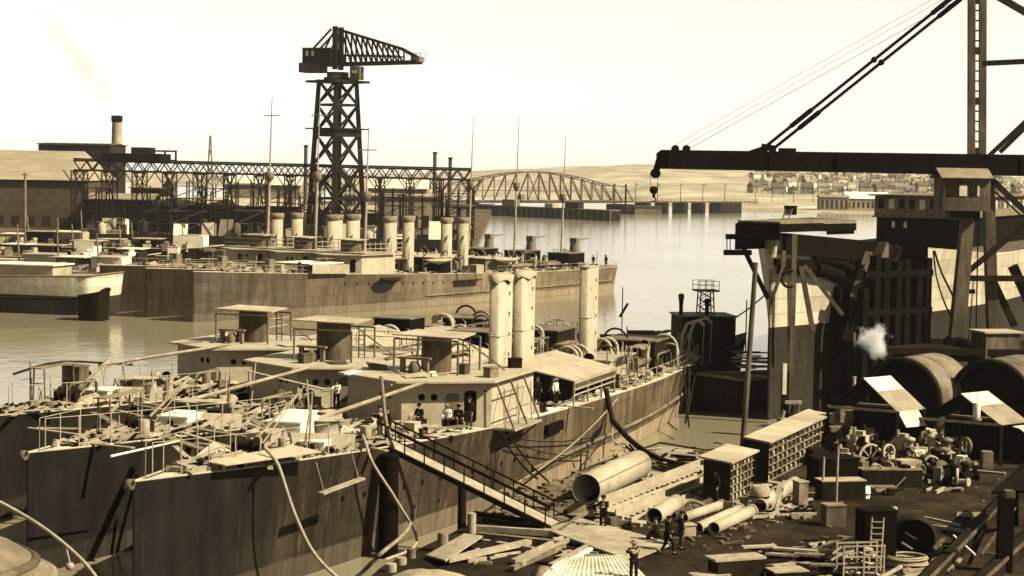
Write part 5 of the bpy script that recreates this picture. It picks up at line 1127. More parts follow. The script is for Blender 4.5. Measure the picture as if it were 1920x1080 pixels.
for lab, p, a, kd, ct, lg, ht in (
    ('man in dark clothes sitting against the bridge house of the nearest destroyer', on1(27.3, 1.2), 150, 'sit', 'cloth_d', 'cloth_d', 'cap'),
    ('man in a pale shirt sitting before the bridge house of the nearest destroyer', on1(28.0, 2.5), 165, 'sit', 'cloth_l', 'cloth_d', 'hat'),
    ('man in dark clothes sitting beside the man in the pale shirt', on1(28.3, 3.0), 190, 'sit', 'cloth_d', 'cloth_m', 'cap'),
    ('man in dark clothes standing beside the doorway of the bridge house', on1(28.1, 3.7), 150, 'stand', 'cloth_d', 'cloth_m', 'cap')):
    person(lab, p, R(a), kd, ct, lg, ht)
    if kd == 'sit': seat_box(p, R(a))
gx = W(690, 842, A1.zd(17))
person('man in dark clothes at the head of the gangway, nearer the ship side', on1(19.6, 2.6), R(120), 'stand')
person('man in dark clothes at the head of the gangway, carrying a coil', on1(20.1, 2.0), R(60), 'reach', 'cloth_d', 'cloth_m')
person('lone man standing on the after deck beyond the last pale funnel', on1(69.0, .2), R(100), 'stand')
for i, (x, p) in enumerate(((44.2, 3.2), (43.4, 2.4), (43.0, 3.7), (42.3, 1.7))):
    person(('bareheaded man in brown under the edge of the awning', 'man in dark clothes under the middle of the awning', 'man with a brimmed hat at the open end of the awning', 'man in dark clothes between the awning and the second funnel')[i], on1(x, p), R(150+40*i), 'stand', ('cloth_m', 'cloth_d', 'cloth_l', 'cloth_d')[i], 'cloth_d', ('cap', 'cap', 'hat', 'cap')[i])
person('man in a pale shirt working before the bridge house of the middle destroyer', A2.dk(27.4, 2.6), R(170), 'reach', 'cloth_l', 'cloth_d', 'cap')
person('man in dark clothes working before the bridge house of the middle destroyer', A2.dk(27.0, 1.2), R(110), 'bend')
for i, (x, p) in enumerate(((90, 0), (91.5, 1.5), (93, .4))): person('dark figure standing on the stern of the broadside destroyer', FAR[0].dk(x, p), R(40*i), 'stand', 'cloth_d', 'cloth_d', 'cap').__setitem__('group', 'figures on the far stern')

# ------------------------------------------------------------------ gangway
ga, gb = on1(18.6, A1.hb(18.6/A1.L)-.5, .12), W(1040, 986, QZ+.35)
gw = thing('gangway', 'long boarded gangway with rope rails from the ship down to the quay', 'gangway', gb); dv = (gb-ga); gl = dv.length; dx_ = dv.normalized(); sd_ = Vector((dx_.y, -dx_.x, 0)).normalized()
def gp(t_, s_, z=0.): return ga-gb+dv*t_+sd_*s_+Vector((0, 0, z))
MB().slab(gp(0, -.55, .05), gp(0, .55, .05), gp(1, .55, .05), gp(1, -.55, .05), -.06).build('tread', 'wood_l', gw)
g = MB()
for s_ in (-.58, .58): g.beam(gp(-.01, s_, -.06), gp(1, s_, -.06), .09, .22)
for i in range(20): g.beam(gp((i+.5)/20, -.52, .085), gp((i+.5)/20, .52, .085), .05, .04)
g.each('stringer', 'wood_d', gw); g = MB()
for s_ in (-.6, .6):
    for i in range(9): t_ = .03+.94*i/8; g.beam(gp(t_, s_, -.1), gp(t_, s_, 1.02), .07)
g.each('stanchion', 'wood_d', gw); g = MB()
for s_ in (-.6, .6):
    g.beam(gp(0, s_, 1.0), gp(1, s_, 1.0), .075); g.beam(gp(0, s_, .52), gp(1, s_, .52), .05)
g.each('handrail', 'wood_d', gw)
g2 = thing('walkway', 'broad plank walkway leading from the foot of the gangway', 'walkway', W(1030, 988, QZ)); o_ = g2.location
MB().slab(W(1018, 990, QZ+.34)-o_, W(1092, 972, QZ+.34)-o_, W(1262, 1018, QZ+.22)-o_, W(1182, 1050, QZ+.22)-o_, -.09).build('plank_deck', 'wood_l', g2)
g = MB()
for x, y in ((1050, 990), (1110, 1000), (1170, 1022), (1220, 1032)): g.box(W(x, y, QZ+.1)-o_, (1.2, .2, .24), .4)
g.each('bearer', 'wood_d', g2)

# ------------------------------------------------------------------ quay: piles, timbers, pipes, rails
def pile(x, y, h, r, label, m='wood_m', base=QZ, lean=(0, 0), group=None):
    p = W(x, y, base); t = one(MB().tube((0, 0, -1.5), (lean[0], lean[1], h), r, r*.92, n=12), 'mooring_pile', m, label, 'pile', p, group); return t
pile(866, 975, 1.9, .22, 'tall dark pile standing beside the gangway', 'wood_d'); pile(884, 1000, .95, .22, 'short pale pile just right of the tall dark pile', 'wood_l'); pile(830, 1034, .85, .26, 'square-topped pile left of the tall dark pile', 'wood_m')
pile(733, 1072, .35, .26, 'pile with a round pale top, lowest of the pair at the bottom edge', 'wood_l'); pile(752, 1058, .30, .26, 'pile with a round pale top, upper of the pair at the bottom edge', 'wood_l'); pile(771, 1046, .40, .22, 'stubby pile behind the two round-topped piles', 'wood_m')
pile(1402, 838, .55, .28, 'black iron-headed pile behind the shorter pigeonhole rack', 'black'); pile(1424, 834, .6, .28, 'second black pile behind the shorter pigeonhole rack', 'black')
one(MB().tube((0, 0, -1.5), (0, 0, 4.9), .5, .46, n=14).tube((0, 0, 4.9), (0, 0, 5.0), .5, .42, n=14), 'fender_pile', 'soot', 'thick black pile standing against the ship side below the gangway head', 'pile', A1.at(17.2, A1.hb(17.2/A1.L)+.5, 0))
def pole(x0, y0, x1, y1, z0, label, r=.17, m='wood_m'):
    a = W(x0, y0, z0); b = D(x1, y1, a.y); return one(MB().tube((0, 0, -.5), b-a, r, r*.8, n=8), 'spar_pole', m, label, 'pole', a)
pole(1392, 836, 1417, 492, QZ, 'tall slightly leaning pole at the quay edge before the huge bow', .19, 'rust')
pole(1412, 652, 1423, 560, 3.8, 'thin flag pole on the dredger bow', .04, 'steel_d') if False else None
t = thing('quay_post', 'post with a long pale board, at the quay corner before the huge hull', 'post', W(1471, 778, QZ)); MB().box((0, 0, 1.5), (.5, .5, 3.2)).each('post', 'wood_d', t); MB().box((-.1, -.3, 2.6), (.28, .08, 2.2)).build('board', 'white', t); MB().box((.55, -.3, .95), (1.2, .3, .22)).build('crosspiece', 'wood_l', t)
for i, (x, y, h, w_) in enumerate(((1484, 800, 1.0, .8), (1494, 790, .7, .6), (1466, 806, .8, .5))): one(MB().box((0, 0, h/2), (w_, .6, h), .4).tube((0, 0, h), (.1, 0, h+.5), .12), 'winch_gear', ('steel_d', 'rust', 'wood_l')[i], ('dark geared winch at the quay corner', 'rusty gear box behind the winch at the quay corner', 'pale upright block left of the winch at the quay corner')[i], 'winch', W(x, y, QZ))

def plank(x0, y0, x1, y1, w_, h, label, m='wood_l', z=QZ+.1, z1=None, group=None, name='plank', cat='plank'):
    a = W(x0, y0, z); b = W(x1, y1, z if z1 is None else z1); return one(MB().beam((0, 0, 0), b-a, w_, h), name, m, label, cat, a, group)
TL_ = 'timbers strewn at the foot of the gangway'
for i, (x0, y0, x1, y1, w_, h, m, z) in enumerate((
    (892, 968, 1040, 986, .34, .3, 'wood_m', .25), (890, 990, 1040, 1000, .3, .28, 'wood_l', .2), (895, 1004, 1050, 1020, .3, .3, 'wood_m', .15), (905, 1015, 1000, 1030, .25, .2, 'wood_l', .1),
    (838, 1050, 992, 1016, .32, .22, 'wood_l', .25), (962, 1052, 1060, 1006, .22, .16, 'wood_l', .2), (975, 1058, 1066, 1012, .2, .16, 'wood_l', .2), (960, 1066, 1058, 1024, .2, .2, 'wood_m', .15), (1032, 1060, 1112, 1018, .2, .14, 'wood_l', .2), (1040, 1068, 1118, 1024, .2, .14, 'white', .15), (890, 962, 985, 976, .2, .2, 'wood_d', .45), (905, 978, 1010, 992, .25, .25, 'wood_d', .12),
    (1050, 995, 1100, 960, .18, .14, 'wood_m', .3), (1060, 960, 1120, 925, .2, .2, 'wood_d', .2), (880, 1030, 960, 1010, .3, .25, 'wood_d', .1), (1090, 1000, 1140, 1030, .2, .2, 'wood_d', .1))):
    plank(x0, y0, x1, y1, w_, h, ('pale sawn timber lying at the foot of the gangway' if m in ('wood_l', 'white') else 'dark timber lying at the foot of the gangway' if m == 'wood_d' else 'weathered timber lying at the foot of the gangway'), m, QZ+z, None, TL_+(', pale' if m in ('wood_l', 'white') else ', dark' if m == 'wood_d' else ', weathered'))
t = one(MB().slab(W(835, 1050, QZ+.35)-W(880, 1040, QZ), W(800, 1040, QZ+.2)-W(880, 1040, QZ), W(870, 1000, QZ+.5)-W(880, 1040, QZ), W(905, 1004, QZ+.55)-W(880, 1040, QZ), -.08), 'board_ramp', 'wood_l', 'tilted pale board ramp beside the two short piles', 'ramp', W(880, 1040, QZ))
def mound(name, label, x, y, sx, sy, h, m, seed, rz=0.):
    r_ = random.Random(seed); n, K = 22, 7; vs = []; ph = [r_.uniform(0, 6) for _ in range(5)]
    for k in range(K+1):
        f = k/K
        for i in range(n):
            a = 2*math.pi*i/n; rr = f*(1+.16*math.sin(3*a+ph[0])+.1*math.sin(7*a+ph[1])); vs.append((sx*rr*math.cos(a), sy*rr*math.sin(a), h*(1-f*f)*(1+.15*math.sin(5*a+ph[2])*f)-.01+.04*math.sin(9*a+k*ph[3])*f))
    o = one(MB().add(vs, [(k*n+i, (k+1)*n+i, (k+1)*n+(i+1) % n, k*n+(i+1) % n) for k in range(K) for i in range(n)], True), name, m, label, name.replace('_', ' '), W(x, y, QZ)); o.rotation_euler.z = rz; return o
mound('sand_heap', 'white heap of lime or sand at the bottom edge beside the piles', 800, 1088, 1.7, 1.2, .45, 'concrete', 1)
t = thing('sheet_stack', 'white corrugated sheets lying beside the man at the bottom edge', 'sheets', W(1110, 1085, QZ)); o_ = t.location
for k in range(3):
    g = MB(); n = 80; a, b, c_, d_ = [W(x+k*4, y+k*2, QZ+.25-.07*k)-o_ for x, y in ((985, 1110), (1235, 1110), (1168, 1040), (1050, 1046))]; vs = []
    for i in range(n+1):
        f = i/n; z = .02*math.sin(i*1.6+k); vs += [a.lerp(b, f)+Vector((0, 0, z)), d_.lerp(c_, f)+Vector((0, .05*math.sin(i*1.6), z)), a.lerp(b, f)+Vector((0, 0, z-.03)), d_.lerp(c_, f)+Vector((0, .05*math.sin(i*1.6), z-.03))]
    g.add(vs, [(4*i, 4*i+4, 4*i+5, 4*i+1) for i in range(n)]+[(4*i+2, 4*i+3, 4*i+7, 4*i+6) for i in range(n)]+[(4*i+1, 4*i+5, 4*i+7, 4*i+3) for i in range(n)]+[(4*i, 4*i+2, 4*i+6, 4*i+4) for i in range(n)]); g.build('sheet', 'zinc', t)
mound('rope_heap', 'grey heap of coiled gear half hidden at the bottom edge', 1020, 1078, .55, .5, .4, 'rope', 3)

bp_a, bp_b = W(1098, 946, QZ), W(1196, 897, QZ); bp = thing('big_pipe', 'big pale riveted pipe lying on the quay with its dark end open', 'pipe', bp_a, math.atan2((bp_b-bp_a).y, (bp_b-bp_a).x)); PL = (bp_b-bp_a).length
MB().ring((0, 0, .80), (PL, 0, .80), .78, .03, 32).build('shell', 'steel_l', bp); MB().tube((PL-.05, 0, .8), (PL-.01, 0, .8), .745, n=24).build('end_plate', 'steel_m', bp)
g = MB(); a_ = R(-38); g.box((PL/2, .785*math.cos(R(90))-.0, 0), (0, 0, 0)) if False else None
for k in range(14): x = PL*(k+.5)/14; c_ = Vector((x, -.775*math.cos(a_), .80+.775*math.sin(a_))); g.tube(c_, c_+Vector((0, -math.cos(a_), math.sin(a_)))*.05, .05, n=6)
for a_ in (R(28),): g.beam((0, -.785*math.cos(a_), .80+.785*math.sin(a_)), (PL, -.785*math.cos(a_), .80+.785*math.sin(a_)), .02, .05)
g.each('lug', 'steel_m', bp); g = MB()
for x in (1.2, PL-1.6): g.box((x, 0, .02), (.3, 1.6, .1)).box((x, -.6, .12), (.3, .3, .2)).box((x, .6, .12), (.3, .3, .2))
g.each('chock', 'wood_d', bp)
def studbeam(x0, y0, x1, y1, w_, h, label, z=QZ+.1, m='steel_l'):
    a, b = W(x0, y0, z), W(x1, y1, z); t = thing('angle_bar', label, 'steel bar', a, math.atan2((b-a).y, (b-a).x)); L = (b-a).length; MB().box((L/2, 0, 0), (L, w_, h)).box((L/2, w_/2, h*.9), (L, .06, h*1.4)).build('bar', m, t)
    g = MB()
    for i in range(int(L/.75)): g.tube((.3+i*.75, -w_/2, 0), (.3+i*.75, -w_/2-.16, -.02), .045, n=6)
    g.each('stud', 'steel_d', t); return t
studbeam(1128, 952, 1318, 877, .42, .3, 'long studded steel bar nearest the big pipe'); studbeam(1150, 962, 1320, 897, .9, .1, 'wide flat steel bar between two studded bars', m='steel_w'); studbeam(1160, 972, 1330, 905, .36, .26, 'long studded steel bar farthest from the big pipe'); studbeam(1192, 984, 1300, 936, .5, .2, 'short broad steel bar behind the walking men')
def lpipe(x0, y0, x1, y1, r, label, m='steel_l', flange=True, z=QZ):
    a, b = W(x0, y0, z), W(x1, y1, z); t = thing('steel_pipe', label, 'pipe', a, math.atan2((b-a).y, (b-a).x)); L = (b-a).length
    MB().ring((0, 0, r+.01), (L, 0, r+.01), r, .025, 20).build('tube', m, t)
    if flange: g = MB().ring((L-.1, 0, r+.01), (L, 0, r+.01), r*1.25, r*.3, 20); g.build('flange', m, t)
    MB().tube((.35, 0, r+.01), (.4, 0, r+.01), r-.03, n=16).build('inner_end', 'soot', t); return t
lpipe(1338, 1003, 1408, 970, .30, 'flanged steel pipe on the quay road, nearest the camera'); lpipe(1308, 1001, 1386, 966, .27, 'steel pipe lying just behind the flanged one'); lpipe(1282, 980, 1352, 956, .24, 'thinner steel pipe third from the quay road'); lpipe(1262, 972, 1330, 946, .16, 'thin steel pipe farthest from the quay road', 'rust'); lpipe(1226, 985, 1268, 958, .42, 'short stout pipe with a black mouth behind the walking men', flange=False)
lpipe(1424, 962, 1490, 918, .36, 'stout pale pipe lying behind the cask', 'steel_w', False)
t = thing('steam_hose', 'curved hose arching over the pipe stack', 'hose', W(1285, 960, QZ)); o_ = t.location; MB().path(smoothpts([D(x, y, W(1285, 960, QZ).y)-o_ for x, y in ((1284, 962), (1288, 946), (1302, 940), (1320, 948), (1332, 956), (1348, 958))]), .09, 8).build('tube', 'steel_m', t)
def block_(x, y, d, rz, m, label, name='crate', cat='crate', lid=None, z=QZ, group=None):
    t = thing(name, label, cat, W(x, y, z), rz, group); MB().box((0, 0, d[2]/2), d).build('body', m, t)
    if lid: MB().box((0, 0, d[2]+.03), (d[0]+.08, d[1]+.08, .06)).build('lid', lid, t)
    else:
        g = MB()
        for sx2 in (-1, 1): g.box((sx2*d[0]*.4, 0, d[2]/2), (.06, d[1]+.03, d[2]+.02))
        g.each('batten', m, t)
    return t
block_(1365, 972, (.5, .12, .85), -.3, 'wood_m', 'upright board slab standing behind the flanged pipe', 'board_slab', 'board'); block_(1290, 1004, (.6, .5, .5), .3, 'canvas', 'small canvas covered box beside the pipe ends', lid='canvas'); block_(1500, 948, (.55, .62, 1.25), .42, 'wood_m', 'tall upright locker standing alone beside the quay road', 'locker', 'locker', 'wood_l'); 
block_(1150, 985, (.5, .4, .4), .4, 'rust', 'small rusty box beside the man at the gangway foot')
t = thing('cask', 'pale cask on a dark stand beside the pigeonhole racks', 'cask', W(1424, 958, QZ)); MB().lathe([(.40, .45), (.50, .8), (.50, .95), (.44, 1.3), (.36, 1.3)], 16).build('staves', 'wood_l', t); MB().box((0, 0, .2), (.9, .7, .44), .3).build('stand', 'wood_d', t); MB().lathe([(.505, .72), (.515, .76), (.505, .8)], 16).build('hoop', 'steel_d', t)
# pigeonhole racks: open cells facing the road
def rack(x, y, L, Wd, h, label, nx, nz):
    t = thing('pigeonhole_rack', label, 'rack', W(x, y, QZ), math.atan2(q.y, q.x)); g = MB(); g.box((0.03, Wd/2, h/2), (.08, Wd, h)).box((L-.03, Wd/2, h/2), (.08, Wd, h)).box((L/2, Wd-.04, h/2), (L-.2, .06, h)); g.build('carcass', 'wood_d', t)
    for k in range(nz+1): MB().box((L/2, Wd/2, .1+(h-.2)*k/nz), (L-.12, Wd-.1, .05)).build('shelf', 'wood_m', t)
    for i in range(1, nx): MB().box((L*i/nx, Wd/2, h/2), (.05, Wd-.12, h-.16)).build('divider', 'wood_m', t)
    MB().slab((-.2, -.15, h+.02), (L+.2, -.15, h+.02), (L+.2, Wd+.2, h+.22), (-.2, Wd+.2, h+.22), .1).build('roof', 'roofing', t)
    r_ = random.Random(nx)
    for i in range(nx):
        for k in range(nz):
            if r_.random() < .75: a = r_.choice(('steel_l', 'steel_w', 'rust', 'steel_m', 'canvas')); g = MB().tube((L*(i+.5)/nx, .1, .1+(h-.2)*k/nz+.17), (L*(i+.5)/nx, Wd*.7, .1+(h-.2)*k/nz+.17), .1+.06*r_.random(), n=8); one(g, 'pipe_fitting', a, 'pipe fitting stowed in a pigeonhole of the racks', 'fitting', t.matrix_basis.translation, 'pipe fittings in the racks').matrix_basis = Matrix.Translation(t.location) @ Matrix.Rotation(math.atan2(q.y, q.x), 4, 'Z')
rack(1368, 948, 4.6, 1.45, 2.25, 'shorter pigeonhole rack with a flat pale roof, nearest the pipes', 7, 5); rack(1440, 908, 13.5, 1.2, 2.35, 'long pigeonhole rack with a flat pale roof, farther along the quay', 14, 5)
for i in range(7): x, y = 1392+i*9+3*rnd.random(), 954-i*5; one(MB().lathe([(.3, 0), (.32, .2), (.2, .22), (.2, .5), (.3, .52), (.3, .6)], 10), 'flanged_valve', rnd.choice(('steel_l', 'wood_l', 'rust')), 'flanged valve body lying before the pigeonhole racks', 'valve', W(x, y, QZ), 'valves before the racks')
for i, (x0, y0, x1, y1) in enumerate(((1438, 958, 1500, 926), (1444, 966, 1496, 938), (1450, 955, 1462, 905), (1456, 958, 1470, 902))): plank(x0, y0, x1, y1, .16, .12, ('long pale lath beside the stout pale pipe', 'second pale lath, nearer the road, beside the stout pale pipe', 'pale lath leaning on the long rack', 'second pale lath leaning on the long rack')[i], 'wood_l', QZ+.1, QZ+(1.0 if i > 1 else .1))

# ------------------------------------------------------------------ boiler shells and open sheds
for i, (x, y, rr, lab) in enumerate(((1686, 830, 2.72, 'big boiler shell with a dark open end, behind the left shed'), (1853, 836, 2.75, 'big boiler shell with a dark open end, behind the right shed'))):
    c_ = W(x, y, QZ); t = thing('boiler_shell', lab, 'boiler', c_, math.atan2(.80, .60)); MB().ring((0, 0, rr), (5.2, 0, rr), rr, .14, 48).build('shell', 'boiler', t); MB().ring((-.06, 0, rr), (.25, 0, rr), rr+.07, .25, 48).build('end_ring', 'steel_d', t); MB().tube((.7, 0, rr), (.78, 0, rr), rr-.15, n=40).build('end_plate', 'soot', t); MB().box((2.6, 0, .3), (3.5, 3.4, .7)).build('cradle', 'wood_d', t); MB().ring((2.5, 0, rr), (2.75, 0, rr), rr+.03, .1, 48).build('lap_band', 'boiler', t)
def shed(label, fa, fb, dpt, zr, ze, curve=False):
    """open shed: fa, fb front eave corners on the ground, gable to the camera"""
    mid = (fa+fb)/2; ax = Vector((.78, .62, 0)); t = thing('open_shed', label, 'shed', mid, 0); L = Vector((dpt*ax.x, dpt*ax.y, 0)); a, b = fa-mid, fb-mid; z = Vector((0, 0, 1)); rg = Vector((0, 0, zr))
    MB().slab(b+z*ze, b+z*ze+L*.45, rg+L*.45, rg, .08).build('roof_sheet', 'roof_l', t) if False else None
    f = lambda u, v: rg.lerp(b+z*ze, u)+L*v
    MB().slab(f(.42, 0), f(.42, 1), f(0, 1), f(0, 0), .07).build('upper_roof_sheet', 'zinc', t); MB().slab(f(1.0, -.02), f(1.0, 1.02), f(.40, 1.02), f(.40, -.02), .07).build('lower_roof_sheet', 'roof_m', t)
    g_ = lambda u, v: rg.lerp(a+z*ze, u)+L*v
    MB().slab(g_(0, 0), g_(0, 1), g_(1, 1), g_(1, 0), .07).build('far_roof_sheet', 'wood_d', t)
    g = MB()
    for p in (a, b, (a+b)/2):
        for k in (0, 1): g.beam(p+L*k, p+L*k+z*(ze if p is not None else ze), .18)
    g.each('post', 'wood_d', t); MB().beam(a+z*ze, b+z*ze, .16).beam(a+z*ze+L, b+z*ze+L, .16).build('tie_beam', 'wood_l', t); MB().slab(a+L, b+L, b+L+z*ze, a+L+z*ze, .08).build('back_wall', 'soot', t)
    if curve:
        pts = [b+z*ze+Vector((.75+math.sin(k)*1.5, .3, -.1-(1-math.cos(k))*2.9)) for k in [R(14*i) for i in range(8)]]; g = MB()
        for p0, p1 in zip(pts, pts[1:]): g.slab(p1, p1+L*.5, p0+L*.5, p0, .06)
        g.build('curved_sheet', 'zinc', t)
    else: MB().slab(b+z*(ze-.95)+Vector((.55, 0, 0)), b+z*(ze-.95)+Vector((.55, 0, 0))+L*.75, b+z*ze+L*.75, b+z*ze, .06).build('hanging_sheet', 'zinc', t)
    return t
def gz(x, d): p = D(x, 500, d); return Vector((p.x, d, QZ))
shed('open shed with a two-tone roof slope, left of the pair before the boiler shells', gz(1560, 113.5), gz(1692, 111.5), 2.5, 4.85, 2.95); shed('open shed with a pale roof slope and a curved sheet, right of the pair', gz(1733, 112.5), gz(1888, 110), 2.6, 4.15, 2.45, True)
t = thing('steam_exhaust', 'short white steam pipe standing on the left shed roof', 'pipe', D(1602, 712, 114)); MB().tube((0, 0, -.6), (0, 0, .15), .1, n=8).build('tube', 'steel_w', t); MB().tube((0, 0, .15), (0, 0, .2), .13, n=8).build('rim', 'steel_l', t)
t = thing('hanging_lamp', 'white barrel shaped lamp hanging from the right shed', 'lamp', D(1831, 782, 110)); MB().lathe([(.2, 0), (.22, .1), (.22, .8), (.2, .85)], 14).build('globe', 'white', t); MB().lathe([(.3, -.2), (.32, -.1), (.2, .02)], 14).build('guard', 'steel_m', t); MB().tube((0, 0, .85), (0, 0, 1.3), .03).build('hanger', 'steel_m', t)
rh = random.Random(23)
def reel(x, y, r, w_, rz, label, m='wood_m'):
    t = thing('cable_reel', label, 'reel', W(x, y, QZ), rz); 
    for k in (-w_/2, w_/2): g = MB().ring((0, k-.04, r), (0, k+.04, r), r, .16, 28); [g.beam((0, k, r), (r*.9*math.cos(a), k, r+r*.9*math.sin(a)), .07) for a in [R(45*j) for j in range(8)]]; g.build('flange', m, t)
    MB().tube((0, -w_/2+.05, r), (0, w_/2-.05, r), r*.55, n=20).build('cable_winding', 'cable', t); return t
reel(1622, 884, .85, .9, .45, 'cable reel with pale rims, left of the pair among the machinery', 'wood_l'); reel(1664, 886, .92, .5, 1.2, 'cable reel seen flat on, right of the pair among the machinery', 'steel_d')
block_(1668, 912, (3.4, .9, .95), .12, 'wood_d', 'long dark bench box before the cable reels', 'bench', 'bench', 'wood_m'); block_(1560, 908, (2.3, 1.8, 1.5), .2, 'soot', 'big black cabinet beside the long rack', 'cabinet', 'cabinet', 'black'); block_(1575, 935, (2.4, 1.1, 1.0), .2, 'wood_d', 'dark workbench with pale board ends in front of the black cabinet', 'workbench', 'bench', 'wood_l')
for i, (x, y, h, lab) in enumerate(((1542, 938, 2.3, 'pale round post standing before the dark workbench, left of two'), (1568, 944, 3.0, 'taller pale round post standing before the dark workbench'))): one(MB().tube((0, 0, 0), (.02, 0, h), .06, n=8).lathe([(.12, 0), (.12, .04)], 8), 'stake', 'wood_l', lab, 'post', W(x, y, QZ))
t = thing('barrel', 'small white barrel standing before the long bench box', 'barrel', W(1622, 934, QZ)); MB().lathe([(.24, 0), (.29, .3), (.24, .62), (.2, .62)], 14).build('staves', 'white', t); MB().lathe([(.285, .2), (.295, .23), (.285, .26)], 14).build('hoop', 'steel_d', t)
t = thing('wheelbarrow', 'low hand trolley with a plank top right of the small barrel', 'trolley', W(1652, 928, QZ)); MB().box((0, 0, .45), (1.5, .6, .08), .1).build('tray', 'wood_m', t)
for k in (-.5, .5): MB().tube((k, -.3, .2), (k, .3, .2), .2, n=12).each('wheel', 'steel_d', t)
MB().beam((.8, 0, .45), (1.3, .05, 1.0), .06).build('handle', 'wood_l', t)
MG = 'machinery parts heaped before the sheds'
for i in range(120):
    x, y = rh.uniform(1560, 1815), rh.uniform(838, 912); y = max(y, 838+(x-1600)*.02); p = W(x, y, QZ); p.z += .9*rh.random()**2*(1 if y < 890 else .3); m = rh.choice(('steel_d', 'rust', 'black', 'steel_m', 'steel_l', 'canvas', 'steel_l', 'wood_m')); k = i % 4; r = .22+.2*rh.random(); g = MB(); az = rh.uniform(0, 6); dv_ = Vector((math.cos(az), math.sin(az), rh.uniform(-.1, .9))).normalized()
    if k == 0: g.tube((0, 0, .3), Vector((0, 0, .3))+dv_*.9, r*.6, n=10).tube((0, 0, .3), Vector((0, 0, .3))+dv_*.08, r, n=12).tube(Vector((0, 0, .3))+dv_*.85, Vector((0, 0, .3))+dv_*.93, r, n=12); nm, lb_ = 'flanged_pipe', 'flanged pipe piece in the heap of machinery before the sheds'
    elif k == 1: g.lathe([(r, 0), (r*1.1, .1), (r*.6, .3), (r*.6, .7), (r*.9, .75), (r*.9, .9), (.05, 1.0)], 12); nm, lb_ = 'valve_chest', 'round valve chest in the heap of machinery before the sheds'
    elif k == 2: g.box((0, 0, .35), (1.0, .6, .7), az).box((0, 0, .8), (.6, .4, .3), az).tube((-.3, 0, .7), (-.3, 0, 1.15), .1); nm, lb_ = 'pump_casing', 'boxy pump casing in the heap of machinery before the sheds'
    else: g.ring((0, -.08, .5), (0, .08, .5), .5, .12, 18).box((0, 0, .5), (.9, .08, .1)).box((0, 0, .5), (.1, .08, .9)); nm, lb_ = 'hand_wheel', 'spoked wheel in the heap of machinery before the sheds'
    one(g, nm, m, lb_, nm.replace('_', ' '), p, MG+', '+nm.replace('_', ' ')).rotation_euler.z = az if k != 2 else 0
for i, (x, y, d_, m, lab) in enumerate(((1700, 898, (1.3, 1.0, 1.1), 'canvas', 'pale open topped box on the machinery heap'), (1592, 842, (.55, .6, .75), 'canvas', 'pale upright case behind the cable reels'), (1716, 872, (1.4, .3, .9), 'white', 'tilted white plate on the machinery heap'), (1802, 890, (.5, .5, 1.1), 'white', 'white upright case at the right end of the machinery heap'), (1758, 903, (.4, .4, .8), 'wood_l', 'pale chair-like stand at the right of the machinery heap'), (1790, 860, (1.5, 1.0, 1.2), 'steel_d', 'dark engine case with pale top behind the machinery heap'), (1850, 878, (.8, .6, 1.0), 'wood_m', 'brown case under the right shed'), (1532, 870, (1.6, 1.0, .9), 'wood_d', 'dark case between the long rack and the black cabinet'), (1545, 848, (1.2, .2, .7), 'canvas', 'pale board propped behind the black cabinet'))): block_(x, y, d_, .3+.2*i, m, lab, lid='wood_l' if i in (5,) else None)
t = thing('steel_rod', 'long rod lying on the ground right of the machinery heap', 'rod', W(1818, 884, QZ)); a = W(1884, 890, QZ)-t.location; MB().tube((0, 0, .08), a+Vector((0, 0, .08)), .06, n=8).build('bar', 'steel_l', t); MB().tube(a+Vector((0, 0, .08)), a*1.01+Vector((0, 0, .08)), .1, n=8).build('knob', 'steel_l', t)
for i in range(10):
    x, y = rh.uniform(1560, 1640), rh.uniform(782, 838); one(MB().box((0, 0, .4), (1.3, .7, .8), rh.random()).box((0, 0, 1.0), (1.0, .6, .4), rh.random()), 'packing_case', rh.choice(('wood_m', 'rust', 'wood_d')), 'packing case stacked in the shade of the left shed', 'case', W(x, y, QZ), 'packing cases in the left shed')

# ------------------------------------------------------------------ bottom right foreground
t = thing('lumber_crate', 'dark crate with pale boards on top at the bottom edge of the quay road', 'crate', W(1380, 1092, QZ), .38); MB().box((0, 0, .5), (2.2, .9, 1.0)).build('body', 'wood_d', t); MB().box((0, .1, 1.05), (2.4, 1.0, .1)).build('lid', 'wood_l', t)
FG = 'short boards piled at the bottom edge'
for i in range(18):
    x, y = rh.uniform(1420, 1560), rh.uniform(1040, 1088); m = rh.choice(('wood_l', 'wood_m', 'wood_d', 'wood_l')); one(MB().box((0, 0, 0), (rh.uniform(1.1, 2.2), .32, .09), rh.uniform(-.5, .6)), 'board', m, 'short pale board in the pile at the bottom edge' if m == 'wood_l' else 'short dark board in the pile at the bottom edge', 'board', W(x, y, QZ)+Vector((0, 0, .08+.05*i)), FG+(', pale' if m == 'wood_l' else ', dark'))
block_(1330, 1098, (1.6, .8, .5), .3, 'wood_l', 'pale low box cut by the bottom edge'); block_(1475, 1096, (1.5, .9, .6), .3, 'wood_d', 'black low box at the bottom edge among the boards', lid='wood_l')
block_(1640, 1062, (1.5, 1.0, 2.5), .25, 'soot', 'tall black tank standing in the bottom right foreground', 'upright_tank', 'tank', 'black')
block_(1562, 985, (1.0, .8, 1.0), .2, 'rust', 'brown wood bin beside the tall black tank', 'bin', 'bin', 'wood_m')
t = thing('steel_plate', 'tilted pale triangular plate leaning in front of the brown bin', 'plate', W(1555, 1030, QZ)); o_ = t.location; MB().slab(W(1535, 1026, QZ+.2)-o_, W(1606, 1024, QZ+.5)-o_, W(1600, 1006, QZ+.9)-o_, W(1572, 1003, QZ+.8)-o_, .04).build('sheet', 'canvas', t); MB().beam((0, 0, 0), (.5, .3, .6), .08).build('prop', 'wood_d', t)
t = thing('wire_crate', 'open frame crate of pipework at the bottom edge before the black tank', 'crate', W(1612, 1084, QZ), .2); g = MB()
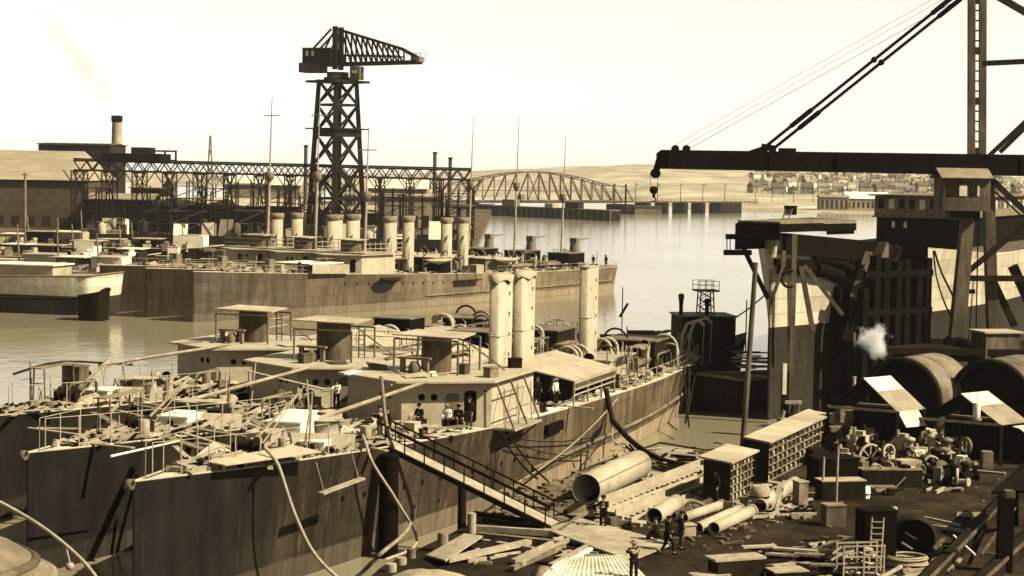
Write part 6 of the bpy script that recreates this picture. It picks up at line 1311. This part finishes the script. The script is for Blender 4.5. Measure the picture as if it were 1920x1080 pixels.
for a in (-.9, 0, .9):
    for b in (-.4, .4): g.beam((a, b, 0), (a, b, 1.5), .07)
for z in (.1, .55, 1.0, 1.45):
    for b in (-.4, .4): g.beam((-.95, b, z), (.95, b, z), .06)
g.build('frame', 'wood_l', t); g = MB()
for i in range(22): a = Vector((rh.uniform(-.8, .8), rh.uniform(-.3, .3), rh.uniform(.1, 1.4))); g.tube(a, a+Vector((rh.uniform(-.6, .6), rh.uniform(-.2, .2), rh.uniform(-.3, .3))), .06, n=6)
g.build('pipework', 'steel_l', t)
t = thing('ladder', 'short pale ladder standing against the tall black tank', 'ladder', W(1622, 1062, QZ)); g = MB()
for x in (0, .5): g.beam((x, -.8, 0), (x+.1, -.75, 2.3), .06)
g.each('rail', 'wood_l', t); g = MB()
for i in range(8): g.beam((.01*i, -.8, .3+.26*i), (.5+.01*i, -.8, .3+.26*i), .045)
g.build('rung', 'wood_l', t)
t = thing('round_post', 'pale round post with a knob, between the black tank and the wire coil', 'post', W(1669, 1050, QZ)); MB().tube((0, 0, -.1), (.12, 0, 2.15), .10, .08, n=10).build('shaft', 'wood_l', t); MB().lathe([(.13, 0), (.15, .1), (.12, .24), (.05, .26)], 10, (.12, 0, 2.15)).build('knob', 'wood_l', t)
for i, (x, y, r, lab, n) in enumerate(((1698, 1058, .95, 'large flat coil of pale wire rope in the bottom right foreground', 5),)):
    t = thing('wire_coil', lab, 'coil', W(x, y, QZ+.15))
    for k in range(n): g = MB(); rr = r-.05*(k % 3); g.path([(rr*math.cos(a), rr*.75*math.sin(a), .07+.075*k+.02*math.sin(3*a+k)) for a in [2*math.pi*j/28 for j in range(29)]], .05, 6); g.build('turn', 'rope_l', t)
    MB().beam((-.8, 0, .1), (.8, .1, .3), .05).beam((0, -.6, .2), (.1, .6, .2), .05).build('lashing', 'rope', t)
GR = 'laths lying at the bottom edge right of the coil'
for i, (x0, y0, x1, y1, w_) in enumerate(((1700, 1088, 1760, 1046, .22), (1728, 1085, 1790, 1036, .2), (1745, 1090, 1800, 1048, .22), (1660, 1092, 1742, 1072, .18), (1672, 1098, 1752, 1078, .16), (1640, 1090, 1690, 1062, .12))): plank(x0, y0, x1, y1, w_, .12, 'lath lying at the bottom edge beside the wire coil', 'wood_l' if i % 2 else 'wood_m', QZ+.08+.03*i, None, GR)
PG2 = 'plank ends lying beside the dark grate'
for i, (x0, y0, x1, y1) in enumerate(((1722, 968, 1802, 985), (1726, 974, 1790, 992), (1745, 985, 1830, 1000), (1700, 994, 1728, 1012), (1690, 1012, 1720, 1030), (1750, 1030, 1770, 1010))): plank(x0, y0, x1, y1, .16, .12, 'plank end lying on the dark ground of the bottom right', 'wood_l' if i % 2 == 0 else 'rust', QZ+.1+.03*i, None, PG2)
t = thing('drum_end', 'dark round drum end leaning behind the wire coil', 'drum', W(1715, 1046, QZ)); c_ = Vector((0, .25, .85)); MB().ring(c_, c_+Vector((.1, .5, .15)), .95, .1, 28).build('rim', 'steel_d', t); MB().tube(c_+Vector((.02, .1, .03)), c_+Vector((.03, .16, .04)), .86, n=28).build('plate', 'soot', t)
for i, (a, b) in enumerate((((-.4, .25), (.1, -.05)), ((-.55, -.2), (-.05, -.5)))): MB().beam(c_+Vector((a[0], .02, a[1])), c_+Vector((b[0], .02, b[1])), .07).each('stay_bar', 'wood_l', t)
one(MB().slab((-1.0, -.5, .02), (1.2, -.4, .02), (1.0, .7, .03), (-.7, .6, .03), -.05), 'flat_sheet', 'wood_m', 'flat pale sheet lying on the dark ground at the right', 'sheet', W(1826, 967, QZ))
# crane track and its fence close to the camera
t = thing('crane_track', 'dark raised crane track beams crossing the bottom right corner', 'track', W(1800, 1040, QZ)); o_ = t.location
MB().beam(W(1700, 1130, QZ+.3)-o_, W(1990, 830, QZ+.3)-o_, .5, .6).beam(W(1800, 1130, QZ+.3)-o_, W(2090, 860, QZ+.3)-o_, .5, .6).build('sleeper_beam', 'wood_d', t); MB().beam(W(1700, 1130, QZ+.66)-o_, W(1990, 830, QZ+.66)-o_, .09, .14).beam(W(1800, 1130, QZ+.66)-o_, W(2090, 860, QZ+.66)-o_, .09, .14).each('rail', 'rust', t)
t = thing('fence_post', 'thick black post standing in the bottom right corner', 'post', W(1882, 1072, QZ)); MB().box((0, 0, 1.6), (.62, .5, 3.4)).build('shaft', 'soot', t); MB().box((.12, 0, 3.42), (.4, .55, .3)).build('head', 'rust', t)
t = thing('low_roof', 'dark lean-to roof edge at the right border above the track', 'roof', W(1900, 915, QZ)); o_ = t.location; MB().slab(D(1858, 922, 88)-o_, D(1960, 918, 84)-o_, D(1975, 840, 92)-o_, D(1925, 862, 94)-o_, .12).build('roof', 'wood_d', t); MB().beam(D(1905, 918, 86.5)-o_, W(1905, 985, QZ)-o_, .25).each('post', 'wood_d', t)
plank(1788, 1004, 1828, 1040, .07, .07, 'thin white rod lying across the dark ground at the right', 'white', QZ+.4, QZ+.4); plank(1840, 1040, 1905, 950, .1, .1, 'pale pole leaning along the crane track', 'rust', QZ+.5, QZ+1.4)

# ------------------------------------------------------------------ lines, hoses, booms on the near ships
rope('hose', 'thick dark hose bundle hanging from the ship rail to the quay', smoothpts([on1(50.5, 4.7, .6), on1(50, 5.3, -1.2), W(1150, 790, 3.0), W(1185, 828, 2.1), W(1235, 860, QZ+.2), W(1290, 872, QZ+.12), W(1318, 868, QZ+.1)]), .17, 'cable', 'hose', 8)
for i in range(3): rope('hose', ('hose curving along the quay, outer of the set by the big pipe', 'hose curving along the quay, middle of the set by the big pipe', 'hose curving along the quay, inner of the set by the big pipe')[i], smoothpts([W(1186-6*i, 832+2*i, 2.0), W(1215-4*i, 858+5*i, QZ+.12), W(1262, 874+6*i, QZ+.1), W(1316, 872+7*i, QZ+.1)]), .07, 'cable', 'hose')
rope('hose', 'pale thin hose hanging from the ship rail beside the dark hose bundle', smoothpts([on1(50.8, 4.7, .4), on1(50.5, 5.2, -2), W(1150, 826, 2.2), W(1185, 842, QZ+.1), W(1240, 840, QZ+.1)]), .05, 'rope_l', 'hose')
rope('mooring_line', 'mooring line running from the ship side low across to the quay piles', hang(on1(53, 4.75, -.3), W(968, 906, QZ+.2), .5), .06)
rope('mooring_line', 'pair of slack lines from the bridge wing down to the rubble, left one', hang(on1(29.5, 4.9, -.1), W(1008, 898, QZ+.2), .3), .06, 'cable'); rope('mooring_line', 'pair of slack lines from the bridge wing down to the rubble, right one', hang(on1(30.5, 4.9, -.1), W(1028, 902, QZ+.2), .25), .06, 'cable')
rope('mooring_line', 'thin line along the ship side aft of the gangway, upper one', hang(on1(31, 4.95, -.6), on1(48, 4.95, -2.2), .3), .035, 'cable'); rope('mooring_line', 'thin line along the ship side aft of the gangway, lower one', hang(on1(31.5, 4.95, -.9), on1(46, 4.95, -3.2), .3), .035, 'cable')
rope('mooring_line', 'two crossed lines on the stern quarter, the one leaning left', hang(on1(72, 4.5, .2), W(1292, 800, 1.0), .2), .07, 'cable'); rope('mooring_line', 'two crossed lines on the stern quarter, the one leaning right', hang(on1(79, 3.9, .2), W(1285, 792, .6), .1), .09, 'cable')
rope('bow_hawser', 'pale thick hawser hanging down the bow side in front of the boards', smoothpts([on1(7.5, 2.0, .8), on1(7.4, 2.7, .1), on1(7.8, 3.3, -2.0), on1(9.0, 3.8, -4.0), on1(11.5, 4.4, -5.8)]), .085, 'rope_l')
rope('hose', 'pale hose looping down the ship side below the gangway head', smoothpts([on1(17.5, 2.2, .5), on1(15.6, 3.2, .35), on1(15.4, 3.7, -.6), on1(16.8, 4.3, -2.4), on1(18.0, 4.9, -4.5), W(722, 1050, QZ+.1)]), .075, 'rope_l', 'hose')
rope('fall_rope', 'thick upright rope fall hanging from the gangway head', smoothpts([on1(18.0, 2.9, 3.4), on1(18.05, 3.2, 1.0), on1(18.1, 3.75, -.6), on1(18.6, 4.4, -3.5), W(712, 1040, QZ+.3)]), .10, 'rope')
SP = []
def boom(S, x0, p0, z0, x1, p1, z1, label, r=.12, m='wood_l'): a, b = S.dk(x0, p0, z0), S.dk(x1, p1, z1); return one(MB().tube((0, 0, 0), b-a, r, r*.75, n=8), 'wooden_spar', m, label, 'spar', a)
boom(A1, 20.5, -2.2, .6, 25.6, 2.2, 2.6, 'long pale spar propped over the foredeck before the nearest bridge house', .13, 'wood_l'); boom(A2, 19.5, -3.2, .7, 25.6, 1.6, 2.5, 'long pale spar propped over the foredeck of the middle destroyer', .13, 'wood_l'); boom(A3, 21, -5, 1.4, 27, .8, 2.6, 'long pale spar propped over the foredeck of the outermost destroyer', .12, 'wood_l')
boom(A2, 27, 2.0, 1.2, 24, -1.5, 2.3, 'thin pale pole before the bridge house of the middle destroyer', .07); boom(A1, 28.4, -1.5, 1.7, 24.8, .6, 2.4, 'thin pale pole before the bridge house of the nearest destroyer', .07)
boom(A1, 6.5, -5.0, .1, 10.5, -3.8, .5, 'thin whitish pole lying between the two foremost bows', .06, 'white')
t = thing('hanging_stage', 'pale plank stage slung over the bow side of the nearest destroyer', 'stage', A1.at(9.5, 3.75, 4.3)); e = A1.at(12.6, 4.35, 4.55)-t.location; MB().beam((0, 0, 0), e, .34, .09).build('plank', 'wood_l', t); g = MB()
for f in (.08, .92): g.tube(e*f, e*f+Vector((-.4, .2, 1.3)), .025, n=5)
g.each('sling', 'rope', t)
one(MB().tube((0, 0, 0), (1, .3, 0), .1), 'short_fender', 'rope', 'short rope fender on the bow deck plate of the nearest ship', 'fender', A1.dk(5, .5, .15))
rp = random.Random(31)
def clutter(S, who, n, xa, xb, seed, pw=.8):
    r_ = random.Random(seed)
    kinds = ('plank', 'plank', 'crate', 'coil', 'plate', 'pipe', 'drum', 'plank', 'trestle', 'plate', 'plank', 'plate', 'coil', 'ladder' if xa > 30 else 'plate', 'pole', 'plank', 'plate')
    for i in range(n):
        x = r_.uniform(xa, xb); p = r_.uniform(-pw, pw)*(S.hb(x/S.L)-.5); k = kinds[i % len(kinds)]; a = S.dk(x, p, .03); az = S.a+r_.uniform(-.6, .6); m = r_.choice(('wood_l', 'wood_m', 'canvas', 'steel_l', 'rust', 'wood_d')); gname = 'loose gear on the deck of '+who
        if k == 'plank': l = r_.uniform(2, 5.5); o = one(MB().box((0, 0, .05+.06*r_.random()), (l, .26, .07)).box((.2, .2, .13), (l*.8, .24, .06)), 'plank', m if m != 'canvas' else 'wood_l', 'plank lying on the deck of '+who, k, a, gname+', planks')
        elif k == 'crate': s_ = r_.uniform(.6, 1.3); o = one(MB().box((0, 0, s_*.35), (s_, s_*.8, s_*.7)).box((0, 0, s_*.72), (s_*1.06, s_*.86, .05)), 'crate', m, 'crate standing on the deck of '+who, k, a, gname+', crates')
        elif k == 'coil': o = one(MB().path([(.42*math.cos(t_), .42*math.sin(t_), .05+.018*t_) for t_ in [.5*j for j in range(38)]], .05, 5), 'rope_coil', 'rope', 'coil of rope on the deck of '+who, k, a, gname+', coils')
        elif k == 'plate': l = r_.uniform(1.2, 2.8); o = one(MB().slab((-l/2, -.6, .05), (l/2, -.5, .05), (l/2, .6, .05+.5*r_.random()), (-l/2, .5, .1), -.03), 'steel_plate', r_.choice(('steel_w', 'canvas', 'steel_l', 'rust')), 'loose plate lying on the deck of '+who, k, a, gname+', plates')
        elif k == 'pipe': l = r_.uniform(2, 4); o = one(MB().tube((-l/2, 0, .1), (l/2, 0, .12), .08, n=8).tube((-l/2, 0, .1), (-l/2+.06, 0, .1), .15, n=8), 'deck_pipe', 'steel_d', 'pipe length lying on the deck of '+who, k, a, gname+', pipes')
        elif k == 'trestle':
            g = MB().beam((-.7, 0, .85), (.7, 0, .85), .12); [g.beam((sx2*.6, sy2*.3, 0), (sx2*.55, 0, .85), .07) for sx2 in (-1, 1) for sy2 in (-1, 1)]
            o = one(g, 'saw_horse', 'wood_l', 'saw horse standing on the deck of '+who, k, a, gname+', saw horses')
        elif k == 'ladder':
            g = MB(); h = r_.uniform(1.8, 2.6); [g.beam((-.5, y, 0), (.4, y, h), .06) for y in (-.2, .2)]; [g.beam((-.5+.9*f, -.2, h*f), (-.5+.9*f, .2, h*f), .045) for f in (.15, .35, .55, .75, .92)]; [g.beam((.95, y, 0), (.4, y, h), .06) for y in (-.2, .2)]
            o = one(g, 'step_ladder', 'wood_l', 'step ladder standing on the deck of '+who, k, a, gname+', ladders')
        elif k == 'pole': h = r_.uniform(1.5, 3.2); o = one(MB().tube((0, 0, 0), (r_.uniform(-.4, .4), r_.uniform(-.4, .4), h), .06, .05, n=6).lathe([(.2, 0), (.2, .06)], 8), 'pole', m if m != 'canvas' else 'wood_l', 'thin pole standing on the deck of '+who, k, a, gname+', poles')
        else: o = one(MB().lathe([(.26, 0), (.28, .05), (.28, .8), (.26, .85)], 12), 'oil_drum', m, 'drum standing on the deck of '+who, k, a, gname+', drums')
        o.rotation_euler.z = az
for args in ((A1, 'the nearest destroyer', 60, 8, 26, 1), (A1, 'the nearest destroyer', 64, 54, 84, 2), (A2, 'the middle destroyer', 60, 6, 26, 3), (A2, 'the middle destroyer', 80, 38, 80, 4), (A3, 'the outermost destroyer', 54, 6, 26, 5), (A3, 'the outermost destroyer', 70, 38, 80, 6), (FAR[0], 'the broadside destroyer', 60, 8, 92, 7), (FAR[1], 'the second destroyer across the basin', 36, 8, 92, 8), (FAR[2], 'the third destroyer across the basin', 30, 8, 92, 9)): clutter(*args)
def scrap(S, x0, x1, n, seed, who):
    r_ = random.Random(seed); gs = [MB(), MB(), MB()]
    for i in range(n):
        x = r_.uniform(x0, x1); p = r_.uniform(-.92, .92)*max(.2, S.hb(x/S.L)-.15); a = S.dk(x, p, .02); k = r_.choice((0, 0, 1, 2)); s_ = r_.uniform(.06, .2); az = r_.uniform(0, 6) if r_.random() < .4 else S.a+r_.uniform(-.3, .3)
        if r_.random() < .14 and not S.far: l = r_.uniform(1.5, 4.5); gs[0].beam(a+Vector((0, 0, .05)), a+Vector((l*math.cos(az), l*math.sin(az), r_.choice((.08, .08, .12, .4)))), .24, .06)
        elif r_.random() < .3: gs[k].slab(a, a+Vector((r_.uniform(.3, 1.1), r_.uniform(-.4, .4), r_.uniform(0, .35))), a+Vector((r_.uniform(.2, 1), r_.uniform(.3, .8), r_.uniform(0, .4))), a+Vector((r_.uniform(-.2, .3), r_.uniform(.3, .8), r_.uniform(0, .2))), -.03)
        else: gs[k].box(a+Vector((0, 0, s_*.4)), (s_*r_.uniform(1.2, 9), s_*1.2, s_*r_.uniform(.5, 2.2)), az)
    for g, nm, m in zip(gs, ('scrap_timber', 'scrap_iron', 'scrap_plate'), ('wood_l', 'soot', 'steel_w')): o = g.build(nm, m); kind(tag(o, nm.replace('_', ' ')+' littering the deck of '+who, 'scrap'), 'stuff')
scrap(A1, 3.5, 26.5, 520, 1, 'the nearest destroyer, before its bridge'); scrap(A1, 38, 84, 420, 2, 'the nearest destroyer, abaft its bridge'); scrap(A2, 3, 26.5, 520, 3, 'the middle destroyer, before its bridge'); scrap(A2, 38, 84, 480, 4, 'the middle destroyer, abaft its bridge'); scrap(A3, 3, 26.5, 520, 5, 'the outermost destroyer, before its bridge'); scrap(A3, 38, 84, 420, 6, 'the outermost destroyer, abaft its bridge')
for i, S in enumerate(FAR): scrap(S, 5, 92, 500, 10+i, ('the broadside destroyer', 'the second destroyer across the basin', 'the third destroyer across the basin')[i])
# gear lying on the three bridge-house roofs
for j, (S, who) in enumerate(((A1, 'nearest'), (A2, 'middle'), (A3, 'outermost'))):
    r_ = random.Random(80+j)
    for i in range(9):
        x, p = r_.uniform(29, 37), r_.uniform(-3.6, 3.8); z = S.zd(29.1 if j == 0 else 28.5)-.12+(2.55 if j == 0 else 2.5)+.13; a = S.at(x-.6*j*(j == 2), p, z); az = S.a+r_.uniform(-1, 1); k = i % 3
        if k == 0: o = one(MB().box((0, 0, .05), (r_.uniform(1.5, 3.2), .28, .07)).box((.1, .22, .04), (r_.uniform(1.2, 2.2), .2, .06), .1), 'roof_plank', r_.choice(('wood_l', 'wood_m', 'white')), 'plank lying on the bridge house roof of the %s destroyer' % who, 'plank', a, 'planks on the %s bridge roof' % who)
        elif k == 1: o = one(MB().slab((-.7, -.5, .02), (.7, -.6, .1), (.8, .6, .3*r_.random()), (-.6, .5, .04), -.03), 'roof_plate', r_.choice(('canvas', 'rust', 'steel_w')), 'bent plate lying on the bridge house roof of the %s destroyer' % who, 'plate', a, 'plates on the %s bridge roof' % who)
        else: o = one(MB().box((0, 0, .25), (.7, .5, .5)).box((0, 0, .53), (.76, .56, .06)), 'tool_box', r_.choice(('wood_d', 'rust', 'wood_m')), 'tool box on the bridge house roof of the %s destroyer' % who, 'box', a, 'boxes on the %s bridge roof' % who)
        o.rotation_euler.z = az
# larger white lockers and tarpaulined boxes on the nearest foredeck
for S, x, p, d_, m, lab in ((A1, 16.4, -1.0, (2.6, 1.7, 1.15), 'white', 'white box locker with a dark slot on the nearest foredeck'), (A1, 18.4, -1.8, (2.0, 1.5, 1.25), 'white', 'white box locker behind the one with the slot on the nearest foredeck'), (A1, 12.6, -.6, (1.4, 1.2, .9), 'canvas', 'pale framed skylight box on the nearest foredeck'), (A1, 14.6, 1.2, (1.8, 1.2, .45), 'white', 'low white box near the rail of the nearest foredeck'), (A2, 13.4, .3, (2.4, 1.6, .7), 'white', 'white covered box on the middle foredeck'), (A3, 12.4, .6, (1.8, 1.4, .7), 'white', 'white covered box on the outermost foredeck'), (A3, 11.2, -.4, (1.2, 1.0, 2.0), 'rust', 'dark upright case on the outermost foredeck')):
    t = thing('deck_locker', lab, 'locker', S.dk(x, p), S.a+.1); MB().box((0, 0, d_[2]/2), d_).build('body', m, t); MB().box((0, 0, d_[2]+.04), (d_[0]+.1, d_[1]+.1, .08)).build('lid', m, t); MB().box((-d_[0]/2-.01, .1, d_[2]*.5), (.04, .3, .4)).build('latch', 'soot', t)
BR = 'bridging planks laid between the near bows'
for i, (x, p, a) in enumerate(((12, -4.4, .9), (17, -4.8, 1.2), (21, -4.8, .7))): one(MB().box((0, 0, .2), (4.8, .45, .09), A1.a+a), 'gang_plank', 'wood_m', 'plank bridging the gap between the nearest and middle foredecks', 'plank', A1.dk(x, p, .02), BR)
for i, (x, p, a) in enumerate(((14, -4.6, .8), (20, -4.8, 1.1))): one(MB().box((0, 0, .2), (5.0, .45, .09), A2.a+a), 'gang_plank', 'wood_m', 'plank bridging the gap between the middle and outermost foredecks', 'plank', A2.dk(x, p, .02), BR+', outer')
# rubbish on the bank
rb2 = random.Random(9); deb = MB()
for i in range(260):
    t_ = rb2.random(); x = 940+290*t_+rb2.uniform(-20, 20); y = 960-105*t_+rb2.uniform(-22, 34)*(1-t_*.6); p = W(x, y, QZ); s_ = rb2.uniform(.08, .3); deb.box(p+Vector((0, 0, s_*.3)), (s_*rb2.uniform(1, 4), s_, s_*.7), rb2.uniform(0, 6))
kind(deb.build('rubble', 'bank'), 'stuff')
rb3 = random.Random(19); d2 = MB()
for i in range(420):
    x, y = rb3.uniform(1100, 1440), rb3.uniform(830, 1030); p = W(x, y, QZ)
    if rb3.random() < .16: x, y = rb3.uniform(1300, 1900), rb3.uniform(900, 1075); p = W(x, y, QZ)
    s_ = rb3.uniform(.05, .16); d2.box(p+Vector((0, 0, s_*.3)), (s_*rb3.uniform(1, 6), s_, s_*.6), rb3.uniform(0, 6))
kind(d2.build('litter', 'bank'), 'stuff')
r5 = random.Random(55); g5 = [MB(), MB()]
for i in range(760):
    x, y = r5.choice(((r5.uniform(880, 1180), r5.uniform(965, 1060)), (r5.uniform(1120, 1330), r5.uniform(850, 960)), (r5.uniform(1380, 1520), r5.uniform(925, 975)), (r5.uniform(1550, 1830), r5.uniform(840, 925)), (r5.uniform(1420, 1800), r5.uniform(1020, 1085)))); p = W(x, y, QZ); s_ = r5.uniform(.05, .14); g5[i % 2].box(p+Vector((0, 0, s_*.5)), (s_*r5.uniform(2, 14), s_, s_*r5.uniform(.6, 2)), r5.uniform(-.5, 1.4))
for g, nm, m in zip(g5, ('scrap_timber', 'scrap_iron'), ('wood_l', 'soot')): kind(tag(g.build(nm, m), nm.replace('_', ' ')+' littering the quay', 'scrap'), 'stuff')
rope('stay_line', 'curved dark hand line on posts between the near ships and the far tier', smoothpts([A3.dk(9, -3, 1.6), A3.dk(16, -4.4, 1.9), A3.dk(25, -5, 1.2)]), .07, 'cable')
# close at the bottom left corner
t = thing('round_tank', 'pale domed tank top in the bottom left corner', 'tank', Vector((-15.9, 49.5, 0))); MB().lathe([(3.6, -2), (3.6, 7.3), (3.5, 7.6), (2.6, 8.2), (1.4, 8.5), (.05, 8.6)], 48).build('shell', 'steel_m', t); MB().lathe([(3.28, 7.78), (3.3, 7.82), (3.1, 7.95), (3.05, 7.9)], 48).build('seam_band', 'rust', t); MB().lathe([(.5, 8.5), (.5, 8.75), (.42, 8.8), (.05, 8.82)], 20).build('manhole', 'steel_d', t); MB().lathe([(3.62, 7.2), (3.75, 7.25), (3.75, 7.45), (3.62, 7.5)], 48).build('rim', 'rope', t)
rope('hawser', 'thick pale hawser sagging across the bottom left corner', smoothpts([D(-60, 915, 55), D(0, 942, 54), D(70, 982, 53), D(130, 1028, 52), D(175, 1075, 51), D(215, 1140, 50)]), .055, 'rope_l')
one(MB().lathe([(.02, .12), (.1, .1), (.14, 0), (.1, -.1), (.02, -.12)], 10).tube((0, 0, .1), (-.1, 0, .5), .03), 'float_block', 'rope_l', 'small pale block hanging in the dark beside the hawser', 'block', D(131, 1062, 55))

# ------------------------------------------------------------------ steam and smoke
def puff(name, label, loc, dims, rot, dens, col, ns, cut, edge_):
    m, t_, b = newmat(name+'_vapour'); t_.nodes.remove(b); v = node(t_, 'ShaderNodeVolumePrincipled'); v.inputs['Color'].default_value = (col, col*.97, col*.9, 1)
    n = noise(t_, ns, 6, mapped(t_, (1, 1, 1)), .62); oc = node(t_, 'ShaderNodeTexCoord').outputs['Object']; ln = node(t_, 'ShaderNodeVectorMath', operation='LENGTH'); t_.links.new(oc, ln.inputs[0])
    su = node(t_, 'ShaderNodeMath', operation='MULTIPLY_ADD'); t_.links.new(ln.outputs['Value'], su.inputs[0]); su.inputs[1].default_value = -edge_; t_.links.new(n.outputs[0], su.inputs[2])
    mr = node(t_, 'ShaderNodeMapRange'); t_.links.new(su.outputs[0], mr.inputs[0]); mr.inputs[1].default_value = cut; mr.inputs[2].default_value = cut+.40; mr.inputs[4].default_value = dens
    t_.links.new(mr.outputs[0], v.inputs['Density']); t_.links.new(v.outputs[0], t_.nodes['Material Output'].inputs['Volume'])
    n_, K = 24, 14; g = MB(); g.lathe([(max(.001, math.sin(math.pi*k/K)), -math.cos(math.pi*k/K)) for k in range(K+1)], n_); o = g.build(name, m); o.location = loc; o.scale = dims; o.rotation_euler = rot
    tag(o, label, 'steam'); o['kind'] = 'stuff'; return o
puff('steam', 'white puff of steam rising before the boiler shells', D(1640, 640, 135), (1.7, 1.3, 1.9), (0, R(-20), 0), 2.6, .99, .9, .10, .55)
puff('smoke', 'faint smoke trailing from the round factory chimney', D(150, 118, 560), (4.0, 4.0, 21.5), (0, R(-36), 0), .10, .40, .16, .10, .36)
# ------------------------------------------------------------------ the air over the harbour
hz_, ht_, hb_ = newmat('harbour_air'); ht_.nodes.remove(hb_); hv = node(ht_, 'ShaderNodeVolumePrincipled'); hv.inputs['Density'].default_value = .00005; hv.inputs['Color'].default_value = (1, .97, .88, 1); hv.inputs['Anisotropy'].default_value = .3
ht_.links.new(hv.outputs[0], ht_.nodes['Material Output'].inputs['Volume'])
kind(MB().box((0, 3000, 30), (6100, 6200, 70)).build('haze', hz_), 'stuff')
